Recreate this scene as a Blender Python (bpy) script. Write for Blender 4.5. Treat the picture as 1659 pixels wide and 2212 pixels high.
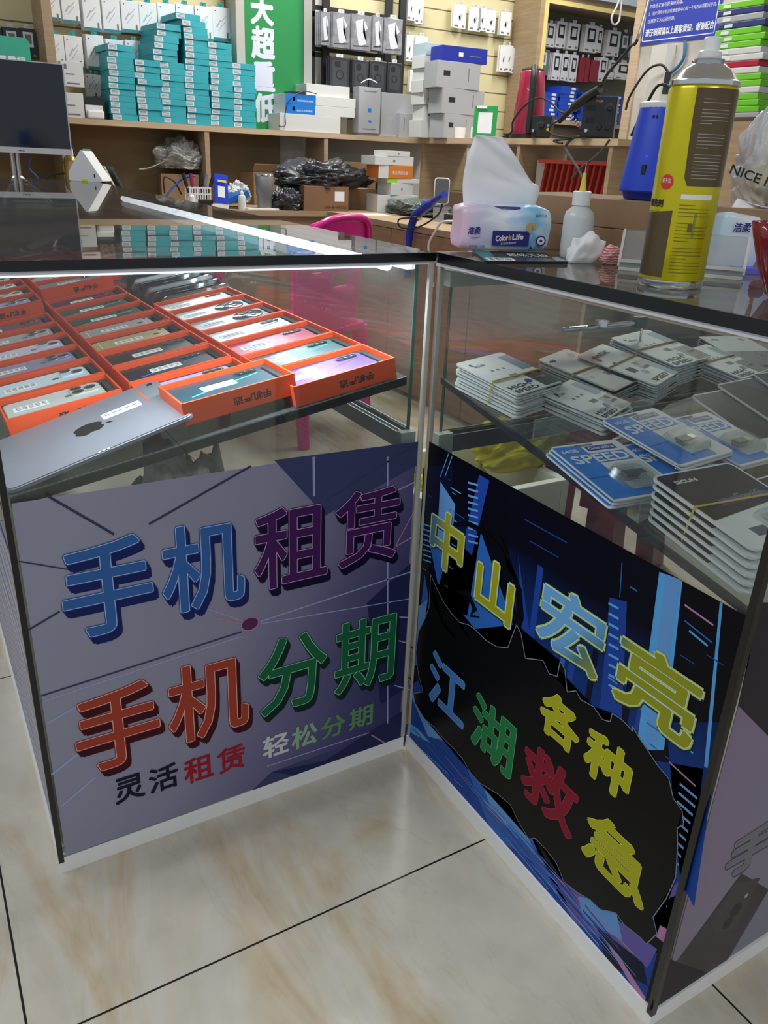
import bpy, bmesh, math, random
from mathutils import Matrix, Vector, Euler
for o in list(bpy.data.objects): bpy.data.objects.remove(o, do_unlink=True)
SC = bpy.context.scene
COL = SC.collection
random.seed(7)
PI = math.pi
# ------------------------------------------------------------ camera
CF, CP, CR, CYW = 1729.55094, 0.40204, 0.04566, 0.54609
CLOC = Vector((-0.65401, -0.98661, 0.99775)); CPX, CPY = 6.65494, -25.62032
_f = Vector((math.sin(CYW)*math.cos(CP), math.cos(CYW)*math.cos(CP), -math.sin(CP)))
_r0 = Vector((math.cos(CYW), -math.sin(CYW), 0)); _u0 = _r0.cross(_f)
_R = math.cos(CR)*_r0 + math.sin(CR)*_u0
_U = -math.sin(CR)*_r0 + math.cos(CR)*_u0
cam = bpy.data.cameras.new('camera'); camo = bpy.data.objects.new('camera', cam); COL.objects.link(camo)
camo.matrix_world = Matrix(((_R.x, _U.x, -_f.x, CLOC.x), (_R.y, _U.y, -_f.y, CLOC.y), (_R.z, _U.z, -_f.z, CLOC.z), (0, 0, 0, 1)))
cam.sensor_fit = 'VERTICAL'; cam.sensor_height = 36.0; cam.lens = CF/2212*36.0
cam.shift_x = -CPX/2212; cam.shift_y = CPY/2212
cam.clip_start = 0.02
SC.camera = camo
# ------------------------------------------------------------ colour management, world, lamps
SC.view_settings.view_transform = 'Standard'; SC.view_settings.look = 'None'
SC.view_settings.gamma = 1; SC.view_settings.use_curve_mapping = False
SC.view_settings.exposure = 0.0
SC.cycles.transparent_max_bounces = 32; SC.cycles.max_bounces = 8
SC.cycles.use_denoising = True
SC.cycles.caustics_reflective = False; SC.cycles.caustics_refractive = False
SC.cycles.sample_clamp_indirect = 4.0
W = bpy.data.worlds.new('world'); SC.world = W; W.use_nodes = True
W.node_tree.nodes['Background'].inputs[0].default_value = (0.80, 0.88, 1.0, 1)
W.node_tree.nodes['Background'].inputs[1].default_value = 0.50
def area(name, loc, sx, sy, power, col=(1, 1, 1), rot=(0, 0, 0)):
    l = bpy.data.lights.new(name, 'AREA'); l.shape = 'RECTANGLE'; l.size = sx; l.size_y = sy; l.energy = power; l.color = col
    o = bpy.data.objects.new(name, l); COL.objects.link(o); o.location = loc; o.rotation_euler = rot; return o
area('ceiling_or_fill_light', (1.3, 2.3, 2.72), 0.3, 2.0, 60, (1.0, 0.99, 0.96))
area('ceiling_or_fill_light', (2.9, 2.0, 2.72), 0.3, 2.0, 44, (1.0, 0.99, 0.96))
area('ceiling_or_fill_light', (-1.9, 0.6, 2.72), 0.3, 2.0, 34, (0.94, 0.97, 1.0))
area('ceiling_or_fill_light', (-0.9, -2.7, 2.60), 2.0, 0.4, 34, (0.96, 0.98, 1.0))  # fill lamp added behind the camera to brighten the upright case faces

# ------------------------------------------------------------ pixel -> world (design aid: where in the room a point seen in the photo lies)
def ray(x, y): return _f*CF + _R*(x-829.5-CPX) - _U*(y-1106-CPY)
def onp(n, c, x, y):
    n = Vector(n); d = ray(x, y); t = (c-n.dot(CLOC))/n.dot(d); return CLOC+d*t
def Zp(z, x, y): return onp((0, 0, 1), z, x, y)
def Yp(v, x, y): return onp((0, 1, 0), v, x, y)
def Xp(v, x, y): return onp((1, 0, 0), v, x, y)
SL = 0.178; Z0 = 0.705
def SAp(h, x, y): return onp((-SL, 0, 1), Z0+h, x, y)
def SBp(h, x, y): return onp((0, -SL, 1), Z0+h, x, y)
def scale_at(P): return CF/((Vector(P)-CLOC).dot(_f))
# ------------------------------------------------------------ materials
def lin(c):
    out = []
    for v in c[:3]:
        v = v/255.0
        out.append(v/12.92 if v <= 0.04045 else ((v+0.055)/1.055)**2.4)
    return (*out, 1.0)
_M = {}
def M(name, col=(200, 200, 200), rough=0.5, metal=0.0, spec=None, emis=0, coat=0, var=0, vscale=20, bump=0, bscale=60, alpha=None):
    if name in _M: return _M[name]
    m = bpy.data.materials.new(name); m.use_nodes = True; nt = m.node_tree; b = nt.nodes['Principled BSDF']
    c = lin(col)
    b.inputs['Base Color'].default_value = c; b.inputs['Roughness'].default_value = rough; b.inputs['Metallic'].default_value = metal
    if spec is not None: b.inputs['Specular IOR Level'].default_value = spec
    if coat: b.inputs['Coat Weight'].default_value = coat; b.inputs['Coat Roughness'].default_value = 0.05
    if emis: b.inputs['Emission Color'].default_value = c; b.inputs['Emission Strength'].default_value = emis
    if alpha is not None: b.inputs['Alpha'].default_value = alpha
    if var or bump:
        tc = nt.nodes.new('ShaderNodeTexCoord'); nz = nt.nodes.new('ShaderNodeTexNoise')
        nt.links.new(tc.outputs['Object'], nz.inputs['Vector'])
    if var:
        nz.inputs['Scale'].default_value = vscale; nz.inputs['Detail'].default_value = 4
        rp = nt.nodes.new('ShaderNodeValToRGB'); nt.links.new(nz.outputs['Fac'], rp.inputs['Fac'])
        rp.color_ramp.elements[0].position = .3; rp.color_ramp.elements[1].position = .7
        rp.color_ramp.elements[0].color = (*[v*(1-var) for v in c[:3]], 1); rp.color_ramp.elements[1].color = (*[min(1, v*(1+var)) for v in c[:3]], 1)
        nt.links.new(rp.outputs['Color'], b.inputs['Base Color'])
    if bump:
        nb = nt.nodes.new('ShaderNodeTexNoise'); nb.inputs['Scale'].default_value = bscale; nt.links.new(tc.outputs['Object'], nb.inputs['Vector'])
        bp = nt.nodes.new('ShaderNodeBump'); bp.inputs['Strength'].default_value = bump; bp.inputs['Distance'].default_value = .01
        nt.links.new(nb.outputs['Fac'], bp.inputs['Height']); nt.links.new(bp.outputs['Normal'], b.inputs['Normal'])
    _M[name] = m; return m
def glassm(name, tint=(0.93, 0.97, 0.95), rough=0.0, r0=0.04, haze=0.0, hazecol=(0.6, 0.6, 0.6)):
    if name in _M: return _M[name]
    m = bpy.data.materials.new(name); m.use_nodes = True; nt = m.node_tree; nt.nodes.clear()
    N = nt.nodes.new; out = N('ShaderNodeOutputMaterial'); tr = N('ShaderNodeBsdfTransparent'); gl = N('ShaderNodeBsdfGlossy')
    tr.inputs[0].default_value = (*tint, 1); gl.inputs['Roughness'].default_value = rough
    lw = N('ShaderNodeLayerWeight'); lw.inputs['Blend'].default_value = .5
    pw = N('ShaderNodeMath'); pw.operation = 'POWER'; pw.inputs[1].default_value = 5; nt.links.new(lw.outputs['Facing'], pw.inputs[0])
    mu = N('ShaderNodeMath'); mu.operation = 'MULTIPLY_ADD'; mu.inputs[1].default_value = 1-r0; mu.inputs[2].default_value = r0; nt.links.new(pw.outputs[0], mu.inputs[0])
    mx = N('ShaderNodeMixShader'); nt.links.new(mu.outputs[0], mx.inputs[0]); nt.links.new(tr.outputs[0], mx.inputs[1]); nt.links.new(gl.outputs[0], mx.inputs[2])
    last = mx
    if haze:
        df = N('ShaderNodeBsdfDiffuse'); df.inputs[0].default_value = (*hazecol, 1); m2 = N('ShaderNodeMixShader'); 
        tc = N('ShaderNodeTexCoord'); nz = N('ShaderNodeTexNoise'); nz.inputs['Scale'].default_value = 9; nz.inputs['Detail'].default_value = 6; nt.links.new(tc.outputs['Object'], nz.inputs['Vector'])
        mm = N('ShaderNodeMath'); mm.operation = 'MULTIPLY'; mm.inputs[1].default_value = haze*2; nt.links.new(nz.outputs['Fac'], mm.inputs[0]); nt.links.new(mm.outputs[0], m2.inputs[0])
        nt.links.new(mx.outputs[0], m2.inputs[1]); nt.links.new(df.outputs[0], m2.inputs[2]); last = m2
    nt.links.new(last.outputs[0], out.inputs[0]); _M[name] = m; return m
def wood(name, c1, c2, rough=.45, scale=(3, 3, 40)):
    if name in _M: return _M[name]
    m = bpy.data.materials.new(name); m.use_nodes = True; nt = m.node_tree; b = nt.nodes['Principled BSDF']; b.inputs['Roughness'].default_value = rough
    tc = nt.nodes.new('ShaderNodeTexCoord'); mp = nt.nodes.new('ShaderNodeMapping'); mp.inputs['Scale'].default_value = scale
    nz = nt.nodes.new('ShaderNodeTexNoise'); nz.inputs['Scale'].default_value = 2; nz.inputs['Detail'].default_value = 6; rp = nt.nodes.new('ShaderNodeValToRGB')
    rp.color_ramp.elements[0].position = .3; rp.color_ramp.elements[1].position = .7; rp.color_ramp.elements[0].color = lin(c1); rp.color_ramp.elements[1].color = lin(c2)
    nt.links.new(tc.outputs['Object'], mp.inputs[0]); nt.links.new(mp.outputs[0], nz.inputs['Vector']); nt.links.new(nz.outputs['Fac'], rp.inputs[0]); nt.links.new(rp.outputs[0], b.inputs['Base Color'])
    _M[name] = m; return m
# ------------------------------------------------------------ mesh helpers
def quadbox(bm, c, s, rot=None, bev=0):
    r = bmesh.ops.create_cube(bm, size=1); vs = r['verts']
    for v in vs: v.co = Vector((v.co.x*s[0], v.co.y*s[1], v.co.z*s[2]))
    if bev:
        es = list({e for v in vs for e in v.link_edges})
        rb = bmesh.ops.bevel(bm, geom=es, offset=bev, segments=2, profile=.6, affect='EDGES')
        vs = list({v for f in rb['faces'] for v in f.verts} | {v for v in vs if v.is_valid})
        done = set(); st = list(vs)
        while st:
            v = st.pop()
            if v in done: continue
            done.add(v)
            for e in v.link_edges: st.append(e.other_vert(v))
        vs = list(done)
    for v in vs:
        if rot is not None: v.co = rot @ v.co
        v.co += Vector(c)
    return vs
def BX(c, s, bev=0, rot=None):
    bm = bmesh.new(); quadbox(bm, c, s, rot, bev); return bm
def BXS(lst, bev=0):
    bm = bmesh.new()
    for c, s in lst: quadbox(bm, c, s, None, bev)
    return bm
def lohi(lo, hi, bev=0):
    return BX([(a+b)/2 for a, b in zip(lo, hi)], [b-a for a, b in zip(lo, hi)], bev)
def lathe(bm, prof, seg=32, c=(0, 0, 0)):
    rings = []
    for r, z in prof:
        if r < 1e-6: rings.append([bm.verts.new((c[0], c[1], c[2]+z))])
        else: rings.append([bm.verts.new((c[0]+r*math.cos(2*PI*i/seg), c[1]+r*math.sin(2*PI*i/seg), c[2]+z)) for i in range(seg)])
    for a, b in zip(rings, rings[1:]):
        if len(a) == 1 and len(b) == 1: continue
        for i in range(seg):
            j = (i+1) % seg
            if len(a) == 1: bm.faces.new((a[0], b[i], b[j]))
            elif len(b) == 1: bm.faces.new((a[i], b[0], a[j]))
            else: bm.faces.new((a[i], b[i], b[j], a[j]))
    return bm
def LATHE(prof, seg=32, c=(0, 0, 0)):
    return lathe(bmesh.new(), prof, seg, c)
def smoothpath(pts, n=8):
    P = [Vector(p) for p in pts]
    if len(P) < 3: return P
    out = []
    for i in range(len(P)-1):
        p0 = P[max(i-1, 0)]; p1 = P[i]; p2 = P[i+1]; p3 = P[min(i+2, len(P)-1)]
        for k in range(n):
            t = k/n; out.append(.5*((2*p1)+(-p0+p2)*t+(2*p0-5*p1+4*p2-p3)*t*t+(-p0+3*p1-3*p2+p3)*t**3))
    out.append(P[-1]); return out
def tube(bm, pts, r, seg=8, smooth=True, closed=False, flat=1.0):
    P = smoothpath(pts) if smooth else [Vector(p) for p in pts]
    n = len(P); rings = []; prev = None
    for i, p in enumerate(P):
        if closed: d = (P[(i+1) % n]-P[i-1])
        else: d = P[min(i+1, n-1)]-P[max(i-1, 0)]
        d = d.normalized() if d.length > 1e-9 else Vector((0, 0, 1))
        if prev is None:
            a = d.cross(Vector((0, 0, 1)));
            if a.length < .1: a = d.cross(Vector((1, 0, 0)))
        else:
            a = prev-d*prev.dot(d)
            if a.length < 1e-6: a = d.cross(Vector((0, 0, 1)))
        a.normalize(); prev = a; b = d.cross(a)
        rr = r[i] if isinstance(r, list) else r
        rings.append([bm.verts.new(p+a*rr*math.cos(2*PI*k/seg)+b*rr*flat*math.sin(2*PI*k/seg)) for k in range(seg)])
    m = len(rings)
    for i in range(m if closed else m-1):
        A = rings[i]; B = rings[(i+1) % m]
        for k in range(seg): bm.faces.new((A[k], A[(k+1) % seg], B[(k+1) % seg], B[k]))
    if not closed:
        bm.faces.new(rings[0][::-1]); bm.faces.new(rings[-1])
    return bm
def TUBE(pts, r, seg=8, smooth=True, closed=False, flat=1.0): return tube(bmesh.new(), pts, r, seg, smooth, closed, flat)
def prism(bm, pts2, z0, z1, f=None):
    """outline in 2-D extruded between z0 and z1; f maps local xyz"""
    f = f or (lambda x, y, z: (x, y, z))
    a = [bm.verts.new(f(x, y, z0)) for x, y in pts2]; b = [bm.verts.new(f(x, y, z1)) for x, y in pts2]
    n = len(pts2)
    for i in range(n): bm.faces.new((a[i], a[(i+1) % n], b[(i+1) % n], b[i]))
    bm.faces.new(a[::-1]); bm.faces.new(b); return bm
def PRISM(pts2, z0, z1, f=None):
    bm = prism(bmesh.new(), pts2, z0, z1, f); bmesh.ops.recalc_face_normals(bm, faces=bm.faces); return bm
def rrect(w, h, r, n=5, cx=0, cy=0):
    out = []
    for (sx, sy, a0) in ((1, 1, 0), (-1, 1, 90), (-1, -1, 180), (1, -1, 270)):
        for k in range(n+1):
            a = math.radians(a0+90*k/n); out.append((cx+sx*(w/2-r)+r*math.cos(a), cy+sy*(h/2-r)+r*math.sin(a)))
    return out
def OBJ(name, bm, mat, parent=None, smooth=False, loc=None):
    me = bpy.data.meshes.new(name)
    bmesh.ops.recalc_face_normals(bm, faces=bm.faces)
    bm.to_mesh(me); bm.free()
    for m in (mat if isinstance(mat, (list, tuple)) else [mat]): me.materials.append(m)
    if smooth:
        for p in me.polygons: p.use_smooth = True
        if smooth != 'all':
            try: me.set_sharp_from_angle(angle=math.radians(38))
            except Exception: pass
    o = bpy.data.objects.new(name, me); COL.objects.link(o)
    if parent is not None: o.parent = parent
    if loc is not None: o.location = loc
    return o
def tag(o, label, cat, group=None, kind=None):
    o['label'] = label; o['category'] = cat
    if group: o['group'] = group
    if kind: o['kind'] = kind
    return o
def struct(o, kind='structure'): o['kind'] = kind; return o
def EMP(name, loc, label, cat, group=None, rz=0, mat=None):
    o = bpy.data.objects.new(name, None); COL.objects.link(o); o.empty_display_size = .02
    if mat is not None: o.matrix_world = mat
    else: o.location = loc; o.rotation_euler = (0, 0, rz)
    return tag(o, label, cat, group)
def recenter(o):
    """put a mesh object's origin at the base centre of its own mesh"""
    vs = [v.co.copy() for v in o.data.vertices]
    lo = Vector([min(v[i] for v in vs) for i in range(3)]); hi = Vector([max(v[i] for v in vs) for i in range(3)])
    c = Vector(((lo.x+hi.x)/2, (lo.y+hi.y)/2, lo.z))
    for v in o.data.vertices: v.co -= c
    o.location = o.location + c
    return o
def DUP(o, loc=None, rz=None, label=None, group=None, mw=None):
    c = o.copy(); COL.objects.link(c)
    if mw is not None: c.matrix_world = mw
    if loc is not None: c.location = loc
    if rz is not None: c.rotation_euler = (c.rotation_euler[0], c.rotation_euler[1], rz)
    if label: c['label'] = label
    if group: c['group'] = group
    def rec(a, b):
        for ch in list(a.children):
            d = ch.copy(); COL.objects.link(d); d.parent = b; rec(ch, d)
    rec(o, c); return c
ORD = ['first', 'second', 'third', 'fourth', 'fifth', 'sixth', 'seventh', 'eighth', 'ninth', 'tenth', 'eleventh', 'twelfth', 'thirteenth', 'fourteenth', 'fifteenth', 'sixteenth', 'seventeenth', 'eighteenth', 'nineteenth', 'twentieth']
def fromto(i, n, a, b):
    """wording of the i-th of n counted from end a to end b"""
    if n == 1: return 'only one'
    if i == 0: return a+'most' if a in ('left', 'right', 'top', 'bottom') else 'nearest'
    if i == n-1: return b+'most' if b in ('left', 'right', 'top', 'bottom') else 'farthest'
    return ORD[i]+' from the '+a
# ------------------------------------------------------------ lettering
_T = {}
def textmesh(body, off=0.0, shear=0.0):
    k = (body, off, shear)
    if k in _T: return _T[k]
    c = bpy.data.curves.new('lettering', 'FONT'); c.body = body; c.offset = off; c.shear = shear; c.resolution_u = 3
    o = bpy.data.objects.new('lettering', c); COL.objects.link(o); bpy.context.view_layer.update()
    me = o.evaluated_get(bpy.context.evaluated_depsgraph_get()).to_mesh()
    vs = [v.co.copy() for v in me.vertices]; fs = [tuple(p.vertices) for p in me.polygons]
    bpy.data.objects.remove(o, do_unlink=True); bpy.data.curves.remove(c)
    _T[k] = (vs, fs); return _T[k]
def addtext(bm, body, x0, x1, y0, y1, f, rad=0.0, mi=0, shear=0.0, dx=0, dy=0, lift=0, nd=8, frad=0.0):
    """text fitted into a rectangle of the surface; f(x, y, lift) -> 3-D; rad thickens the strokes by that many metres"""
    vs, fs = textmesh(body, 0.0, shear)
    if not vs: return
    a0 = min(v.x for v in vs); a1 = max(v.x for v in vs); b0 = min(v.y for v in vs); b1 = max(v.y for v in vs)
    if a1-a0 < 1e-6 or b1-b0 < 1e-6: return
    sh = [(0, 0)] if rad <= 0 else [(rad*math.cos(2*PI*(k+.5)/nd), rad*math.sin(2*PI*(k+.5)/nd)) for k in range(nd)]
    for si, (sx, sy) in enumerate(sh):
        lf = lift+si*1.1e-5
        V = [bm.verts.new(f(x0+frad+(v.x-a0)/(a1-a0)*(x1-x0-2*frad)+dx+sx, y0+frad+(v.y-b0)/(b1-b0)*(y1-y0-2*frad)+dy+sy, lf)) for v in vs]
        for q in fs:
            try: fc = bm.faces.new([V[i] for i in q]); fc.material_index = mi
            except Exception: pass
def TXT(name, body, x0, x1, y0, y1, f, mat, parent, rad=0.0, shear=0.0, lift=0.0):
    bm = bmesh.new(); addtext(bm, body, x0, x1, y0, y1, f, rad, 0, shear, 0, 0, lift, 6, rad)
    me = bpy.data.meshes.new(name); bm.to_mesh(me); bm.free(); me.materials.append(mat)
    o = bpy.data.objects.new(name, me); COL.objects.link(o); o.parent = parent; return o
def FLAT(name, polys, f, mats, parent, lift=0.0):
    """flat printed shapes: polys = [(points2d, material index, lift)]"""
    bm = bmesh.new()
    for i, q in enumerate(polys):
        pts, mi = q[0], q[1]; lf = q[2] if len(q) > 2 else lift
        try:
            fc = bm.faces.new([bm.verts.new(f(x, y, lf)) for x, y in pts]); fc.material_index = mi
        except Exception: pass
    bmesh.ops.triangulate(bm, faces=[fc for fc in bm.faces if len(fc.verts) > 4])
    me = bpy.data.meshes.new(name); bm.to_mesh(me); bm.free()
    for m in mats: me.materials.append(m)
    o = bpy.data.objects.new(name, me); COL.objects.link(o); o.parent = parent; return o
def rc(x0, x1, y0, y1): return [(x0, y0), (x1, y0), (x1, y1), (x0, y1)]
def disc(cx, cy, r, n=20, ry=None): return [(cx+r*math.cos(2*PI*i/n), cy+(ry or r)*math.sin(2*PI*i/n)) for i in range(n)]
# shared materials
m_white = M('white plastic', (228, 228, 226), .35)
m_black = M('black trim', (9, 10, 11), .2)
m_dark = M('dark plastic', (26, 27, 29), .45)
m_grey = M('grey plastic', (120, 122, 124), .5)
m_alu = M('brushed aluminium', (190, 194, 198), .35, .9)
m_chrome = M('chrome', (220, 222, 225), .12, 1)
m_paper = M('white paper', (226, 228, 230), .6)
m_print = M('black print', (22, 22, 26), .6)
m_graypr = M('grey print', (110, 112, 116), .6)
m_card = M('corrugated cardboard', (146, 116, 88), .85, var=.08, vscale=15)
m_wood = wood('light beech board', (152, 130, 102), (170, 148, 118))
m_woodedge = wood('beech edging', (180, 156, 126), (197, 173, 143))
m_glass = glassm('clear pane', (0.95, 0.975, 0.965), haze=.012)
m_topglass = glassm('counter top glass', (0.80, 0.82, 0.80), haze=.04, hazecol=(.35, .35, .34))
m_green_edge = M('green glass edge', (40, 90, 78), .15)
# ============================================================ the room
def floormat():
    m = bpy.data.materials.new('polished marble tile'); m.use_nodes = True; nt = m.node_tree; b = nt.nodes['Principled BSDF']; N = nt.nodes.new; L = nt.links.new
    tc = N('ShaderNodeTexCoord')
    n1 = N('ShaderNodeTexNoise'); n1.inputs['Scale'].default_value = 1.6; n1.inputs['Detail'].default_value = 8; n1.inputs['Roughness'].default_value = .6; n1.inputs['Distortion'].default_value = .8
    mp = N('ShaderNodeMapping'); mp.inputs['Rotation'].default_value = (0, 0, .9); mp.inputs['Scale'].default_value = (3.2, .9, 1); L(tc.outputs['Object'], mp.inputs[0]); L(mp.outputs[0], n1.inputs['Vector'])
    r1 = N('ShaderNodeValToRGB'); L(n1.outputs['Fac'], r1.inputs[0])
    e = r1.color_ramp.elements; e[0].position = .30; e[0].color = lin((172, 148, 118)); e[1].position = .62; e[1].color = lin((194, 189, 176))
    for p, c in ((.42, (190, 175, 150)), (.50, (197, 191, 178)), (.56, (194, 185, 170)), (.75, (201, 197, 188))):
        x = e.new(p); x.color = lin(c)
    # thin veins
    n2 = N('ShaderNodeTexNoise'); n2.inputs['Scale'].default_value = 2.4; n2.inputs['Detail'].default_value = 5; n2.inputs['Distortion'].default_value = 1.5; L(mp.outputs[0], n2.inputs['Vector'])
    r2 = N('ShaderNodeValToRGB'); L(n2.outputs['Fac'], r2.inputs[0]); e = r2.color_ramp.elements; e[0].position = .47; e[0].color = (0, 0, 0, 1); e[1].position = .515; e[1].color = (0, 0, 0, 1); x = e.new(.49); x.color = (.14, .14, .14, 1)
    m1 = N('ShaderNodeMix'); m1.data_type = 'RGBA'; L(r2.outputs[0], m1.inputs[0]); L(r1.outputs[0], m1.inputs[6]); m1.inputs[7].default_value = lin((150, 138, 112))
    # fine mottling
    n3 = N('ShaderNodeTexNoise'); n3.inputs['Scale'].default_value = 14; n3.inputs['Detail'].default_value = 6; L(tc.outputs['Object'], n3.inputs['Vector'])
    r3 = N('ShaderNodeValToRGB'); L(n3.outputs['Fac'], r3.inputs[0]); e = r3.color_ramp.elements; e[0].position = .35; e[0].color = (.88, .88, .88, 1); e[1].position = .65; e[1].color = (1, 1, 1, 1)
    m2 = N('ShaderNodeMix'); m2.data_type = 'RGBA'; m2.blend_type = 'MULTIPLY'; m2.inputs[0].default_value = 1; L(m1.outputs[2], m2.inputs[6]); L(r3.outputs[0], m2.inputs[7])
    # joints
    sx = N('ShaderNodeSeparateXYZ'); L(tc.outputs['Object'], sx.inputs[0]); gs = []
    for ax, off in ((0, -.672), (1, -.249)):
        a = N('ShaderNodeMath'); a.operation = 'SUBTRACT'; L(sx.outputs[ax], a.inputs[0]); a.inputs[1].default_value = off-.4
        d = N('ShaderNodeMath'); d.operation = 'DIVIDE'; L(a.outputs[0], d.inputs[0]); d.inputs[1].default_value = .8
        f = N('ShaderNodeMath'); f.operation = 'FRACT'; L(d.outputs[0], f.inputs[0])
        s = N('ShaderNodeMath'); s.operation = 'SUBTRACT'; L(f.outputs[0], s.inputs[0]); s.inputs[1].default_value = .5
        ab = N('ShaderNodeMath'); ab.operation = 'ABSOLUTE'; L(s.outputs[0], ab.inputs[0])
        lt = N('ShaderNodeMath'); lt.operation = 'LESS_THAN'; L(ab.outputs[0], lt.inputs[0]); lt.inputs[1].default_value = .0019; gs.append(lt)
    mxx = N('ShaderNodeMath'); mxx.operation = 'MAXIMUM'; L(gs[0].outputs[0], mxx.inputs[0]); L(gs[1].outputs[0], mxx.inputs[1])
    m3 = N('ShaderNodeMix'); m3.data_type = 'RGBA'; L(mxx.outputs[0], m3.inputs[0]); L(m2.outputs[2], m3.inputs[6]); m3.inputs[7].default_value = (.012, .012, .012, 1)
    L(m3.outputs[2], b.inputs['Base Color']); b.inputs['Roughness'].default_value = .22; b.inputs['Specular IOR Level'].default_value = .35
    return m
struct(OBJ('floor', lohi((-3, -3, -.05), (4.6, 4.6, 0)), floormat()))
m_ceil = M('ceiling paint', (225, 225, 222), .8); m_wallp = M('white wall paint', (205, 203, 196), .8, var=.05, vscale=3)
struct(OBJ('ceiling', lohi((-3, -3, 2.75), (4.6, 4.6, 2.8)), m_ceil))
struct(OBJ('wall_back', lohi((-3, 3.52, 0), (4.6, 3.62, 2.75)), m_wallp))
m_rough = M('patched plaster', (196, 192, 184), .9, var=.12, vscale=6, bump=.3, bscale=25)
struct(OBJ('wall_right', lohi((3.0, -3, 0), (3.12, 2.60, 2.75)), m_rough))
struct(OBJ('trim_3', lohi((2.985, 2.60, 0), (3.13, 2.66, 2.75)), wood('pale timber', (186, 160, 132), (206, 184, 160))))
struct(OBJ('wall_side', lohi((4.3, 2.66, 0), (4.4, 3.52, 2.75)), m_wallp))
# slatwall panelling on the back wall
def slatmat():
    m = bpy.data.materials.new('cream slatwall'); m.use_nodes = True; nt = m.node_tree; b = nt.nodes['Principled BSDF']; N = nt.nodes.new; L = nt.links.new
    tc = N('ShaderNodeTexCoord'); s = N('ShaderNodeSeparateXYZ'); L(tc.outputs['Object'], s.inputs[0])
    d = N('ShaderNodeMath'); d.operation = 'DIVIDE'; L(s.outputs[2], d.inputs[0]); d.inputs[1].default_value = .1
    f = N('ShaderNodeMath'); f.operation = 'FRACT'; L(d.outputs[0], f.inputs[0])
    lt = N('ShaderNodeMath'); lt.operation = 'LESS_THAN'; L(f.outputs[0], lt.inputs[0]); lt.inputs[1].default_value = .07
    mx = N('ShaderNodeMix'); mx.data_type = 'RGBA'; L(lt.outputs[0], mx.inputs[0]); mx.inputs[6].default_value = lin((214, 204, 160)); mx.inputs[7].default_value = lin((110, 98, 66))
    L(mx.outputs[2], b.inputs['Base Color']); b.inputs['Roughness'].default_value = .5; return m
m_slat = slatmat()
struct(OBJ('trim_1', lohi((-.6, 3.505, 1.1), (.98, 3.52, 2.4)), m_slat))
struct(OBJ('trim_2', lohi((1.56, 3.505, 1.1), (2.97, 3.52, 2.4)), m_slat))

# ============================================================ display case on the left (runs away along y)
H = .88
LA = .5904
def band(bm, lo, hi): quadbox(bm, [(a+b)/2 for a, b in zip(lo, hi)], [b-a for a, b in zip(lo, hi)])
caseA = EMP('display_case', (0, 0, 0), 'glass display case on the left full of orange phone boxes above a grey rental poster', 'display case', 'glass display cases of the counter')
YA = 2.34
def frameA():
    bm = bmesh.new()
    band(bm, (-LA-.004, -.004, 0), (.002, .018, .028)); band(bm, (-LA-.004, .018, 0), (-LA+.018, YA, .028)); band(bm, (-.018, .018, 0), (.002, YA, .028)); band(bm, (-LA+.018, YA-.02, 0), (-.018, YA, .028))
    return bm
OBJ('base_frame', frameA(), m_white, caseA)
OBJ('bottom_board', lohi((-LA+.004, .006, .028), (-.006, YA-.004, .04)), M('case bottom board', (190, 186, 176), .6), caseA)
OBJ('top_glass', lohi((-LA-.004, -.006, .872), (.004, YA, .880)), m_topglass, caseA)
bm = bmesh.new(); band(bm, (-LA-.0045, -.0075, .868), (.0045, -.006, .8795)); band(bm, (-LA-.0055, -.0075, .868), (-LA-.004, YA, .8795))
OBJ('edge_band', bm, m_black, caseA)
bm = bmesh.new(); band(bm, (-LA+.002, -.004, .8635), (-.002, .006, .8678))
OBJ('top_channel', bm, M('white light rail', (214, 216, 222), .35), caseA)
OBJ('end_pane', lohi((-LA+.002, -.003, .028), (-.006, .000, .8635)), m_glass, caseA)
OBJ('side_pane', lohi((-LA, .010, .028), (-LA+.003, YA-.01, .868)), m_glass, caseA)
m_slide = glassm('sliding door glass', (.93, .96, .95), r0=.10, haze=.03)
for y0, y1, x in ((.020, 1.02, -.012), (.98, YA-.02, -.022)):
    p = OBJ('sliding_door', lohi((x, y0, .612), (x+.004, y1, .86)), m_slide, caseA)
    OBJ('door_edge', lohi((x-.0006, y0-.001, .612), (x+.0046, y0+.001, .86)), m_green_edge, p)
for y0, y1, x in ((.020, 1.2, -.012), (1.16, YA-.02, -.022)):
    OBJ('lower_sliding_door', lohi((x, y0, .05), (x+.004, y1, .585)), m_slide, caseA)
bm = bmesh.new()
band(bm, (-.030, .022, .585), (.0, YA-.01, .590)); band(bm, (-.030, .022, .590), (-.028, YA-.01, .610)); band(bm, (-.014, .022, .590), (-.012, YA-.01, .606)); band(bm, (-.002, .022, .590), (0, YA-.01, .610))
OBJ('door_track', bm, m_alu, caseA)
OBJ('corner_bracket', BXS([((-.018, .012, .597), (.026, .014, .03))]), M('grey bracket', (150, 158, 152), .5), caseA)
OBJ('corner_trim', lohi((-LA-.0045, -.0045, .02), (-LA+.003, .003, .868)), m_black, caseA)
bm = bmesh.new(); quadbox(bm, (-.001, -.003, .45), (.008, .007, .84), None, .002)
OBJ('corner_post', bm, M('milky corner strip', (176, 174, 166), .35), caseA, smooth=True)
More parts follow.
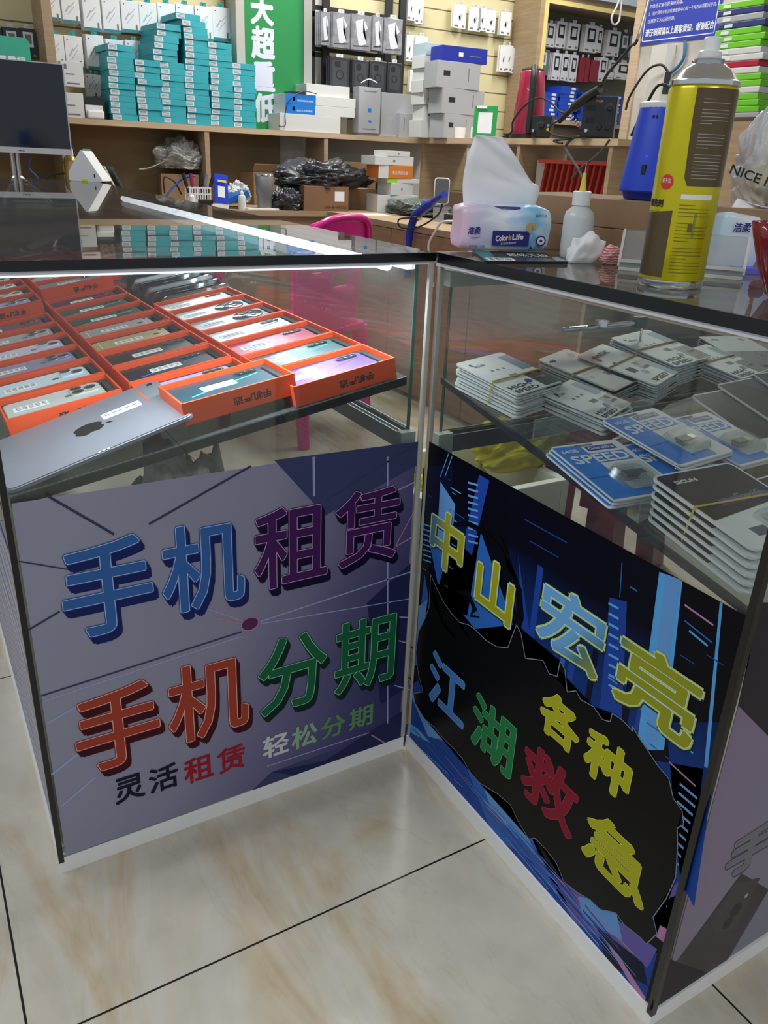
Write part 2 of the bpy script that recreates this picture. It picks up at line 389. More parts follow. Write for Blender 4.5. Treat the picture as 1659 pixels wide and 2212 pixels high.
# tilted phone shelf
def slopeA(x, y, h=0.0): return Vector((x, y, Z0+SL*x+h))
SANG = math.atan(SL)
def tilted(x0, x1, y0, y1, t):
    f = lambda x, y, z: (x, y, Z0+SL*x+z)
    bm = bmesh.new(); a = [bm.verts.new(f(x, y, z)) for z in (-t, 0) for x, y in ((x0, y0), (x1, y0), (x1, y1), (x0, y1))]
    for q in ((0, 1, 2, 3), (4, 5, 6, 7), (0, 1, 5, 4), (1, 2, 6, 5), (2, 3, 7, 6), (3, 0, 4, 7)): bm.faces.new([a[i] for i in q])
    return bm
m_shelfglass = glassm('smoked shelf glass', (.50, .56, .56), haze=.12, hazecol=(.25, .3, .32))
shA = OBJ('phone_shelf', tilted(-LA+.006, -.026, .010, YA-.02, .006), m_shelfglass, caseA)
OBJ('shelf_edge', tilted(-LA+.006, -.026, .006, .0105, .0125), M('dark shelf edge', (24, 30, 32), .25), shA)
pass
for y in (.25, .9, 1.6): OBJ('shelf_support', lohi((-.028, y, .61), (-.024, y+.012, .692)), m_alu, caseA)
# LED strip along the staff side edge
m_led = M('lit LED tube', (235, 243, 255), .4, emis=17)
led = EMP('led_strip', (-.030, .07, .850), 'glowing white LED tube along the inner top edge of the left display case', 'light strip')
OBJ('tube', TUBE([(0, 0, .004), (0, 1.6, .004)], .008, 10, False), m_led, led)
OBJ('holder', lohi((-.007, -.01, .0125), (.007, 1.61, .0175)), m_alu, led)
area('led_strip_light', (-.031, .86, .848), .012, 1.55, 3.0, (.90, .95, 1.0))
# second tube under the front rail
led2 = EMP('led_strip', (-LA+.03, .012, .8605), 'thin lit LED tube just under the front rail of the left display case', 'light strip')
OBJ('tube', TUBE([(0, 0, 0), (.50, 0, 0)], .0016, 8, False), M('dim LED tube', (235, 240, 250), .4, emis=1.1), led2)
area('led_strip_light', (-.30, .022, .846), .5, .008, 3.2, (.92, .96, 1.0))

# ============================================================ display case on the right (runs along x)
XB0 = .0115; XB1 = 2.0
caseB = EMP('display_case', (XB0, 0, 0), 'glass display case on the right with memory card packs above a dark skyline poster', 'display case', 'glass display cases of the counter')
def LB_(bm, lo, hi): band(bm, (lo[0]-XB0, lo[1], lo[2]), (hi[0]-XB0, hi[1], hi[2]))
bm = bmesh.new()
LB_(bm, (XB0-.004, -LA-.004, 0), (XB0+.018, -.004, .028)); LB_(bm, (XB0+.018, -LA-.004, 0), (XB1, -LA+.018, .028)); LB_(bm, (XB0+.018, -.022, 0), (XB1, -.004, .028))
OBJ('base_frame', bm, m_white, caseB)
bm = bmesh.new(); LB_(bm, (XB0+.004, -LA+.004, .028), (XB1-.004, -.006, .04)); OBJ('bottom_board', bm, M('case bottom board'), caseB)
bm = bmesh.new(); LB_(bm, (XB0-.004, -LA-.004, .872), (XB1, .002, .880)); OBJ('top_glass', bm, m_topglass, caseB)
bm = bmesh.new(); LB_(bm, (XB0-.0055, -LA-.0055, .866), (XB0-.004, .003, .8795)); LB_(bm, (XB0-.004, -LA-.0055, .866), (XB1, -LA-.004, .8795)); OBJ('edge_band', bm, m_black, caseB)
bm = bmesh.new(); LB_(bm, (XB0-.003, -LA+.002, .861), (XB0+.006, -.002, .8655)); OBJ('top_channel', bm, M('white light rail'), caseB)
bm = bmesh.new(); LB_(bm, (XB0, -LA+.002, .028), (XB0+.003, -.004, .859)); OBJ('side_pane', bm, m_glass, caseB)
bm = bmesh.new(); LB_(bm, (XB0+.006, -LA, .028), (XB1-.01, -LA+.003, .868)); OBJ('front_pane', bm, m_glass, caseB)
for x0, x1, y in ((.030, 1.0, -.014), (.96, XB1-.02, -.024)):
    bm = bmesh.new(); LB_(bm, (x0, y, .612), (x1, y+.004, .86)); p = OBJ('sliding_door', bm, m_slide, caseB)
    bm = bmesh.new(); LB_(bm, (x0-.001, y-.0006, .612), (x0+.001, y+.0046, .86)); OBJ('door_edge', bm, m_green_edge, p)
bm = bmesh.new(); LB_(bm, (XB0+.004, -.032, .585), (XB1, -.003, .590)); LB_(bm, (XB0+.03, -.033, .585), (XB1, -.030, .612)); LB_(bm, (XB0+.03, -.006, .590), (XB1, -.003, .612))
OBJ('door_track', bm, M('dark bronze rail', (62, 68, 64), .4, .3), caseB)
bm = bmesh.new(); LB_(bm, (XB0+.001, -.033, .582), (XB0+.028, -.018, .615)); OBJ('corner_bracket', bm, M('grey bracket'), caseB)
bm = bmesh.new(); LB_(bm, (XB0+.004, -.03, .835), (XB0+.12, -.008, .857)); OBJ('upper_bracket', bm, M('grey bracket'), caseB)
bm = bmesh.new(); LB_(bm, (XB0-.0045, -LA-.0045, .02), (XB0+.004, -LA+.004, .868)); OBJ('corner_trim', bm, m_black, caseB)
bm = bmesh.new(); LB_(bm, (XB0-.001, -.010, .03), (XB0+.006, -.003, .868)); OBJ('corner_post', bm, M('milky corner strip'), caseB)
def tiltedB(x0, x1, y0, y1, t):
    bm = tilted(y0, y1, x0, x1, t)
    for v in bm.verts: v.co = Vector((v.co.y-XB0, v.co.x, v.co.z))
    return bm
shB = OBJ('card_shelf', tiltedB(XB0+.010, XB1-.02, -LA+.006, -.024, .005), glassm('dim shelf glass', (.72, .78, .76), haze=.03), caseB)
OBJ('shelf_edge', tiltedB(XB0+.006, XB0+.0105, -LA+.006, -.020, .009), M('dark shelf edge'), shB)
# acrylic dividers standing on the card shelf
m_acryl = glassm('clear acrylic', (.90, .93, .92), haze=.10, hazecol=(.75, .78, .78))
# row divider between the card rows
def SBv(x, y, h=0.0): return Vector((x, y, Z0+SL*y+h))
for (xa, ya, xb, yb, nm) in ((.030, -.225, .26, -.215, 'clear acrylic divider standing across the card shelf behind the blue memory stick packs'), (.022, -.425, .075, -.415, 'short clear acrylic divider standing between blue packs and the dark card stack')):
    bm = bmesh.new(); a = SBv(xa, ya); b = SBv(xb, yb)
    for s in (0, .003):
        for P, h in ((a, 0.001), (b, 0.001), (b, .028), (a, .028)): bm.verts.new((P.x, P.y+s, P.z+h))
    bm.verts.ensure_lookup_table(); v = bm.verts
    for q in ((0, 1, 2, 3), (4, 5, 6, 7), (0, 1, 5, 4), (1, 2, 6, 5), (2, 3, 7, 6), (3, 0, 4, 7)): bm.faces.new([v[i] for i in q])
    tag(recenter(OBJ('shelf_divider', bm, m_acryl)), nm, 'divider')

# ============================================================ posters
def postermat(name, stops, axis_mix, dark_noise=.0, rough=.4):
    """print artwork: colour ramp over a slanted coordinate of the sheet"""
    m = bpy.data.materials.new(name); m.use_nodes = True; nt = m.node_tree; b = nt.nodes['Principled BSDF']; N = nt.nodes.new; L = nt.links.new
    tc = N('ShaderNodeTexCoord'); dt = N('ShaderNodeVectorMath'); dt.operation = 'DOT_PRODUCT'; L(tc.outputs['Object'], dt.inputs[0]); dt.inputs[1].default_value = axis_mix[:3]
    ad = N('ShaderNodeMath'); ad.operation = 'ADD'; ad.inputs[1].default_value = axis_mix[3]; L(dt.outputs['Value'], ad.inputs[0])
    src = ad
    if dark_noise:
        nz = N('ShaderNodeTexNoise'); nz.inputs['Scale'].default_value = 6; L(tc.outputs['Object'], nz.inputs['Vector']); mm = N('ShaderNodeMath'); mm.operation = 'MULTIPLY_ADD'; mm.inputs[1].default_value = dark_noise; L(nz.outputs['Fac'], mm.inputs[0]); L(ad.outputs[0], mm.inputs[2]); src = mm
    rp = N('ShaderNodeValToRGB'); L(src.outputs[0], rp.inputs[0]); e = rp.color_ramp.elements
    e[0].position = stops[0][0]; e[0].color = lin(stops[0][1]); e[1].position = stops[-1][0]; e[1].color = lin(stops[-1][1])
    for p, c in stops[1:-1]: x = e.new(p); x.color = lin(c)
    L(rp.outputs[0], b.inputs['Base Color']); b.inputs['Roughness'].default_value = rough; b.inputs['Specular IOR Level'].default_value = .12; return m
def grad(name, c0, c1, ax, lo, hi, rough=.4):
    """print ink running from c0 to c1 along an axis of the sheet"""
    if name in _M: return _M[name]
    v = [0, 0, 0]; v[ax] = 1/(hi-lo); m = postermat(name, [(0, c0), (1, c1)], (*v, -lo/(hi-lo)), 0, rough); _M[name] = m; return m
def pposter(plane, pts):
    """photo outline traced on to the sheet -> sheet coordinates"""
    return [((Yp(0, *p).x, Yp(0, *p).z) if plane == 'A' else (Xp(XB0, *p).y, Xp(XB0, *p).z)) for p in pts]
fA = lambda x, y, l: (x, -.0036-l, y)
fB = lambda x, y, l: (XB0-.0004-l-XB0, x, y)
# ---- poster on the left case
mA = postermat('rental poster artwork', [(0, (146, 146, 164)), (.34, (136, 134, 156)), (.52, (102, 98, 134)), (.68, (66, 64, 110)), (1, (22, 24, 60))], (1.15, 0, -.42, .80), .10)
bm = lohi((-LA+.006, -.0034, .030), (-.008, -.003, .598)); PA = OBJ('poster', bm, mA, caseA)
pm = [M('poster line dark', (58, 60, 92), .4), M('poster line pale', (150, 158, 200), .4), M('poster facet blue', (60, 66, 104), .4), M('poster facet deep', (38, 40, 82), .4), M('poster pink streak', (186, 128, 140), .4), M('poster purple disc', (86, 42, 84), .4), M('poster pink ring', (180, 120, 160), .4), M('poster facet mid', (84, 90, 120), .4)]
def ln(p, q, w):  # a tapering stroke
    (x0, y0), (x1, y1) = p, q; d = math.hypot(x1-x0, y1-y0); nx, ny = -(y1-y0)/d*w/2, (x1-x0)/d*w/2
    return [(x0-nx, y0-ny), (x1-nx, y1-ny), (x1+nx, y1+ny), (x0+nx, y0+ny)]
pp = lambda *a: pposter('A', a)
polys = [(pp((590, 992), (905, 952), (905, 1000), (700, 1112), (660, 1068)), 2, .0001), (pp((790, 1300), (884, 1215), (880, 1480), (820, 1520)), 3, .0001),
         (pp((515, 1730), (585, 1665), (880, 1560), (872, 1608)), 2, .0001), (pp((585, 1665), (700, 1640), (872, 1530), (872, 1600), (700, 1680)), 3, .00015)]
for a, b, w, mi in (((100, 1068), (245, 1152), .0035, 0), ((540, 1005), (320, 1130), .0035, 0), ((675, 985), (676, 1070), .0035, 1), ((835, 985), (835, 1560), .0025, 1), ((900, 955), (700, 1080), .003, 0),
                    ((60, 1358), (128, 1318), .003, 0), ((88, 1500), (520, 1362), .0028, 0), ((90, 1512), (520, 1372), .002, 1), ((100, 1560), (170, 1520), .003, 1), ((110, 1670), (200, 1600), .004, 1), ((132, 1738), (205, 1675), .0035, 1), ((40, 1210), (150, 1228), .002, 0),
                    ((560, 1340), (888, 1232), .0022, 1), ((560, 1345), (890, 1290), .0016, 1), ((850, 1060), (893, 1040), .0022, 1), ((850, 1180), (893, 1155), .002, 4), ((840, 1200), (893, 1100), .0016, 4), ((852, 1380), (884, 1388), .0022, 4), ((848, 1330), (886, 1332), .002, 1), ((850, 1478), (884, 1488), .0022, 1), ((800, 1585), (838, 1608), .0022, 4), ((575, 1652), (795, 1580), .0018, 1), ((455, 1330), (520, 1345), .0018, 4), ((440, 1310), (520, 1338), .0014, 1)):
    P = pp(a, b); polys.append((ln(P[0], P[1], w), mi, .0002))
c = pp((538, 1345))[0]; polys += [(disc(c[0], c[1], .0145, 24, .012), 6, .0003), (disc(c[0], c[1], .0128, 24, .0102), 5, .0004)]
FLAT('poster_pattern', polys, fA, pm, PA)
def char3d(parent, body, x0, x1, y0, y1, f, mats, offs, steps, dx, dy, name='printed_character'):
    """printed block letter: side tone, rim, inline, face"""
    bm = bmesh.new(); lift = .0005
    for k in range(steps, 0, -1):
        addtext(bm, body, x0, x1, y0, y1, f, offs[0], 0, 0, dx*k/steps, dy*k/steps, lift, 6, offs[0]); lift += .00004
    for i, (o, mi) in enumerate(zip(offs[1:], (1, 2, 3, 4))):
        if mi < len(mats): addtext(bm, body, x0, x1, y0, y1, f, o, mi, 0, 0, 0, lift+.0001*(i+1), 8, offs[0])
    me = bpy.data.meshes.new(name); bm.to_mesh(me); bm.free()
    for m in mats: me.materials.append(m)
    o = bpy.data.objects.new(name, me); COL.objects.link(o); o.parent = parent; return o
def inks(n, side, rim, line, face):
    return [M(n+' side ink', side, .4), M(n+' rim ink', rim, .4), M(n+' inline ink', line, .4), M(n+' face ink', face, .4)]
offsA = [.0038, .0038, .0026, .0016]
sets = [('手', (-.545, -.424, .384, .532), inks('blue letter', (22, 34, 92), (38, 78, 150), (176, 194, 226), (52, 96, 160))),
        ('机', (-.415, -.292, .388, .530), inks('blue letter', (0,)*3, (0,)*3, (0,)*3, (0,)*3)),
        ('租', (-.280, -.158, .393, .531), inks('purple letter', (22, 14, 48), (60, 24, 78), (196, 170, 206), (66, 28, 84))),
        ('赁', (-.149, -.031, .400, .535), inks('purple letter', (0,)*3, (0,)*3, (0,)*3, (0,)*3)),
        ('手', (-.552, -.430, .158, .303), inks('red letter', (62, 14, 26), (136, 44, 36), (226, 190, 180), (158, 62, 46))),
        ('机', (-.421, -.292, .160, .306), inks('red letter', (0,)*3, (0,)*3, (0,)*3, (0,)*3)),
        ('分', (-.279, -.156, .163, .310), inks('green letter', (8, 38, 34), (16, 78, 52), (160, 208, 180), (22, 96, 62))),
        ('期', (-.145, -.026, .160, .306), inks('green letter', (0,)*3, (0,)*3, (0,)*3, (0,)*3))]
for b, (x0, x1, y0, y1), ms in sets: char3d(PA, b, x0, x1, y0+.004, y1, fA, ms, offsA, 6, .0055, -.012)
m_ink1 = M('navy ink', (22, 20, 44), .4); m_ink2 = M('red ink', (150, 28, 44), .4); m_ink3 = M('pale ink', (196, 204, 206), .4); m_ink4 = M('leaf ink', (92, 140, 88), .4); m_ink5 = M('sage ink', (140, 176, 142), .4)
for b, x0, x1, y0, y1, m in (('灵', -.507, -.462, .092, .140, m_ink1), ('活', -.456, -.411, .090, .138, m_ink1), ('租', -.402, -.355, .085, .134, m_ink2), ('赁', -.349, -.302, .083, .132, m_ink2),
                             ('轻', -.272, -.226, .083, .128, m_ink3), ('松', -.221, -.174, .082, .128, m_ink5), ('分', -.167, -.121, .082, .127, m_ink4), ('期', -.113, -.066, .082, .127, m_ink4)):
    TXT('printed_character', b, x0, x1, y0, y1, fA, m, PA, .0011, 0, .0006)
# ---- poster on the right case
PB = OBJ('poster', BX((-.0002, -.2965, .314), (.0004, .575, .568)), M('skyline poster black', (6, 7, 16), .3), caseB)
bp = lambda *a: pposter('B', a)
cb = [grad('skyline deep blue', (18, 62, 140), (4, 5, 20), 2, .30, .52), M('skyline blue', (28, 60, 140), .35), M('skyline pale blue', (92, 140, 196), .35), M('skyline lavender', (92, 84, 150), .35), M('skyline pink', (168, 118, 158), .35), M('silhouette black', (7, 7, 9), .3), M('outline grey', (120, 128, 146), .35), M('skyline cyan', (80, 150, 205), .35), M('skyline mid', (40, 92, 168), .35), M('skyline navy', (10, 14, 40), .35)]
PL = []
def q(mi, lf, *pts): PL.append((bp(*pts), mi, lf))
q(0, .0001, (1095, 1060), (1440, 1235), (1420, 1560), (1320, 1600), (1130, 1440), (1100, 1200))
q(9, .0001, (915, 1010), (980, 1000), (970, 1200), (905, 1200)); q(2, .0002, (952, 1040), (984, 1090), (975, 1190), (945, 1160))
q(0, .0002, (1010, 1020), (1058, 1035), (1010, 1330), (940, 1300)); q(1, .0003, (1036, 1025), (1058, 1038), (1020, 1200), (1000, 1180))
q(8, .0002, (930, 1180), (1040, 1150), (1120, 1380), (1090, 1395), (960, 1330)); q(1, .0002, (1120, 1200), (1150, 1400), (1190, 1480), (1130, 1420))
q(7, .0002, (1425, 1235), (1475, 1255), (1435, 1620), (1375, 1620)); q(2, .0003, (1440, 1240), (1470, 1252), (1420, 1600), (1395, 1600)); q(1, .0002, (1318, 1290), (1355, 1300), (1340, 1640), (1290, 1600))
q(7, .0003, (1556, 1300), (1562, 1303), (1530, 1660), (1522, 1655)); q(0, .0002, (1400, 1640), (1520, 1660), (1500, 1840), (1480, 1860), (1430, 1720)); q(0, .0002, (1440, 1560), (1560, 1560), (1500, 1960), (1470, 1900))
q(1, .0002, (1450, 1800), (1500, 1830), (1465, 1980), (1440, 1990)); q(4, .0003, (1420, 1950), (1470, 1930), (1440, 2040), (1415, 2020)); q(3, .0003, (1440, 1930), (1470, 1900), (1450, 2010), (1420, 1995))
q(0, .0001, (884, 1520), (960, 1600), (1120, 1700), (1180, 1880), (1420, 2060), (1392, 2170), (1180, 1930), (884, 1600)); q(8, .0002, (990, 1610), (1110, 1720), (1180, 1880), (1230, 1960), (1060, 1790)); q(2, .0003, (1040, 1680), (1115, 1750), (1160, 1850), (1060, 1745))
q(3, .0002, (1180, 1880), (1300, 1960), (1420, 2050), (1400, 2090), (1240, 1990)); q(2, .0003, (1250, 1935), (1330, 1960), (1345, 2030), (1260, 1985)); q(1, .0003, (1060, 1800), (1150, 1860), (1230, 1990), (1180, 1930))
q(9, .00035, (1290, 2000), (1390, 2080), (1400, 2130), (1310, 2080)); q(4, .0004, (1310, 2035), (1335, 2060), (1396, 2155), (1392, 2172)); q(5, .0002, (1180, 1990), (1300, 2060), (1385, 2175), (1370, 2180))
q(7, .0003, (884, 1560), (905, 1575), (930, 1605), (884, 1580)); q(8, .0003, (890, 1430), (905, 1350), (918, 1240), (928, 1300), (905, 1440)); q(2, .0004, (905, 1310), (930, 1290), (925, 1360), (900, 1420)); q(1, .0003, (886, 1480), (905, 1470), (935, 1560), (886, 1530)); q(2, .0004, (888, 1500), (905, 1500), (960, 1600), (925, 1590))
for k in range(10):  # ladder lines of the skyline
    q(7, .00045, (915, 1130+11*k), (932, 1136+11*k), (932, 1139+11*k), (915, 1133+11*k)) if k < 8 else None
    q(2, .00045, (1012, 1040+14*k), (1034, 1046+14*k), (1033, 1050+14*k), (1011, 1044+14*k))
for k in range(14): q(2, .00045, (1470-3*k, 1690+19*k), (1508-5*k, 1722+18*k), (1507-5*k, 1727+18*k), (1469-3*k, 1695+19*k))
for k in range(9): q(7, .00045, (1316, 1300+22*k), (1338, 1312+22*k), (1337, 1317+22*k), (1315, 1305+22*k))
for a, b, w, mi in (((1135, 1122), (1226, 1172), .0016, 1), ((1145, 1168), (1208, 1204), .0014, 1), ((1480, 1306), (1542, 1350), .0022, 4), ((1480, 1340), (1540, 1388), .002, 8), ((1490, 1362), (1530, 1395), .0026, 7), ((1345, 1215), (1340, 1290), .0014, 8), ((885, 1595), (1000, 1700), .0018, 2), ((900, 1570), (1180, 1860), .0014, 8), ((1050, 1740), (1370, 2060), .0018, 4), ((1100, 1770), (1300, 2000), .0012, 2), ((970, 980), (952, 1030), .0016, 2), ((978, 985), (962, 1030), .0016, 2), ((1446, 1645), (1504, 1698), .002, 4)):
    P = bp(a, b); PL.append((ln(P[0], P[1], w), mi, .0005))
def c7(x, y): return (870+x*.4756, 940+y*.4756)
def c8(x, y): return (870+x*.4756, 1500+y*.4756)
blob = [c7(*p) for p in ((130, 632), (122, 780), (105, 830), (75, 890), (62, 990), (75, 1090), (95, 1165), (52, 1172), (58, 1215), (100, 1285), (150, 1330))]+[c8(*p) for p in ((150, 155), (200, 212), (235, 245), (275, 292), (310, 352), (350, 400), (430, 448), (492, 500), (530, 580), (575, 655), (605, 652), (655, 705), (700, 762), (735, 850), (800, 900), (855, 932), (900, 975), (970, 990), (1010, 1045), (1080, 1100), (1110, 1132), (1158, 1085), (1140, 1010), (1200, 925), (1243, 830), (1252, 690), (1250, 605), (1280, 590), (1272, 525), (1232, 470), (1212, 380), (1160, 320), (1120, 258), (1080, 200), (1045, 140))]+[c7(*p) for p in ((1050, 1345), (1000, 1292), (955, 1262), (945, 1300), (910, 1290), (870, 1232), (812, 1200), (790, 1160), (750, 1165), (740, 1065), (718, 1025), (705, 1095), (668, 1082), (640, 1022), (560, 1012), (540, 900), (520, 860), (480, 965), (430, 960), (380, 930), (330, 880), (300, 860), (262, 850), (225, 810), (190, 760), (155, 690))]
B2 = bp(*blob); cx = sum(p[0] for p in B2)/len(B2); cy = sum(p[1] for p in B2)/len(B2)
PL.append((B2, 5, .0008))
for i in range(len(B2)):
    a, b = B2[i], B2[(i+1) % len(B2)]
    if math.hypot(a[0]-b[0], a[1]-b[1]) > 1e-4: PL.append((ln(a, b, .0012), 6, .0009))
def brush(pts, ws, lf=.0008):
    P = bp(*pts)
    L_, R_ = [], []
    for i, p in enumerate(P):
        a = P[max(i-1, 0)]; b = P[min(i+1, len(P)-1)]; dx, dy = b[0]-a[0], b[1]-a[1]; d = math.hypot(dx, dy) or 1
        L_.append((p[0]-dy/d*ws[i], p[1]+dx/d*ws[i])); R_.append((p[0]+dy/d*ws[i], p[1]-dx/d*ws[i]))
    for i in range(len(P)-1): PL.append(([L_[i], L_[i+1], R_[i+1], R_[i]], 5, lf))
brush([c7(*p) for p in ((230, 405), (300, 400), (370, 440), (430, 500), (490, 600), (530, 700), (535, 820), (520, 880))], [.001, .004, .005, .004, .005, .006, .008, .006])
brush([c7(*p) for p in ((250, 710), (300, 720), (330, 790), (310, 820), (350, 825))], [.002, .006, .006, .003, .001])
brush([c7(*p) for p in ((440, 450), (470, 530), (490, 600), (520, 660))], [.001, .004, .006, .001])
brush([c7(*p) for p in ((130, 640), (150, 760), (190, 860), (240, 920))], [.004, .006, .004, .001])
brush([c7(*p) for p in ((180, 680), (210, 770), (260, 850), (305, 920))], [.002, .005, .004, .001])
rs = random.Random(4)
for i in range(70):  # speed streaks along the lower edge of the print
    t = rs.random(); u0 = 890+t*470; v0 = 1560+t*500+rs.uniform(-10, 60); L0_ = rs.uniform(40, 170)
    P = bp((u0, v0), (u0+L0_*.72, v0+L0_*(.80+.1*rs.random())))
    if min(p[1] for p in P) > .034 and max(-p[0] for p in P) < .575 and min(-p[0] for p in P) > .004: PL.append((ln(P[0], P[1], rs.uniform(.0008, .0032)), rs.choice((1, 8, 2, 7, 3, 1, 8)), .0005+i*2e-6))
for i in range(60):  # lit windows and edges of the towers
    side = rs.random(); yy = -rs.uniform(.43, .572) if side < .6 else -rs.uniform(.012, .11); zz = rs.uniform(.12, .56) if side < .6 else rs.uniform(.24, .56)
    w_, h_ = rs.uniform(.004, .03), rs.uniform(.0008, .0022); PL.append((rc(max(yy-w_, -.574), yy, zz, zz+h_), rs.choice((1, 8, 7, 2)), .0005+i*2e-6))
for i in range(14):
    yy = -rs.uniform(.27, .57); w_ = rs.uniform(.004, .012); z0_ = rs.uniform(.30, .40); PL.append((rc(max(yy-w_, -.574), yy, z0_, z0_+rs.uniform(.05, .16)), rs.choice((0, 1, 9, 8)), .00012+i*2e-6))
FLAT('poster_pattern', PL, fB, cb, PB)
def neon(face): return [M('neon rim shade', (30, 40, 60), .35), M('neon lime rim', (168, 184, 66), .35), M('neon pale line', (176, 206, 226), .35), face]
face1 = postermat('neon face ink', [(.3, (134, 138, 30)), (.5, (70, 108, 96)), (.7, (96, 150, 196))], (3, 5, 2, 1.2), .9, .35)
face2 = postermat('neon gold ink', [(.2, (146, 144, 24)), (.6, (150, 150, 34)), (1, (72, 110, 120))], (3, 9, 0, 1.0), .8, .35)
offsB = [.0054, .0054, .0036, .0025]
def bchar(b, y0, y1, z0, z1, ms, offs, steps=2, sy=0):
    # the sheet is read with +y to the left, so x runs along -y
    f = lambda x, y, l: (-.0006-l, -x, y)
    char3d(PB, b, -y1, -y0, z0, z1, f, ms, offs, steps, .001, -.002)
bchar('中', -.124, -.030, .402, .506, neon(face2), offsB); bchar('山', -.248, -.156, .388, .480, neon(face2), offsB)
bchar('宏', -.420, -.295, .406, .508, neon(face1), offsB); bchar('亮', -.562, -.438, .405, .505, neon(face1), offsB)
def solid(n, rim, face): return [M(n+' shade', (10, 12, 16), .35), M(n+' light rim', rim, .35), M(n+' ink body', face, .35)]
offsC = [.0036, .0036, .0026]
bchar('江', -.163, -.057, .147, .251, solid('sky', (120, 168, 208), (66, 118, 178)), offsC, 1)
bchar('湖', -.287, -.181, .145, .248, solid('grass', (96, 178, 118), (30, 112, 62)), offsC, 1)
bchar('救', -.420, -.306, .147, .250, solid('crimson', (150, 54, 68), (122, 20, 40)), offsC, 1)
bchar('急', -.549, -.437, .148, .238, solid('lemon', (196, 196, 90), (160, 160, 28)), offsC, 1)
bchar('各', -.404, -.325, .278, .352, solid('lemon', (0,)*3, (0,)*3), offsC, 1)
bchar('种', -.494, -.414, .274, .349, solid('lemon', (0,)*3, (0,)*3), offsC, 1)
# ---- end face of the right case: grey sheet with a phone
PC = OBJ('end_poster', BX((.60-XB0/2, -LA-.0006, .314), (1.16, .0008, .568)), postermat('grey phone poster artwork', [(0, (128, 114, 136)), (.35, (134, 124, 140)), (.7, (124, 126, 138)), (1, (96, 108, 126))], (1.8, 0, -.7, .3), .06), caseB)
fC = lambda x, y, l: (x-XB0, -LA-.0012-l, y)
mc = [M('printed phone dark', (50, 46, 52), .4), M('printed lens', (24, 22, 26), .4), M('printed flash', (190, 150, 120), .4), M('poster arc', (150, 142, 156), .4), M('poster dark corner', (44, 40, 46), .4), M('printed lens plate', (60, 54, 58), .4)]
def cc(*a): return [(Yp(-LA, *p).x, Yp(-LA, *p).z) for p in a]
FLAT('poster_pattern', [(cc((1600, 1885), (1659, 1920), (1545, 2115), (1455, 2160), (1420, 2130)), 0, .0001), (cc((1585, 1905), (1640, 1895), (1585, 2005), (1540, 2015), (1535, 1985)), 5, .0002),
                        (disc(*cc((1588, 1963))[0], .011, 20, .012), 1, .0003), (disc(*cc((1570, 1992))[0], .009, 20, .010), 1, .0003), (disc(*cc((1610, 1933))[0], .0035), 2, .0003), (cc((1592, 1522), (1612, 1440), (1640, 1300), (1659, 1300), (1659, 1590)), 4, .0001),
                        (cc((1400, 2180), (1445, 2070), (1500, 2090), (1560, 2110), (1420, 2190)), 4, .00015)], fC, mc, PC)
char3d(PC, '手', .085, .175, .205, .275, fC, [M('steel side ink', (70, 76, 96), .4), M('steel rim ink', (150, 150, 156), .4), M('steel face ink', (118, 114, 118), .4)], [.003, .003, .002], 3, .002, -.004)
bm = lohi((0-.004, -LA-.0012, .03), (.0006, -LA-.0008, .6)); bm.free()
# ---- colourful sheet on the customer side of the left case
def stripes():
    m = bpy.data.materials.new('striped side artwork'); m.use_nodes = True; nt = m.node_tree; b = nt.nodes['Principled BSDF']; N = nt.nodes.new; L = nt.links.new
    tc = N('ShaderNodeTexCoord'); w = N('ShaderNodeTexWave'); w.inputs['Scale'].default_value = 3.0; w.inputs['Distortion'].default_value = 9; w.inputs['Detail'].default_value = 3; mp = N('ShaderNodeMapping'); mp.inputs['Scale'].default_value = (0, .6, 4); L(tc.outputs['Object'], mp.inputs[0]); L(mp.outputs[0], w.inputs['Vector'])
    w.bands_direction = 'Z'
    rp = N('ShaderNodeValToRGB'); L(w.outputs['Fac'], rp.inputs[0]); e = rp.color_ramp.elements; e[0].color = lin((52, 78, 140)); e[1].color = lin((196, 196, 196))
    for p, c in ((.25, (110, 140, 190)), (.45, (176, 180, 184)), (.6, (196, 140, 96)), (.75, (60, 60, 92))): x = e.new(p); x.color = lin(c)
    L(rp.outputs[0], b.inputs['Base Color']); b.inputs['Roughness'].default_value = .4; return m
OBJ('side_poster', lohi((-LA-.0008, .012, .030), (-LA-.0002, YA-.02, .50)), stripes(), caseA)

for _m in bpy.data.materials:
    if any(k in _m.name for k in ('ink', 'poster', 'skyline', 'silhouette', 'neon', 'shade', 'rim', 'outline')) and _m.use_nodes and 'Principled BSDF' in _m.node_tree.nodes and 'trim' not in _m.name: _m.node_tree.nodes['Principled BSDF'].inputs['Specular IOR Level'].default_value = .12
# ============================================================ phone boxes and phones in the left case
m_org = M('orange card box', (216, 76, 28), .5, var=.04, vscale=30)
m_foam = M('charcoal foam', (58, 58, 62), .95, bump=.15, bscale=300)
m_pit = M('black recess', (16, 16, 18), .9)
BWX, BWY, BH = .166, .1, .030
def MS(x, y, h, rz=0, tilt=0):
    """frame lying on the phone shelf"""
    return Matrix.Translation(slopeA(x, y, h)) @ Matrix.Rotation(-SANG-tilt, 4, 'Y') @ Matrix.Rotation(rz, 4, 'Z')
def tray(w, d, h, t=.0028):
    bm = bmesh.new()
    for c, s in (((0, 0, .001), (w, d, .002)), ((-w/2+t/2, 0, h/2+.001), (t, d, h)), ((w/2-t/2, 0, h/2+.001), (t, d, h)), ((0, -d/2+t/2, h/2+.001), (w-2*t, t, h)), ((0, d/2-t/2, h/2+.001), (w-2*t, t, h))):
        quadbox(bm, c, s, None, .0004)
    return bm
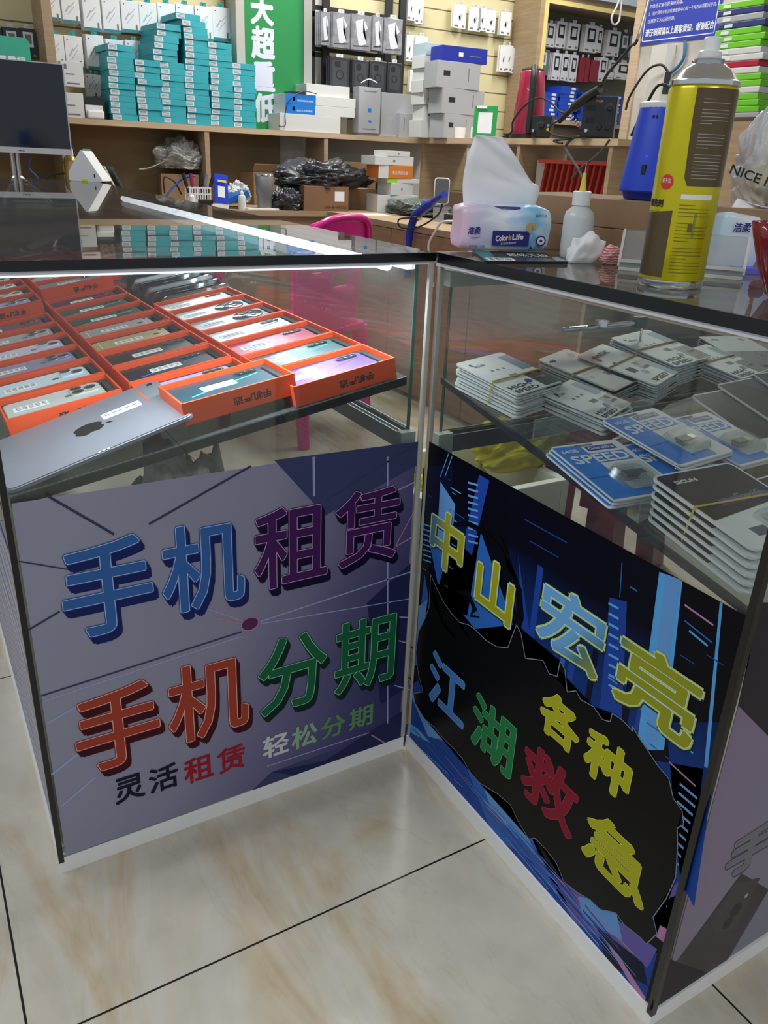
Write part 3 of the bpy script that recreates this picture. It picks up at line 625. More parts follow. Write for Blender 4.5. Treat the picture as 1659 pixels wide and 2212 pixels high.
def foam(w, d):
    bm = bmesh.new(); t = .004; z = .0235
    W2, D2 = w/2-t, d/2-t; a, b = W2-.006, D2-.011
    for c, s in (((0, D2-.0055, z-.005), (2*W2, .011, .010)), ((0, -D2+.0055, z-.005), (2*W2, .011, .010)), ((-W2+.003, 0, z-.005), (.006, 2*b, .010)), ((W2-.0045, 0, z-.005), (.009, 2*b, .010)), ((W2-.018, b-.004, z-.005), (.008, .008, .010)), ((W2-.018, -b+.004, z-.005), (.008, .008, .010))): quadbox(bm, c, s)
    return bm
def make_box(mw, label, group='orange phone boxes in the display case'):
    e = EMP('phone_box', None, label, 'phone box', group, mat=mw)
    OBJ('box_shell', tray(BWX, BWY, BH), m_org, e)
    OBJ('foam_insert', foam(BWX, BWY), m_foam, e)
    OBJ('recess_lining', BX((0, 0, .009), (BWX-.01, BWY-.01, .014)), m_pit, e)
    f = lambda x, y, l: (-x, -BWY/2-.0002-l, y)
    TXT('printed_characters', '手机产选', -.012, .045, .006, .018, lambda x, y, l: (.033-x, -BWY/2-.0003-l, .026-y), m_print, e, .0004)
    return e
def fphone(x, y, l): return (x, y, l)
def make_phone(mw, style, body, label, sticker=(.0, .055), L_=.146, Wd=.070, T=.008, bar=None):
    e = EMP('mobile_phone', None, label, 'phone', 'phones lying in the orange boxes', mat=mw)
    glossy = M('phone back '+'_'.join(map(str, body)), body, .28 if style != 'metal' else .4, .05 if style != 'metal' else .4, coat=.15)
    bd = PRISM(rrect(L_, Wd, .010, 4), 0, T); bmesh.ops.bevel(bd, geom=[g for g in bd.edges if abs(g.verts[0].co.z-g.verts[1].co.z) < 1e-6 and g.verts[0].co.z > T*.5], offset=.0014, segments=2, affect='EDGES')
    OBJ('body', bd, glossy, e, smooth=True)
    lensm = M('lens glass', (14, 16, 20), .06, coat=1); ring = M('lens ring', (150, 154, 160), .2, .9)
    def lens(par, x, y, z, r):
        q = OBJ('lens', LATHE([(0, .0012), (r*.72, .0012), (r*.74, .0009)], 20), lensm, par, loc=(x, y, z))
        OBJ('lens_ring', LATHE([(r*.72, 0), (r*.74, .0016), (r, .0014), (r, 0)], 20), ring, par, loc=(x, y, z))
    tx = L_/2
    if style in ('trio', 'duo'):
        cl = M('camera plate '+'_'.join(map(str, body)), tuple(min(255, int(v*1.04)+4) for v in body), .2, .2)
        s = .041 if style == 'trio' else .035
        b = OBJ('camera_module', PRISM(rrect(s, s, .009, 4), T-.0003, T+.0016, lambda x, y, z: (x+tx-.006-s/2, y+Wd/2-.006-s/2, z)), cl, e, smooth=True)
        cx, cy = tx-.006-s/2, Wd/2-.006-s/2
        for dx, dy in (((-.0095, .0095), (-.0095, -.0095), (.0105, 0)) if style == 'trio' else ((-.008, .008), (.008, -.008))): lens(b, cx+dx, cy+dy, T+.0012, .0088)
    elif style == 'disc':
        b = OBJ('camera_module', LATHE([(0, .0026), (.0235, .0026), (.026, .0018), (.0265, 0)], 36), M('camera disc glass', (26, 34, 52), .08, coat=1), e, smooth=True, loc=(tx-.036, 0, T-.0002))
        OBJ('lens_ring', LATHE([(.0262, 0), (.0265, .0028), (.0285, .0022), (.029, 0)], 36), ring, b)
        for a in range(4): OBJ('lens', LATHE([(0, .0012), (.0055, .001), (.006, 0)], 16), lensm, b, loc=(.013*math.cos(a*PI/2+.8), .013*math.sin(a*PI/2+.8), .0026))
    elif style == 'bar':
        b = OBJ('camera_module', PRISM(rrect(.034, .013, .005, 4), T-.0003, T+.0012, lambda x, y, z: (x+tx-.026, y+Wd/2-.014, z)), M('camera bar glass', (30, 30, 34), .1, coat=1), e, smooth=True)
        for dx in (-.010, 0, .010): OBJ('lens', LATHE([(0, .0008), (.0042, .0006), (.0046, 0)], 16), lensm, b, loc=(tx-.026+dx, Wd/2-.014, T+.0011))
    elif style == 'metal':
        OBJ('lens', LATHE([(0, .0012), (.004, .001), (.0045, 0)], 16), lensm, e, loc=(tx-.009, Wd/2-.010, T-.0002))
        w = M('aerial line', (228, 226, 220), .4)
        for s in (-1, 1): OBJ('aerial_line', BX((s*(tx-.013), 0, T+.0001), (.0012, Wd-.006, .0002)), w, e)
    if style in ('trio', 'duo', 'metal'): OBJ('fruit_emblem', emblem(.012, T+.0001, -.0 + (.02 if style != 'metal' else .045)), M('emblem tone '+('dark' if style == 'metal' else 'soft'), (70, 68, 72) if style == 'metal' else tuple(int(v*.72) for v in body), .2, .5), e)
    if bar:  # coloured glint line of the back print
        FLAT('back_stripe', [(ln((-.05, -.02), (.06, .012), .0035), 0)], lambda x, y, l: (x, y, T+.00012), [M('stripe '+'_'.join(map(str, bar)), bar, .15, .1)], e)
    st = sticker
    q = OBJ('price_label', BX(((st[0]), -.002, T+.0003), (st[1], .021, .0003)), m_paper, e)
    bm = bmesh.new()
    for k in range(5):
        for r_ in range(3): addrect(bm, st[0]-st[1]/2+.004+k*st[1]/5.4, -.002+.0065-r_*.006, st[1]/5.4*.7, .0022 if r_ != 1 else .0036, T+.0006)
    OBJ('printed_lines', bm, m_graypr, q)
    return e
def addrect(bm, x, y, w, h, z):
    vs = [bm.verts.new(p) for p in ((x, y-h/2, z), (x+w, y-h/2, z), (x+w, y+h/2, z), (x, y+h/2, z))]; bm.faces.new(vs)
def emblem(s, z, cx=0, cy=0):
    """flat apple-like mark: body with a bite and a leaf; its top points to +x"""
    pts = []
    for k in range(48):
        a = 2*PI*k/48; r = 1+.10*math.cos(2*a+PI)*0
        x = .92*math.sin(a); y = -.98*math.cos(a)
        if abs(x) < .35: y += (.16 if y < 0 else -.18)*(1-abs(x)/.35)
        d = math.hypot(x-1.12, y-.12)
        if d < .42: x = 1.12-math.sqrt(max(.42**2-(y-.12)**2, 0))
        pts.append((x, y))
    bm = bmesh.new(); f = lambda p: (cx+p[1]*s/2, cy-p[0]*s/2, z)
    fc = bm.faces.new([bm.verts.new(f(p)) for p in pts])
    lf = [(0.02, 1.05), (.08, 1.32), (.34, 1.55), (.36, 1.3), (.22, 1.1)]
    bm.faces.new([bm.verts.new(f(p)) for p in lf]); bmesh.ops.triangulate(bm, faces=list(bm.faces)); return bm
ph = []
cols = {
 3: [('bar', (86, 50, 190), 'violet', (120, 60, 210)), ('bar', (36, 92, 108), 'teal green', (60, 220, 200)), ('bar', (176, 30, 84), 'crimson', (225, 160, 190)), ('bar', (206, 214, 226), 'pearl white', (120, 150, 220)), ('disc', (150, 156, 168), 'grey diamond textured', None), ('disc', (186, 190, 196), 'silver', None), ('bar', (196, 190, 182), 'champagne white', None)],
 2: [('bar', (26, 62, 78), 'dark teal', (60, 220, 200)), ('bar', (160, 168, 226), 'lilac blue', None), ('bar', (26, 34, 56), 'midnight blue', (30, 130, 220)), ('bar', (46, 46, 48), 'black cased', None), ('metal', (206, 182, 140), 'gold', None), ('metal', (184, 182, 182), 'silver grey', None), ('bar', (38, 78, 72), 'forest green', (90, 220, 210)), ('bar', (40, 84, 78), 'pine green', (90, 220, 210)), ('bar', (52, 32, 74), 'dark plum', (120, 60, 210)), ('bar', (120, 140, 156), 'steel blue', None), ('bar', (170, 182, 194), 'pale grey', None), ('metal', (206, 186, 150), 'pale gold', None), ('bar', (116, 76, 190), 'purple', None), ('bar', (150, 60, 66), 'dark red', None), ('bar', (150, 156, 168), 'dull silver', None)],
 1: [('trio', (188, 196, 196), 'mint white', None), ('duo', (206, 224, 238), 'pale ice blue', None), ('trio', (142, 144, 176), 'slate lilac', None), ('duo', (206, 202, 226), 'soft lavender', None), ('trio', (168, 170, 176), 'graphite silver', None), ('bar', (90, 74, 92), 'smoky mauve', None), ('trio', (158, 168, 200), 'pale blue', None), ('duo', (216, 208, 210), 'blush white', None), ('duo', (214, 214, 214), 'plain white', None), ('bar', (200, 204, 208), 'bright silver', None), ('duo', (216, 216, 220), 'white', None), ('bar', (196, 196, 204), 'soft silver', None), ('bar', (180, 176, 190), 'faded lilac', None)],
}
def y_of(c, k):
    if c == 3: return .0125+.1017*k+.05
    if c == 2: return (.062+.110*k) if k < 9 else (.100+.110*k)
    return .262+.1115*k if k < 6 else .300+.1115*k
xc = {3: -.121, 2: -.2955, 1: -.474}
names = {1: 'left', 2: 'middle', 3: 'right'}
for c in (3, 2, 1):
    n = len(cols[c])
    for k, (style, body, cn, bar) in enumerate(cols[c]):
        h = .001 if k < (9 if c == 2 else 6 if c == 1 else 99) else .020
        rz = random.uniform(-.012, .012)
        if c == 2 and k == 0: mw = MS(xc[c]+.016, .072, .018, .03, -.02)
        else: mw = MS(xc[c], y_of(c, k), h, rz)
        w = fromto(k, n, 'front', 'back')
        make_box(mw, 'orange box holding the %s phone, %s, %s column' % (cn, w, names[c]))
        dx = -.007 if style != 'metal' else -.011
        make_phone(mw @ Matrix.Translation((dx, random.uniform(-.002, .002), .0172)) @ Matrix.Rotation(random.uniform(-.02, .02), 4, 'Z'), style, body,
                   '%s phone in its orange box, %s, %s column' % (cn, w, names[c]), sticker=((-.035 if c in (1, 3) else -.005), .05 if c != 3 else .042), L_=.136 if style == 'metal' else .143, Wd=.070 if style == 'metal' else .076, bar=bar)
# second group of boxes in the right column, farther back
for k in range(4):
    mw = MS(xc[3], 1.28+.104*k, .001)
    make_box(mw, 'orange phone box, %s of the right column far group' % fromto(k, 4, 'front', 'back'))
    make_phone(mw @ Matrix.Translation((-.006, 0, .0172)), 'bar', [(150, 160, 168), (172, 120, 112), (120, 130, 150), (160, 90, 84)][k], '%s phone, %s of the right column far group' % (['grey', 'rose', 'blue grey', 'brick red'][k], fromto(k, 4, 'front', 'back')), L_=.143)
# loose stack of phones in cases behind the right column
cs = [((24, 24, 26), 'black phone cases lying face up'), ((34, 34, 38), ''), ((150, 154, 160), ''), ((30, 30, 32), ''), ((196, 200, 204), ''), ((36, 36, 40), ''), ((226, 140, 124), '')]
lab = ['clear phone case at the near end of the loose row', 'smoke grey phone case beside the clear one', 'pale grey phone case third in the loose row', 'black phone case with silver edge, fourth in the loose row', 'silver rimmed phone case in the middle of the loose row', 'glossy black phone case before the coral one', 'coral pink folded phone wallet at the far end of the loose row']
for k in range(7):
    y = .765+.058*k; tl = .35
    b, nm = cs[k][0], lab[k]
    mw = Matrix.Translation(slopeA(-.105, y, .012+.0015*k)) @ Matrix.Rotation(-SANG, 4, 'Y') @ Matrix.Rotation(-.42, 4, 'X')
    m = glassm('clear case plastic', (.82, .84, .86), haze=.15) if k == 0 else M('loose case %d' % k, b, .15, .1, coat=1)
    bd = PRISM(rrect(.152, .076, .011, 4), 0, .010 if k != 6 else .016)
    bmesh.ops.bevel(bd, geom=[g for g in bd.edges if abs(g.verts[0].co.z-g.verts[1].co.z) < 1e-6], offset=.002, segments=2, affect='EDGES')
    e = EMP('phone_case', None, nm, 'phone case', 'loose phone cases behind the right column', mat=mw)
    OBJ('shell', bd, m, e, smooth=True); OBJ('rim', TUBE([(p[0], p[1], .0102 if k != 6 else .0162) for p in rrect(.150, .074, .011, 4)], .0009, 6, False, True), m_chrome, e)
# tablet lying across the front
mw = Matrix.Translation(slopeA(-.462, .1085, .0015)) @ Matrix.Rotation(-SANG-.115, 4, 'Y') @ Matrix.Rotation(.0, 4, 'Z')
tb = EMP('tablet', None, 'space grey tablet lying face down in front of the left column of orange boxes', 'tablet', mat=mw @ Matrix.Translation((0, 0, .014)))
m_tab = M('anodised grey aluminium', (124, 127, 139), .42, .3)
bd = PRISM(rrect(.248, .190, .014, 6), 0, .0062); bmesh.ops.bevel(bd, geom=[g for g in bd.edges if abs(g.verts[0].co.z-g.verts[1].co.z) < 1e-6 and g.verts[0].co.z > .003], offset=.0018, segments=3, affect='EDGES')
OBJ('body', bd, m_tab, tb, smooth=True)
OBJ('fruit_emblem', emblem(.044, .0064, 0, 0), M('polished dark emblem', (52, 54, 60), .12, .8), tb)
OBJ('lens', LATHE([(0, .0012), (.0042, .001), (.005, 0)], 16), M('lens glass'), tb, loc=(.110, .080, .0058))
q = OBJ('price_label', BX((.052, .022, .0064), (.056, .022, .0003)), m_paper, tb)
bm = bmesh.new()
for k in range(5):
    for r_ in range(3): addrect(bm, .052-.024+k*.010, .022+.007-r_*.006, .007, .002 if r_ != 1 else .004, .0067)
OBJ('printed_lines', bm, m_graypr, q)
for k in range(3): OBJ('connector_dot', LATHE([(0, .0004), (.0016, .0003), (.0018, 0)], 12), M('contact pin', (235, 235, 235), .3, emis=0), tb, loc=(-.006+.006*k, -.0925, .0060))

# ============================================================ packs in the right case
BANG = math.atan(SL)
def MB_(x, y, h, rz=0): return Matrix.Translation(SBv(x, y, h)) @ Matrix.Rotation(BANG, 4, 'X') @ Matrix.Rotation(rz, 4, 'Z')
m_cw = M('white blister card', (200, 203, 205), .4); m_cg = M('pale grey card', (168, 172, 172), .4); m_cn = M('navy card print', (22, 24, 44), .35); m_ck = M('charcoal card print', (44, 52, 56), .35)
m_cblue = M('sky blue card print', (22, 112, 200), .4); m_cdb = M('logo blue print', (40, 62, 140), .4); m_cpink = M('rose card print', (196, 150, 148), .4); m_cred = M('berry card print', (150, 26, 60), .4); m_cteal = M('steel blue card print', (70, 110, 140), .4)
m_blis = glassm('clear blister', (.9, .93, .93), rough=.12, haze=.05, hazecol=(.5, .52, .52)); m_band = M('rubber band', (186, 158, 60), .6); m_skin = M('printed face tone', (170, 150, 135), .5)
CW, CL = .088, .128       # card: x wide, y long
def F0(t): return lambda x, y, l: (x, y, t+.00012+l)
def cardbody(w, l, t, r=.006): return PRISM(rrect(w, l, r, 3), 0, t)
def printed(e, style, w, l, t):
    f = F0(t)
    if style == 'hs':
        FLAT('card_print', [(rc(w*.5-w*.36, w*.5, -l*.5+.002, -l*.5+l*.40), 0), (rc(w*.5-w*.22, w*.5-.001, -l*.02, l*.40), 1), (disc(-w*.42+.008, l*.36, .0035), 2), (disc(-.02, l*.12, .003), 3), (disc(-.008, l*.12, .003), 3), (disc(.004, l*.12, .003), 3), (rc(-.008, .008, -l*.14, -l*.05), 3), (disc(.004, -l*.28, .0062), 4),
             (disc(w*.34, -l*.16, .0055), 5), (rc(w*.24, w*.42, -l*.3, -l*.24), 5)], f, [m_ck, m_cteal, m_print, m_graypr, m_cdb, m_skin], e)
        TXT('printed_words', 'HIGH', -w*.45, -w*.02, -l*.37, -l*.29, f, m_print, e, .0004, 0, .0002); TXT('printed_words', 'SPEED', -w*.45, w*.03, -l*.475, -l*.395, f, m_print, e, .0004, 0, .0002)
        TXT('printed_words', 'SICUN', -.036, -.014, l*.28, l*.33, f, m_graypr, e, .0002, 0, .0002)
    elif style == 'miqi':
        FLAT('card_print', [(rc(-w/2+.001, w/2-.001, -l/2+.001, -l*.05), 0), (disc(w*.3, l*.36, .0065), 1), (rc(.004, .018, -l*.24, -l*.14), 2), (disc(-.028, -l*.16, .004, 16), 3)], f, [m_cn, m_cred, m_cpink, m_cw], e)
        TXT('printed_words', 'miqi', -.038, -.022, l*.33, l*.40, f, m_print, e, .0003, 0, .0002)
    elif style == 'micro':
        FLAT('card_print', [(rc(w*.02, w/2-.001, -l/2+.04, -l*.02), 0), (rc(w*.28, w/2-.001, -l/2+.001, -l/2+.04), 1), (disc(-.032, l*.26, .005), 2), (disc(-.02, l*.10, .004), 3), (rc(-.03, -.012, -l*.18, -l*.06), 3), (disc(-.006, -l*.24, .007), 4), (disc(.012, -l*.06, .005), 5), (rc(.006, .026, -l*.20, -l*.15), 5)], f, [m_cn, m_cteal, m_graypr, m_print, m_cdb, m_skin], e)
        TXT('printed_words', 'microSDHC', -.034, .020, l*.30, l*.38, f, m_print, e, .0003, 0, .0002); TXT('printed_words', 'SPEED', -.03, .02, -l*.46, -l*.38, f, m_print, e, .0003, 0, .0002)
    elif style == 'speed':
        FLAT('card_print', [(rc(-w/2+.001, -w*.10, -l*.12, l*.47), 0), (rc(-w/2+.001, -w*.1, -l*.47, -l*.10), 0), (rc(-w*.12, w*.22, -l*.47, -l*.36), 0), (rc(-w*.12, w*.42, l*.12, l*.30), 0), (rc(-w*.06, w*.38, l*.34, l*.43), 1), (rc(-w*.16, w*.1, l*.44, l*.475), 2)], f, [m_cblue, m_cdb, m_graypr], e)
        TXT('printed_words', 'SPEED', -w*.42, w*.40, l*.13, l*.285, f, m_cw, e, .0009, 0, .0003); TXT('printed_words', '64GB', -w*.44, -w*.2, l*.34, l*.40, f, m_cw, e, .0003, 0, .0003); TXT('printed_words', 'Gorelike', -w*.03, w*.35, l*.36, l*.41, f, m_cw, e, .0002, 0, .0003)
        b = OBJ('blister', domed(.058, .050, .011, .012, -.17*l), m_blis, e, smooth=True)
        s = OBJ('memory_stick', BX((.004, -.17*l, t+.005), (.022, .012, .005), .0008), M('grey stick', (92, 96, 98), .3, .4), e); OBJ('stick_plug', BX((.020, -.17*l, t+.005), (.012, .010, .004)), m_chrome, s)
    elif style == 'sicun':
        FLAT('card_print', [([(-w/2+.003, -.02), (w/2-.003, -.006), (w/2-.003, l/2-.008), (w/2-.008, l/2-.003), (-w/2+.008, l/2-.003), (-w/2+.003, l/2-.008)], 0), (rc(-w*.20, w*.42, l*.0, l*.08), 1, .0001), (rc(-w*.28, -w*.1, -l*.38, -l*.28), 2)], f, [m_print, M('violet swirl print', (60, 60, 110), .35), M('slate print', (74, 70, 92), .4)], e)
        TXT('printed_words', 'SICUN', -w*.36, -w*.1, l*.34, l*.385, f, m_cw, e, .0004, 0, .0003); TXT('printed_words', 'Swift', w*.0, w*.36, l*.03, l*.11, f, m_graypr, e, .0002, .3, .0003)
        OBJ('blister', domed(.050, .030, .009, .012, -.24*l), m_blis, e, smooth=True)
        s = OBJ('memory_stick', BX((.010, -.24*l, t+.004), (.026, .010, .004), .0008), m_cg, e)
def domed(w, d, h, cx, cy):
    bm = PRISM(rrect(w, d, .010, 4, cx, cy), 0, h, lambda x, y, z: (cx+(x-cx)*(1-.18*z/h), cy+(y-cy)*(1-.18*z/h), z+.0005)); return bm
WORDS = {'hs': 'grey memory card pack', 'miqi': 'pink and navy card pack', 'micro': 'navy microSDHC card pack', 'speed': 'blue SPEED stick pack', 'sicun': 'black white-edged pack'}
def cardstack(cx, cy, rz, style, n, where, w=CW, l=CL, dz=.0046, h0=.001, t=.0022, fan=.002, bandat=None, drift=(0, 0), tilt=None):
    """n packs, each an object, lowest first; only the upper ones show their print"""
    proto = None; grp = WORDS[style].split(' pack')[0]+' packs '+where
    for k in range(n):
        x = cx+drift[0]*(n-1-k)+random.uniform(-fan, fan); y = cy+drift[1]*(n-1-k)+random.uniform(-fan, fan)
        a = rz+random.uniform(-.03, .03); mw = MB_(x, y, h0+k*dz, a)
        pos = 'only one' if n == 1 else 'topmost' if k == n-1 else 'lowest' if k == 0 else ORD[k]+' from the bottom'
        e = EMP('card_pack', None, '%s %s, %s' % (WORDS[style], where, pos), 'card pack', grp, mat=mw)
        m = m_cw if style in ('hs', 'speed', 'sicun', 'micro') else m_cg
        if proto is None: b = OBJ('card', cardbody(w, l, t, .010 if style in ('sicun',) else .006), m, e); proto = b
        else: b = proto.copy(); COL.objects.link(b); b.parent = e
        if k >= n-2 or style in ('speed', 'sicun'): printed(e, style, w, l, t)
        elif style in ('hs', 'micro', 'miqi'): FLAT('card_print', [(rc(w*.14, w/2-.001, -l/2+.001, l*.4), 0)], F0(t), [m_ck], e)
    if bandat is not None:
        top = h0+(n-1)*dz+t+.0012; nb = EMP('rubber_band', None, 'yellow rubber band round the %s %s' % (WORDS[style].split(' pack')[0], where), 'rubber band', 'rubber bands round the card packs', mat=MB_(cx, cy, 0, rz))
        OBJ('loop', TUBE([(-w/2-.0015, bandat+.003, top), (w/2+.0015, bandat, top), (w/2+.0015, bandat, max(h0, .001)+.0006), (-w/2-.0015, bandat+.003, max(h0, .001)+.0006)], .0013, 6, False, True), m_band, nb)
cardstack(.082, -.098, math.radians(14), 'hs', 8, 'at the inner end nearest the corner post', w=.105, l=.118, bandat=-.012, fan=.003, h0=.001)
cardstack(.165, -.182, math.radians(20), 'hs', 5, 'in front of the pink and navy stack', w=.088, l=.10, dz=.005, fan=.003)
cardstack(.238, -.100, math.radians(18), 'miqi', 6, 'behind the two nearest grey stacks', w=.088, l=.135, bandat=.004)
cardstack(.318, -.104, math.radians(22), 'micro', 7, 'beside the pink and navy stack', w=.092, l=.135, bandat=.012, fan=.003)
cardstack(.425, -.070, math.radians(12), 'hs', 8, 'tallest, against the sliding doors', w=.112, l=.130, bandat=.010)
cardstack(.520, -.125, math.radians(12), 'hs', 6, 'just right of the tallest stack', w=.096, l=.12, bandat=.01)
cardstack(.640, -.075, math.radians(-8), 'miqi', 4, 'near the back on the right', w=.11, l=.13)
cardstack(.690, -.165, math.radians(-25), 'hs', 3, 'at the far right by the loose packs', w=.10, l=.13, bandat=0)
# blue memory stick packs
cardstack(.074, -.330, math.radians(-4), 'speed', 3, 'nearest the left edge of the shelf', w=.108, l=.132, dz=.0035, drift=(-.004, -.001), fan=.001)
cardstack(.178, -.345, math.radians(-2), 'speed', 2, 'half covered in the middle', w=.10, l=.130, dz=.003)
cardstack(.198, -.300, math.radians(6), 'speed', 2, 'on top of the middle pair', w=.112, l=.136, dz=.0035, h0=.016)
cardstack(.290, -.318, math.radians(2), 'speed', 2, 'just right of the raised pair', w=.10, l=.136, dz=.0035, h0=.010)
# dark stacks
cardstack(.108, -.487, math.radians(-3), 'sicun', 6, 'in the near corner of the shelf', w=.132, l=.150, dz=.0085, drift=(-.0018, -.002), fan=.0008, bandat=.01, t=.003)
cardstack(.245, -.478, math.radians(4), 'sicun', 2, 'at the right edge of the picture', w=.11, l=.14, dz=.006, h0=.002, t=.003)
def tiltedpack(x, y, rz, nm, w=.10, l=.17, h=.006, lean=.12):
    mw = MB_(x, y, h, rz) @ Matrix.Rotation(lean, 4, 'X')
    e = EMP('hanging_pack', None, nm, 'accessory pack', 'long dark accessory packs on the card shelf', mat=mw)
    OBJ('card', cardbody(w, l, .0022, .010), m_cw, e); FLAT('card_print', [(rc(-w/2+.003, w/2-.003, -l*.22, l/2-.003), 0), (rc(-w*.2, -w*.02, -l*.40, -l*.34), 1)], F0(.0022), [M('dark bird print', (30, 38, 48), .3), m_cdb], e)
    OBJ('blister', domed(.03, .06, .008, .016, -.27*l), m_blis, e, smooth=True); OBJ('adapter', BX((.016, -.27*l, .005), (.014, .046, .004), .001), m_chrome, e)
tiltedpack(.395, -.290, math.radians(2), 'long dark accessory pack lying beside the blue packs', h=.010)
tiltedpack(.470, -.275, math.radians(4), 'long dark accessory pack, second along from the blue packs', h=.014)
tiltedpack(.560, -.270, math.radians(-3), 'long dark accessory pack farthest right in the middle row', h=.018)
# silver display arm with a watch strap
hh = EMP('strap_holder', SBv(.330, -.028, .062), 'chrome strap holder arm above the card packs by the sliding door', 'holder')
OBJ('arm', TUBE([(-.085, .005, -.004), (.085, -.008, .002)], .004, 10, False), m_chrome, hh)
OBJ('grip', BX((-.06, .002, -.002), (.05, .012, .009), .003), glassm('clear acrylic'), hh)
OBJ('knob', LATHE([(0, 0), (.012, .001), (.012, .010), (0, .011)], 20), m_chrome, hh, loc=(-.005, 0, -.002))
OBJ('clamp', BX((.075, -.006, .002), (.024, .016, .020), .004), M('smoke clamp', (90, 92, 92), .3, .6), hh)
OBJ('stem', TUBE([(.08, -.008, .0), (.082, -.010, -.055)], .002, 8, False), m_chrome, hh)
# ============================================================ things standing on the counter tops
TZ = .8803
def frame(a, b):
    """matrix with x from a to b along the surface, z up"""
    a = Vector(a); b = Vector(b); x = (b-a).normalized(); z = Vector((0, 0, 1)); y = z.cross(x).normalized(); o = (a+b)/2
    return Matrix(((x.x, y.x, 0, o.x), (x.y, y.y, 0, o.y), (0, 0, 1, o.z), (0, 0, 0, 1)))
def pillow(w, d, h, nx=18, ny=10, nz=8, amp=.002, bulge=.004, seed=1, r=.012):
    """soft wrapped pack"""
    bm = bmesh.new(); rnd = random.Random(seed)
    bmesh.ops.create_cube(bm, size=1); bmesh.ops.subdivide_edges(bm, edges=list(bm.edges), cuts=11, use_grid_fill=True)
    ph1, ph2, ph3 = rnd.random()*6, rnd.random()*6, rnd.random()*6
    for v in bm.verts:
        x, y, z = v.co*2
        def rr(a, b, c): return math.sqrt(max(0, 1-.10*b**6-.06*c**6-.03*b**6*c**6))
        X = x*rr(x, y, z); Yv = y*rr(y, x, z); Zv = z*rr(z, x, y)
        px, py, pz = X*w/2, Yv*d/2, (Zv+1)*h/2
        n = math.sin(px*95+ph1)*math.sin(pz*130+ph2)+math.sin(py*110+ph3+px*60)
        s = 1 if z > -.9 else 0
        px += n*amp*.5*s; py += (math.sin(px*80+ph2)*amp*.5+math.copysign(bulge*(1-x*x)*(1-z*z), y))*s; pz += (n*amp+bulge*(1-x*x)*(1-y*y))*(max(z, 0))
        v.co = (px, py, pz)
    return bm
def packmat(name, stops, nscale=4):
    m = bpy.data.materials.new(name); m.use_nodes = True; nt = m.node_tree; b = nt.nodes['Principled BSDF']; N = nt.nodes.new; L = nt.links.new
    tc = N('ShaderNodeTexCoord'); sx = N('ShaderNodeSeparateXYZ'); L(tc.outputs['Generated'], sx.inputs[0]); nz = N('ShaderNodeTexNoise'); nz.inputs['Scale'].default_value = nscale; L(tc.outputs['Generated'], nz.inputs['Vector'])
    a = N('ShaderNodeMath'); a.operation = 'MULTIPLY_ADD'; a.inputs[1].default_value = .5; L(nz.outputs['Fac'], a.inputs[0]); L(sx.outputs[0], a.inputs[2]); s = N('ShaderNodeMath'); s.operation = 'SUBTRACT'; s.inputs[1].default_value = .25; L(a.outputs[0], s.inputs[0])
    rp = N('ShaderNodeValToRGB'); L(s.outputs[0], rp.inputs[0]); e = rp.color_ramp.elements; e[0].position = stops[0][0]; e[0].color = lin(stops[0][1]); e[1].position = stops[-1][0]; e[1].color = lin(stops[-1][1])
    for p, c in stops[1:-1]: q_ = e.new(p); q_.color = lin(c)
    L(rp.outputs[0], b.inputs['Base Color']); b.inputs['Roughness'].default_value = .32; return m
def sheet(pts, t=.0006, fold=None, amp=.004, n=14, seed=2):
    """soft paper: grid between two rails of points, thickened"""
    A, B = [smoothpath(p, n) for p in pts]; k = min(len(A), len(B)); rnd = random.Random(seed); bm = bmesh.new(); R_ = 10; g = []
    for i in range(k):
        row = []
        for j in range(R_+1):
            s = j/R_; p = A[i].lerp(B[i], s); w = math.sin(s*PI)
            p += Vector((math.sin(i*.55+s*5)*amp*w*.4, math.cos(i*.37+s*7+seed)*amp*w, math.sin(i*.8+s*4)*amp*.2*w)); row.append(bm.verts.new(p))
        g.append(row)
    for i in range(k-1):
        for j in range(R_): bm.faces.new((g[i][j], g[i+1][j], g[i+1][j+1], g[i][j+1]))
    bmesh.ops.recalc_face_normals(bm, faces=bm.faces)
    bmesh.ops.solidify(bm, geom=list(bm.faces), thickness=t); return bm
m_tis = M('tissue paper', (240, 240, 242), .9); m_navy = M('navy pack print', (28, 30, 122), .4); m_gold = M('gold print', (206, 166, 84), .4)
# --- tissue pack
a = Zp(TZ, 991, 547); b = Zp(TZ, 1186, 553)
fr = frame(a, b); PWd = (b-a).length; PD = .085; PHt = .058
tp = EMP('tissue_pack', None, 'pastel tissue pack with a tall sheet pulled out, at the corner of the right counter', 'tissue pack', mat=fr @ Matrix.Translation((0, PD/2, .0045)))
OBJ('wrapper', pillow(PWd, PD, PHt, seed=3), packmat('pastel wrapper', [(0, (226, 190, 214)), (.25, (206, 206, 228)), (.45, (232, 234, 240)), (.6, (200, 218, 240)), (.8, (120, 190, 224)), (1, (214, 232, 240))]), tp, smooth='all')
ff = lambda x, y, l: (x, -PD/2-.0046-l, y)
pl = PRISM(rrect(.053, .020, .002, 3, .006, .018), 0, .0006, lambda x, y, z: (x, -PD/2-.0042-z, y)); pq = OBJ('name_plate', pl, m_navy, tp)
f2 = lambda x, y, l: (x, -PD/2-.0049-l, y+(x-.006)*.10)
for wd, x0, x1, m in (('Color', -.016, .002, m_white), ('is', .0025, .007, m_gold), ('Life', .008, .024, m_white)): TXT('printed_word', wd, x0, x1, .0155, .0235, f2, m, pq, .0004)
TXT('printed_word', '生活就要缤纷', -.008, .014, .0105, .0135, f2, m_white, pq)
f3 = lambda x, y, l: (x, -PD/2-.0040-l-.001*(1-min(1, abs(x)/.06)), y)
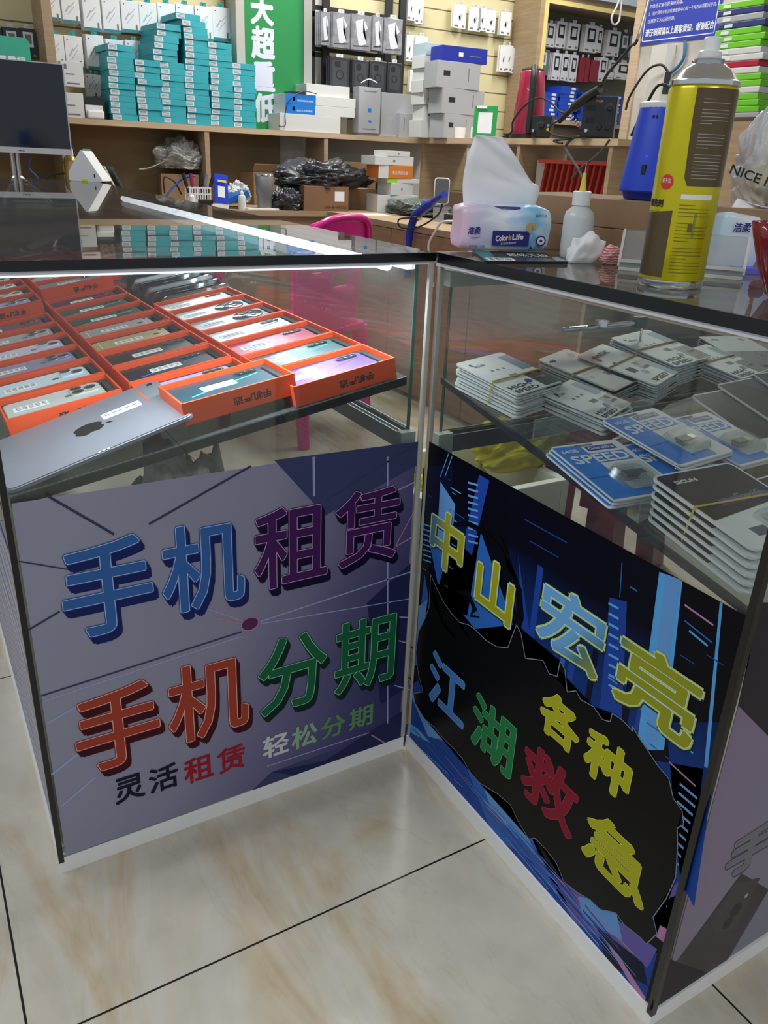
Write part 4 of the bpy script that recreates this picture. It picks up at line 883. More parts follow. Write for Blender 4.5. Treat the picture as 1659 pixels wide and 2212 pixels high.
TXT('printed_word', '洁柔', -.056, -.038, .022, .032, f3, m_navy, tp, .0003, .15); TXT('printed_word', '100抽×3层', -.053, -.030, .0045, .008, f3, m_navy, tp); TXT('printed_word', '自然无香', .041, .060, .004, .009, f3, m_navy, tp)
TXT('printed_word', '自然无香', .040, .056, .047, .051, lambda x, y, l: (x, -PD/2-.0015-l, y), m_navy, tp)
FLAT('printed_emblem', [(disc(.050, .016, .0072, 24), 0), (disc(.050, .016, .0052, 20), 1, .0002), (disc(.050, .016, .0022, 6), 0, .0004), ([(-.054, .0185), (-.046, .0165), (-.036, .0195), (-.046, .0175)], 0), ([(.034, .005), (.036, .009), (.039, .004)], 0)]+[(disc(.034+.005*math.cos(k*.9), .033+.005*math.sin(k*.9), .0026, 10), 2, .0001*k) for k in range(6)], f3, [m_navy, m_white, m_gold], tp)
zt = PHt+.003
top = OBJ('pulled_sheet', sheet([[(-.055, .0, zt-.006), (-.058, .002, zt+.026), (-.056, -.002, zt+.055), (-.047, .004, zt+.082), (-.044, 0, zt+.088)], [(.052, .012, zt-.006), (.056, .006, zt+.022), (.044, .012, zt+.032), (.016, .0, zt+.062), (-.006, .002, zt+.087)]], amp=.0022), m_tis, tp, smooth='all')
OBJ('pulled_sheet', sheet([[(-.050, .018, zt-.008), (-.054, .016, zt+.018), (-.050, .014, zt+.040)], [(.050, .022, zt-.008), (.054, .020, zt+.016), (.030, .018, zt+.038)]], amp=.003, seed=8), m_tis, tp, smooth='all')
bm = bmesh.new()
P_ = [(-.026+.005*k, .0005*0) for k in range(13)]
OBJ('top_print', PRISM([(-.027, 0), (.028, 0), (.028, .007), (-.027, .007)], 0, .0004, lambda x, y, z: (x, -PD/2+.0035+y*.9, PHt-.0015+y*.35+z)), m_navy, tp)
# --- teal phone film packet lying under the tissue pack
pa = [Zp(TZ, 1020, 547), Zp(TZ, 1050, 570), Zp(TZ, 1226, 571), Zp(TZ, 1180, 551)]
bm = bmesh.new(); lo = [bm.verts.new(p) for p in pa]; hi = [bm.verts.new(p+Vector((0, 0, .0035))) for p in pa]
bm.faces.new(lo[::-1]); bm.faces.new(hi)
for i in range(4): bm.faces.new((lo[i], lo[(i+1) % 4], hi[(i+1) % 4], hi[i]))
o = tag(recenter(OBJ('film_packet', bm, M('dark packet', (20, 26, 32), .25))), 'flat black and teal packet sticking out from under the tissue pack', 'packet')
c0 = o.location.copy(); lerp = lambda u, v: (pa[0].lerp(pa[3], u)).lerp(pa[1].lerp(pa[2], u), v)-c0+Vector((0, 0, .0038))
fq = lambda x, y, l: tuple(lerp(x, 1-y)+Vector((0, 0, l)))
FLAT('packet_print', [([(0, 0), (.14, 0), (.22, 1), (0, 1)], 0), ([(.86, 0), (1, 0), (1, .5), (.9, .4)], 0), (rc(.03, .36, .02, .28), 1, .0002)], fq, [M('teal print', (40, 128, 138), .4), m_paper], o)
TXT('printed_words', '超级无敌', .38, .9, .45, .75, fq, m_paper, o, 0, 0, .0003); TXT('printed_words', '高清防窥', .06, .33, .05, .24, fq, m_print, o, 0, 0, .0004)
# --- squeeze bottle
P = Zp(TZ, 1240, 556)
bt = EMP('squeeze_bottle', P, 'white squeeze bottle with a yellow needle tip on the right counter', 'bottle')
OBJ('body', LATHE([(0, 0), (.019, 0), (.021, .003), (.0215, .012), (.0212, .052), (.019, .061), (.011, .068), (.009, .072)], 36), M('milky plastic', (206, 210, 210), .3), bt, smooth=True)
OBJ('cap', LATHE([(.009, .070), (.0125, .070), (.0125, .0875), (.011, .0885), (.0, .0885)], 30), m_white, bt, smooth=True)
OBJ('needle_hub', LATHE([(.0, .0885), (.0045, .0885), (.0035, .100), (.002, .112), (0, .112)], 16), M('yellow hub', (214, 208, 70), .4), bt, smooth=True)
OBJ('needle', TUBE([(0, 0, .110), (.001, 0, .124)], .0006, 6, False), m_chrome, bt)
# --- crumpled tissue
P = Zp(TZ, 1255, 566)
def crumple(w, d, h, seed, n=9):
    big = max(w, d) > .1
    bm = bmesh.new(); rnd = random.Random(seed); bmesh.ops.create_icosphere(bm, subdivisions=6 if big else 4, radius=1)
    dirs = [(Vector((rnd.uniform(-1, 1), rnd.uniform(-1, 1), rnd.uniform(-1, 1))).normalized(), rnd.uniform(2, 5), rnd.uniform(0, 6), 1.0) for _ in range(n)]
    if big: dirs += [(Vector((rnd.uniform(-1, 1), rnd.uniform(-1, 1), rnd.uniform(-1, 1))).normalized(), rnd.uniform(7, 19), rnd.uniform(0, 6), .36) for _ in range(n)]
    for v in bm.verts:
        c = v.co.copy(); wp = c+Vector((math.sin(c.y*4+seed), math.sin(c.z*5), math.sin(c.x*4)))*.18
        s = 1+sum(am*.06*(1-abs(math.sin(wp.dot(dv)*k+p))*1.6) for dv, k, p, am in dirs)
        v.co = Vector((c.x*w/2*s, c.y*d/2*s, max(0, (c.z+.55)*h/1.6*s)))
    return bm
bm = crumple(.056, .035, .036, 5)
for v in bm.verts: v.co.x += v.co.z*.35
tag(OBJ('crumpled_tissue', bm, m_tis, smooth='all', loc=P), 'crumpled white tissue in front of the squeeze bottle', 'tissue')
# --- red scrubber
P = Zp(TZ, 1318, 570); bm = crumple(.036, .024, .024, 11, 5)
mm_ = bpy.data.materials.new('red and white woven net'); mm_.use_nodes = True; nt = mm_.node_tree; tc = nt.nodes.new('ShaderNodeTexCoord'); wv = nt.nodes.new('ShaderNodeTexWave'); wv.inputs['Scale'].default_value = 90; wv.inputs['Distortion'].default_value = 6; nt.links.new(tc.outputs['Object'], wv.inputs['Vector']); wv.bands_direction = 'Z'
rp = nt.nodes.new('ShaderNodeValToRGB'); rp.color_ramp.elements[0].color = lin((190, 60, 70)); rp.color_ramp.elements[1].color = lin((226, 196, 196)); nt.links.new(wv.outputs['Fac'], rp.inputs[0]); nt.links.new(rp.outputs[0], nt.nodes['Principled BSDF'].inputs['Base Color']); nt.nodes['Principled BSDF'].inputs['Roughness'].default_value = .9
tag(OBJ('scrubber', bm, mm_, smooth='all', loc=P), 'red and white woven scrubber between the crumpled tissue and the acrylic stand', 'scrubber')
# --- cardboard boxes along the back of the counter
dv = Vector((.35, -.94, 0)).normalized(); nv = Vector((.94, .35, 0)).normalized()
def rotm(o): return Matrix(((dv.x, nv.x, 0, o.x), (dv.y, nv.y, 0, o.y), (0, 0, 1, o.z), (0, 0, 0, 1)))
for k in range(2):
    base = Vector((.175, .075, TZ+.0395*k))+dv*.20+nv*.105
    e = EMP('cardboard_box', None, 'long flat cardboard box at the back of the right counter, %s of the pair' % ('lower' if k == 0 else 'upper'), 'box', 'pair of flat cardboard boxes', mat=rotm(base))
    OBJ('sleeve', BX((0, 0, .0195), (.40, .20, .0387), .0015), m_card, e)
    OBJ('open_end', BX((.2002, 0, .0190), (.001, .188, .033)), M('box inside shadow', (26, 22, 18), .9), e)  # dark plate stands for the shade inside the open sleeve
# --- blue speaker
P = Vector((.175, .075, 0))+dv*.215+nv*.072; P.z = TZ+.0795
sp = EMP('speaker', P, 'tapered blue speaker with a white rim on the cardboard boxes', 'speaker')
m_sb = M('matt blue plastic', (24, 62, 196), .45)
prof = [(0, .010), (.050, .010), (.0515, .012), (.0385, .120), (.0375, .122)]
OBJ('shell', LATHE(prof, 56), m_sb, sp, smooth=True); OBJ('foot', LATHE([(0, 0), (.043, 0), (.047, .010), (0, .010)], 28), M('deep blue foot', (16, 40, 140), .5), sp)
OBJ('rim', LATHE([(.0376, .118), (.0398, .122), (.0398, .126), (.036, .128), (.032, .126), (.0, .122)], 32), m_white, sp, smooth=True)
dd = (CLOC-P); ang = math.atan2(dd.y, dd.x)
def onspk(h, da): r = .0515-(h-.012)*.013/.108; return (math.cos(ang+da)*(r+.0003), math.sin(ang+da)*(r+.0003), h)
for h, da, s, nm, m in ((.108, -.45, (.0025, .0025, .004), 'button_dot', m_dark), (.108, -.33, (.0025, .0025, .004), 'button_dot', m_dark), (.040, -.42, (.003, .006, .013), 'charging_port', m_dark), (.057, -.40, (.002, .002, .002), 'indicator_lamp', M('blue indicator', (40, 60, 255), .4, emis=2))):
    OBJ(nm, BX((0, 0, 0), s, .0006, Matrix.Rotation(ang+da, 3, 'Z')), m, sp, loc=onspk(h, da))
OBJ('cable', TUBE([(.02, .02, .125), (.03, .015, .140), (.03, .05, .155), (.05, .09, .13), (.08, .14, .09)], .0022, 8), m_dark, sp)
# --- spray can
P = Zp(TZ, 1446, 617)
can = EMP('spray_can', P, 'large yellow and brown spray can with a white nozzle at the counter edge', 'spray can')
R0 = .0345
m_yel = M('yellow can print', (206, 194, 18), .25, .35); m_brn = M('brown can print', (92, 76, 48), .28, .35)
OBJ('base_ring', LATHE([(0, .002), (R0-.003, .002), (R0-.001, 0), (R0+.0008, .003), (R0+.0005, .0085), (R0-.001, .009)], 48), m_chrome, can, smooth=True)
OBJ('body', LATHE([(R0-.001, .0085), (R0, .010), (R0, .196), (R0-.002, .200)], 64), m_yel, can, smooth=True)
OBJ('shoulder', LATHE([(R0-.0025, .199), (R0+.0008, .200), (R0+.001, .204), (R0-.003, .206), (R0-.009, .214), (.017, .220), (.0155, .221), (.0165, .2225), (.0155, .2245), (.009, .225), (0, .225)], 48), m_chrome, can, smooth=True)
OBJ('nozzle', LATHE([(0, .2235), (.0115, .2235), (.0115, .231), (.0088, .233), (.0082, .243), (.0065, .2445), (0, .2445)], 32), m_white, can, smooth=True)
ca = math.atan2(CLOC.y-P.y, CLOC.x-P.x)
def cyl(u, v, l): a = ca+u/R0; r = R0+.0002+l; return (math.cos(a)*r, math.sin(a)*r, v)   # u to the right as seen from the front
def wrap(name, x0, x1, y0, y1, mat, par, lift=0, sk=None):
    bm = bmesh.new(); n = max(2, int((x1-x0)/.002)); rows = []
    for i in range(n+1):
        u = x0+(x1-x0)*i/n; lo_, hi_ = (y0, y1) if sk is None else sk(u); rows.append((bm.verts.new(cyl(u, lo_, lift)), bm.verts.new(cyl(u, hi_, lift))))
    for a_, b_ in zip(rows, rows[1:]): bm.faces.new((a_[0], b_[0], b_[1], a_[1]))
    me = bpy.data.meshes.new(name); bm.to_mesh(me); bm.free(); me.materials.append(mat)
    for p in me.polygons: p.use_smooth = True
    o = bpy.data.objects.new(name, me); COL.objects.link(o); o.parent = par; return o
wrap('upper_brown_print', -.006, .062, 0, 0, m_brn, can, 0, lambda u: (.105+max(0, -u)*2+.05*(u < -.004), .1965))
wrap('lower_brown_print', -.060, -.010, 0, 0, m_brn, can, 0, lambda u: (.012, .078+(u+.03)*.12))
wrap('white_strip', -.004, .030, .092, .097, m_paper, can, .0001)
bm = bmesh.new()
for k in range(26):
    v = .186-.0032*k
    if v < .112 or k in (2, 8, 9, 15): continue
    prev = None
    L_ = .030*(.4 if k in (0, 7, 14) else 1)
    for i in range(9):
        u = .002+i*L_/8; a_ = bm.verts.new(cyl(u, v, .0002)); b_ = bm.verts.new(cyl(u, v+.0007, .0002))
        if prev: bm.faces.new((prev[0], a_, b_, prev[1]))
        prev = (a_, b_)
OBJ('printed_lines', bm, M('faint can print', (150, 146, 132), .4), can)
bm = bmesh.new()
for k in range(20):
    v = .086-.0036*k; prev = None
    if v < .012 or k in (4, 11): continue
    for i in range(9):
        u = -.004+i*(.034 if k % 5 else .016)/8; a_ = bm.verts.new(cyl(u, v, .0002)); b_ = bm.verts.new(cyl(u, v+.0007, .0002))
        if prev: bm.faces.new((prev[0], a_, b_, prev[1]))
        prev = (a_, b_)
OBJ('printed_lines', bm, M('olive can print', (112, 104, 18), .4), can)
fcn = lambda x, y, l: cyl(x, y, l)
FLAT('red_oval', [(disc(-.022, .108, .0075, 24, .0075), 0, .0004)], fcn, [M('red can print', (206, 50, 24), .3)], can)
TXT('printed_words', '易干型', -.0275, -.0165, .107, .1115, lambda x, y, l: cyl(x, y, .0010+l), m_paper, can); TXT('printed_words', '清洗剂', -.045, -.022, .083, .091, lambda x, y, l: cyl(x, y, .0004+l), m_print, can, .0003); TXT('printed_words', 'CLEANER', -.045, -.024, .074, .079, lambda x, y, l: cyl(x, y, .0004+l), M('olive can print'), can)
FLAT('small_picture', [(rc(.008, .013, .060, .068), 0, .0004), (rc(.013, .028, .055, .078), 1, .0003)], fcn, [M('photo print', (104, 88, 30), .4), M('green can print', (140, 150, 40), .3)], can)
# --- acrylic stand behind the can
a = Zp(TZ, 1336, 582); b = Zp(TZ, 1602, 604); fr = frame(a, b); w = (b-a).length
st = EMP('acrylic_stand', None, 'clear acrylic phone stand behind the spray can', 'stand', mat=fr)
m_ac2 = glassm('thick clear acrylic', (.88, .90, .90), haze=.30, hazecol=(.6, .62, .64)); m_acw = M('frosted acrylic edge', (214, 214, 208), .3)
OBJ('base_plate', lohi((-w/2, -.004, 0), (w/2, .030, .003)), m_ac2, st)
OBJ('front_lip', lohi((-w/2, -.004, .003), (w/2, 0, .012)), m_ac2, st); OBJ('lip_edge', lohi((-w/2, -.0055, .010), (w/2, .0002, .0135)), m_acw, st); OBJ('foot_edge', lohi((-w/2, -.0075, 0), (w/2, -.0055, .004)), m_acw, st)
bm = bmesh.new(); quadbox(bm, (0, 0, .024), (w, .003, .048), Matrix.Rotation(-.42, 3, 'X'))
OBJ('back_panel', bm, m_ac2, st, loc=(0, .010, .002))
for s in (-1, 1): OBJ('panel_edge', BX((s*(w/2+.0006), 0, .024), (.0034, .0044, .048), 0, Matrix.Rotation(-.42, 3, 'X')), m_acw, st, loc=(0, .010, .002))
# --- second tissue pack, red bag, cloth and the carrier bag
a = Zp(TZ, 1560, 592)+Vector((.018, .030, 0)); b = a+Vector((.080, -.056, 0)); fr = frame(a, b)
t2 = EMP('tissue_pack', None, 'pale blue tissue pack at the right edge under the carrier bag', 'tissue pack', mat=fr @ Matrix.Translation((0, .025, 0)))
OBJ('wrapper', pillow((b-a).length, .05, .072, seed=9), packmat('blue wrapper', [(0, (196, 220, 232)), (.3, (226, 228, 238)), (.6, (206, 212, 236)), (1, (130, 150, 214))], 2), t2, smooth='all')
TXT('printed_word', '洁柔', -.034, -.012, .050, .062, lambda x, y, l: (x, -.0300-l, y), m_navy, t2, .0003, .15)
OBJ('pulled_sheet', sheet([[(-.03, 0, .062), (-.032, .002, .076), (-.026, .004, .090)], [(.045, .0, .062), (.05, .002, .070), (.04, .004, .074)]], amp=.004), m_tis, t2, smooth='all')
P = Zp(TZ, 1712, 655)+Vector((.02, .02, 0))
bw = EMP('ribbed_bowl', P, 'dark red ribbed bowl cut off by the right edge of the picture', 'bowl')
bm = bmesh.new(); rings = []
for i, (r, z) in enumerate([(.016, 0), (.022, .004), (.034, .03), (.044, .06), (.048, .075), (.046, .075), (.032, .03), (.018, .006)]):
    rings.append([bm.verts.new(((r*(1+.05*math.cos(16*t*2*PI/64)))*math.cos(t*2*PI/64), (r*(1+.05*math.cos(16*t*2*PI/64)))*math.sin(t*2*PI/64), z)) for t in range(64)])
for A_, B_ in zip(rings, rings[1:]):
    for t in range(64): bm.faces.new((A_[t], A_[(t+1) % 64], B_[(t+1) % 64], B_[t]))
bm.faces.new(rings[0][::-1]); bm.faces.new(rings[-1])
OBJ('shell', bm, M('wine red ceramic', (132, 22, 44), .15, coat=.6), bw, smooth='all')
OBJ('lining', LATHE([(0, .060), (.038, .066), (.041, .070), (.030, .078), (0, .081)], 40), M('periwinkle cloth', (104, 112, 206), .6), bw, smooth=True)
P = Zp(TZ, 1634, 622); tag(OBJ('small_cloth', crumple(.022, .014, .010, 21), M('dusty pink cloth', (176, 130, 140), .9), smooth='all', loc=P), 'tiny crumpled pink cloth beside the ribbed bowl', 'cloth')
P = Zp(TZ, 1632, 590); o = OBJ('blue_booklet', BX((0, 0, .004), (.10, .10, .008), .001, Matrix.Rotation(-.5, 3, 'Z')), M('periwinkle cover', (96, 104, 206), .4), loc=P+Vector((.03, .02, 0))); tag(o, 'violet blue booklet lying behind the acrylic stand', 'booklet')
OBJ('pages', BX((0, 0, .004), (.101, .098, .004), 0, Matrix.Rotation(-.5, 3, 'Z')), m_paper, o)
# carrier bag hanging over the boxes
P = Vector((.175, .075, 0))+dv*.36+nv*.155; P.z = TZ+.0795
bag = EMP('carrier_bag', P, 'crinkled white carrier bag with NICE DAY lettering and yellow packs inside', 'bag')
def bagmesh(w, d, h, seed, pinch=.25):
    bm = crumple(2, 2, 2, seed, 14)
    for v in bm.verts:
        x, y, z = v.co; z = min(z/2.6, 1); s = 1-(1-pinch)*max(0, (z-.45)/.55)**1.2; v.co = (x*w/2*s, y*d/2*s, z*h)
    return bm
m_bagp = glassm('thin white film', (.80, .81, .82), rough=.25, haze=.42, hazecol=(.95, .95, .96))
OBJ('bag_film', bagmesh(.13, .11, .19, 31), m_bagp, bag, smooth='all')
OBJ('yellow_pack', BX((-.012, -.01, .034), (.07, .03, .062), .004, Matrix.Rotation(.5, 3, 'Y')), M('yellow foil pack', (200, 186, 50), .3, var=.25, vscale=90), bag)
OBJ('green_pack', BX((.015, -.012, .024), (.05, .03, .035), .003, Matrix.Rotation(-.3, 3, 'Y')), M('green foil pack', (50, 140, 66), .3), bag)
tb_ = (CLOC-P); ta = math.atan2(tb_.y, tb_.x); rx = Vector((-math.sin(ta), math.cos(ta), 0)); fw = Vector((math.cos(ta), math.sin(ta), 0))
TXT('printed_words', 'NICE DAY', -.064, .022, .036, .049, lambda x, y, l: tuple(rx*x+fw*(.067+l)+Vector((0, 0, y-(x+.05)*.30))), m_print, bag, .0003, .2)
# --- white stand on the far end of the left counter
P = Zp(TZ, 186, 392); fr = frame(Zp(TZ, 150, 390), Zp(TZ, 222, 394))
ws = EMP('card_stand', None, 'white tented plastic card stand at the far end of the left counter', 'stand', mat=fr)
s_ = (Zp(TZ, 150, 390)-Zp(TZ, 222, 394)).length
prof = [(-s_/2, .004), (-s_*.42, 0), (s_*.42, 0), (s_/2, .004), (s_*.46, .014), (-.003, .100), (-.012, .102), (-s_*.5, .030)]
OBJ('shell', PRISM(prof, 0, .06, lambda x, y, z: (x, z, y)), M('stand white', (220, 220, 222), .3), ws)
OBJ('slot', BX((.036, -.0004, .020), (.005, .001, .012)), m_dark, ws); OBJ('yellow_tag', BX((-.004, -.0004, .004), (.022, .001, .007)), M('yellow tag', (214, 206, 40), .5), ws)
OBJ('green_card', BX((-s_*.27, .03, .070), (.095, .05, .0015), 0, Matrix.Rotation(-.86, 3, 'Y')), M('green card', (30, 110, 84), .4), ws)
# ============================================================ back desk, hutch and shelves
DZ = .745; SZ0, SZ1 = 1.088, 1.114; YS, XS = 3.25, 1.95
def bxw(name, lo, hi, mat, parent=None, bev=0): return OBJ(name, lohi(lo, hi, bev), mat, parent)
desk = EMP('corner_desk', (1.25, 2.85, 0), 'long light wood corner desk with drawer fronts along the back and right side', 'desk')
def dk(name, lo, hi, mat, par=desk): return OBJ(name, lohi([lo[0]-1.25, lo[1]-2.85, lo[2]], [hi[0]-1.25, hi[1]-2.85, hi[2]]), mat, par)
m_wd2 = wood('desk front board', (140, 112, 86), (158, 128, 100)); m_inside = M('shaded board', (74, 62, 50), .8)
dk('desk_top', (-2.2, 2.85, DZ-.025), (2.25, 3.50, DZ), m_wood); dk('desk_top', (1.25, .25, DZ-.025), (2.25, 2.85, DZ), m_wood)
dk('front_panel', (-2.2, 2.87, 0), (1.27, 2.89, DZ-.025), m_wd2)
for k in range(3):
    y0, y1 = .98+k*.62, .98+(k+1)*.62
    d = dk('drawer', (1.252, y0+.003, .625), (1.272, y1-.003, DZ-.028), m_wd2); dk('cabinet_door', (1.252, y0+.003, .02), (1.272, y1-.003, .618), m_wd2)
dk('drawer', (1.252, .26, .625), (1.272, .97, DZ-.028), m_wd2)
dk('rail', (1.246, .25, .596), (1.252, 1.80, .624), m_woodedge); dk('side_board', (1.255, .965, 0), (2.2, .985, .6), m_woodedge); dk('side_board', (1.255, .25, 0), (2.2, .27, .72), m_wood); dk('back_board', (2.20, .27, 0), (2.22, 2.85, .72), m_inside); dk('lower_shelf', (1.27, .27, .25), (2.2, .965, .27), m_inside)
hutch = EMP('shelf_hutch', (1.95, 3.25, DZ), 'L-shaped light wood shelf hutch standing on the corner desk', 'shelf')
def ht(name, lo, hi, mat): return OBJ(name, lohi([lo[0]-1.95, lo[1]-3.25, lo[2]-DZ], [hi[0]-1.95, hi[1]-3.25, hi[2]-DZ]), mat, hutch)
ht('shelf_board', (-2.2, YS, SZ0), (2.25, 3.50, SZ1), m_woodedge); ht('shelf_board', (XS, 1.62, SZ0), (2.25, YS, SZ1), m_woodedge)
for px_ in (140, 449, 705): 
    x = Yp(YS, px_, 330).x; ht('upright', (x-.012, YS+.003, DZ), (x+.012, 3.49, SZ0), m_wood)
for yy in (3.10, 2.26, 1.66): ht('upright', (XS+.004, yy-.011, DZ), (2.25, yy+.011, SZ0), m_wood)
ht('back_board', (-2.2, 3.49, DZ), (1.27, 3.50, SZ0), M('tan back board', (138, 118, 86), .7)); 
# upright wall boards, sign, pillar, rack
xx = Yp(3.44, 88, 60).x; struct(bxw('trim_4', (xx-.02, 3.25, SZ1), (xx+.02, 3.52, 2.4), m_wood))
xx = Yp(3.44, 508, 100).x; struct(bxw('trim_5', (xx-.022, 3.36, SZ1), (xx+.022, 3.52, 2.4), M('grey board', (176, 172, 162), .6)))
m_sg = M('green sign board', (28, 128, 68), .45); m_lil = M('pale lilac print', (206, 208, 226), .5)
x0, x1 = Yp(3.42, 521, 100).x, Yp(3.42, 656, 100).x
sg = tag(OBJ('vertical_sign', lohi((x0, 3.42, SZ1+.002), (x1, 3.435, 2.3)), m_sg), 'tall green vertical sign with pale Chinese characters beside the teal boxes', 'sign')
OBJ('sign_edge', lohi((x0-.01, 3.41, SZ1+.002), (x0, 3.436, 2.3)), m_woodedge, sg)
fs = lambda x, y, l: (x, 3.4195-l, y)
for ch, u0, v0, u1, v1 in (('天', 541, -12, 591, 52), ('超', 543, 60, 594, 126), ('重', 545, 134, 594, 195), ('低', 547, 203, 598, 264)):
    A_ = Yp(3.42, u0, v1); B_ = Yp(3.42, u1, v0); TXT('printed_character', ch, A_.x, B_.x, A_.z, B_.z, fs, m_lil, sg, .006)
x0, x1 = Yp(3.40, 657, 60).x, Yp(3.40, 674, 60).x
struct(bxw('trim_6', (x0, 3.40, SZ1), (x1, 3.52, 2.4), M('grey pillar paint', (150, 152, 146), .7)))
rk = EMP('metal_rack', (Yp(3.3, 770, 200).x, 3.35, SZ1), 'black steel display rack with hanging phone cases on the back wall', 'rack')
def rk_(px0, px1, y0, y1, z0, z1, nm): 
    A_ = Yp(y0, px0, 90).x; B_ = Yp(y0, px1, 90).x
    return OBJ(nm, lohi((A_-rk.location.x, y0-3.35, z0-SZ1), (B_-rk.location.x, y1-3.35, z1-SZ1)), m_dark, rk)
rk_(673, 681, 3.44, 3.46, SZ1, 2.3, 'post'); rk_(698, 712, 3.43, 3.45, SZ1, 2.3, 'post'); rk_(862, 875, 3.43, 3.45, SZ1, 2.3, 'post'); rk_(832, 846, 3.46, 3.48, SZ1, 2.3, 'post')
for z in (Yp(3.45, 760, 30).z, Yp(3.45, 760, 118).z): rk_(674, 846, 3.462, 3.475, z, z+.02, 'crossbar')
for v in (24, 113): z = Yp(3.32, 700, v).z; rk_(674, 700, 3.44, 3.45, z-.012, z+.012, 'crossbar')
# ------------------------------------------------------------ monitor
A_ = Yp(2.98, -60, 322); B_ = Yp(2.98, 156, 326)
mo = EMP('monitor', (A_.x+.0, 2.98, DZ), 'large dark computer monitor with a silver lower bezel behind the left counter', 'monitor')
ztop = Yp(2.98, 120, 140).z+.006; wM = .62; xr = B_.x
OBJ('screen', lohi((xr-wM-mo.location.x, 0, .232), (xr-.006-mo.location.x, .004, ztop-DZ-.004)), M('screen glass', (6, 18, 28), .08, coat=.5), mo)
OBJ('shell', lohi((xr-wM-.006-mo.location.x, .003, .212), (xr-mo.location.x, .022, ztop-DZ)), M('silver shell', (176, 180, 186), .35, .3), mo, )
OBJ('lower_bezel', lohi((xr-wM-.006-mo.location.x, -.002, .212), (xr-mo.location.x, .004, .235)), M('silver shell'), mo)
TXT('maker_mark', 'HKC', xr-.22-mo.location.x, xr-.19-mo.location.x, .219, .226, lambda x, y, l: (x, -.0025-l, y), m_print, mo, .0003)
OBJ('stand_leg', TUBE([(xr-.24-mo.location.x, .02, .30), (xr-.24-mo.location.x, .04, .12), (xr-.30-mo.location.x, .02, .012)], .010, 8, False), m_alu, mo); OBJ('stand_leg', TUBE([(xr-.22-mo.location.x, .02, .30), (xr-.22-mo.location.x, .04, .12), (xr-.10-mo.location.x, .03, .012)], .010, 8, False), m_alu, mo); OBJ('stand_foot', TUBE([(xr-.36-mo.location.x, .0, .008), (xr-.02-mo.location.x, .0, .008)], .007, 8, False), m_alu, mo)
tag(OBJ('memo_block', BX((0, 0, .013), (.14, .09, .026)), M('pale yellow paper', (226, 220, 176), .8), loc=(Yp(2.9, 45, 380).x+.03, 2.9, DZ)), 'pale yellow memo block under the monitor', 'paper')
for nm, c, pts in (('blue', (50, 86, 170), ((66, 338), (62, 362), (78, 380), (84, 394))), ('black', (24, 24, 26), ((152, 300), (160, 330), (166, 345), (150, 372), (100, 384)))):
    tag(OBJ('cable', TUBE([Yp(3.08, *p) for p in pts]+[Vector((Yp(3.08, *pts[-1]).x, 3.08, DZ+.004))], .004, 6), M(nm+' cable', c, .5)), nm+' cable hanging behind the monitor', 'cable')
# ------------------------------------------------------------ teal boxes
m_teal = M('teal carton', (46, 160, 172), .5, var=.08, vscale=8); m_lab = M('white sticker', (214, 220, 224), .6)
colsT = [(236, 300, 12, .150), (301, 352, 10, .120), (353, 405, 16, .120), (405, 457, 18, .122), (458, 507, 14, .118), (506, 557, 11, .118)]
protoT = None
TP_ = (Yp(YS+.012, 268, 97).z-SZ1)/12
for ci, (u0, u1, n, w) in enumerate(colsT):
    xl = Yp(YS+.012, u0, 262).x
    for k in range(n):
        lbl = 'teal carton, column %s, %s' % (fromto(ci, 6, 'left', 'right'), 'bottom one' if k == 0 else 'top one' if k == n-1 else ORD[k]+' from the bottom')
        jx = random.uniform(-.005, .005); jy = random.uniform(0, .008); rz = random.uniform(-.03, .03)
        if ci == 2 and k > 9: jx -= .045-.006*(k-10); rz += .12
        if ci == 3 and k > 15: jx -= .02*(k-15); rz += .1
        if ci == 0 and k == n-1: rz += .12
        loc = (xl+w/2+jx, YS+.012+.095+jy, SZ1+.0005+k*TP_)
        if protoT is None:
            protoT = OBJ('carton', BX((0, 0, TP_*.49), (.120, .19, TP_*.98), .0010), m_teal); protoT.location = loc; tag(protoT, lbl, 'box', 'teal cartons stacked on the back shelf'); protoT.rotation_euler[2] = rz
            lb_ = OBJ('sticker', BX((-.038, -.0952, TP_*.5), (.040, .0006, TP_*.72)), m_lab, protoT); bm = bmesh.new()
            for r_ in range(3): quadbox(bm, (-.038, -.0957, TP_*.70-r_*.005), (.030, .0003, .0018))
            OBJ('printed_lines', bm, m_graypr, lb_)
        else: DUP(protoT, loc, rz, lbl)
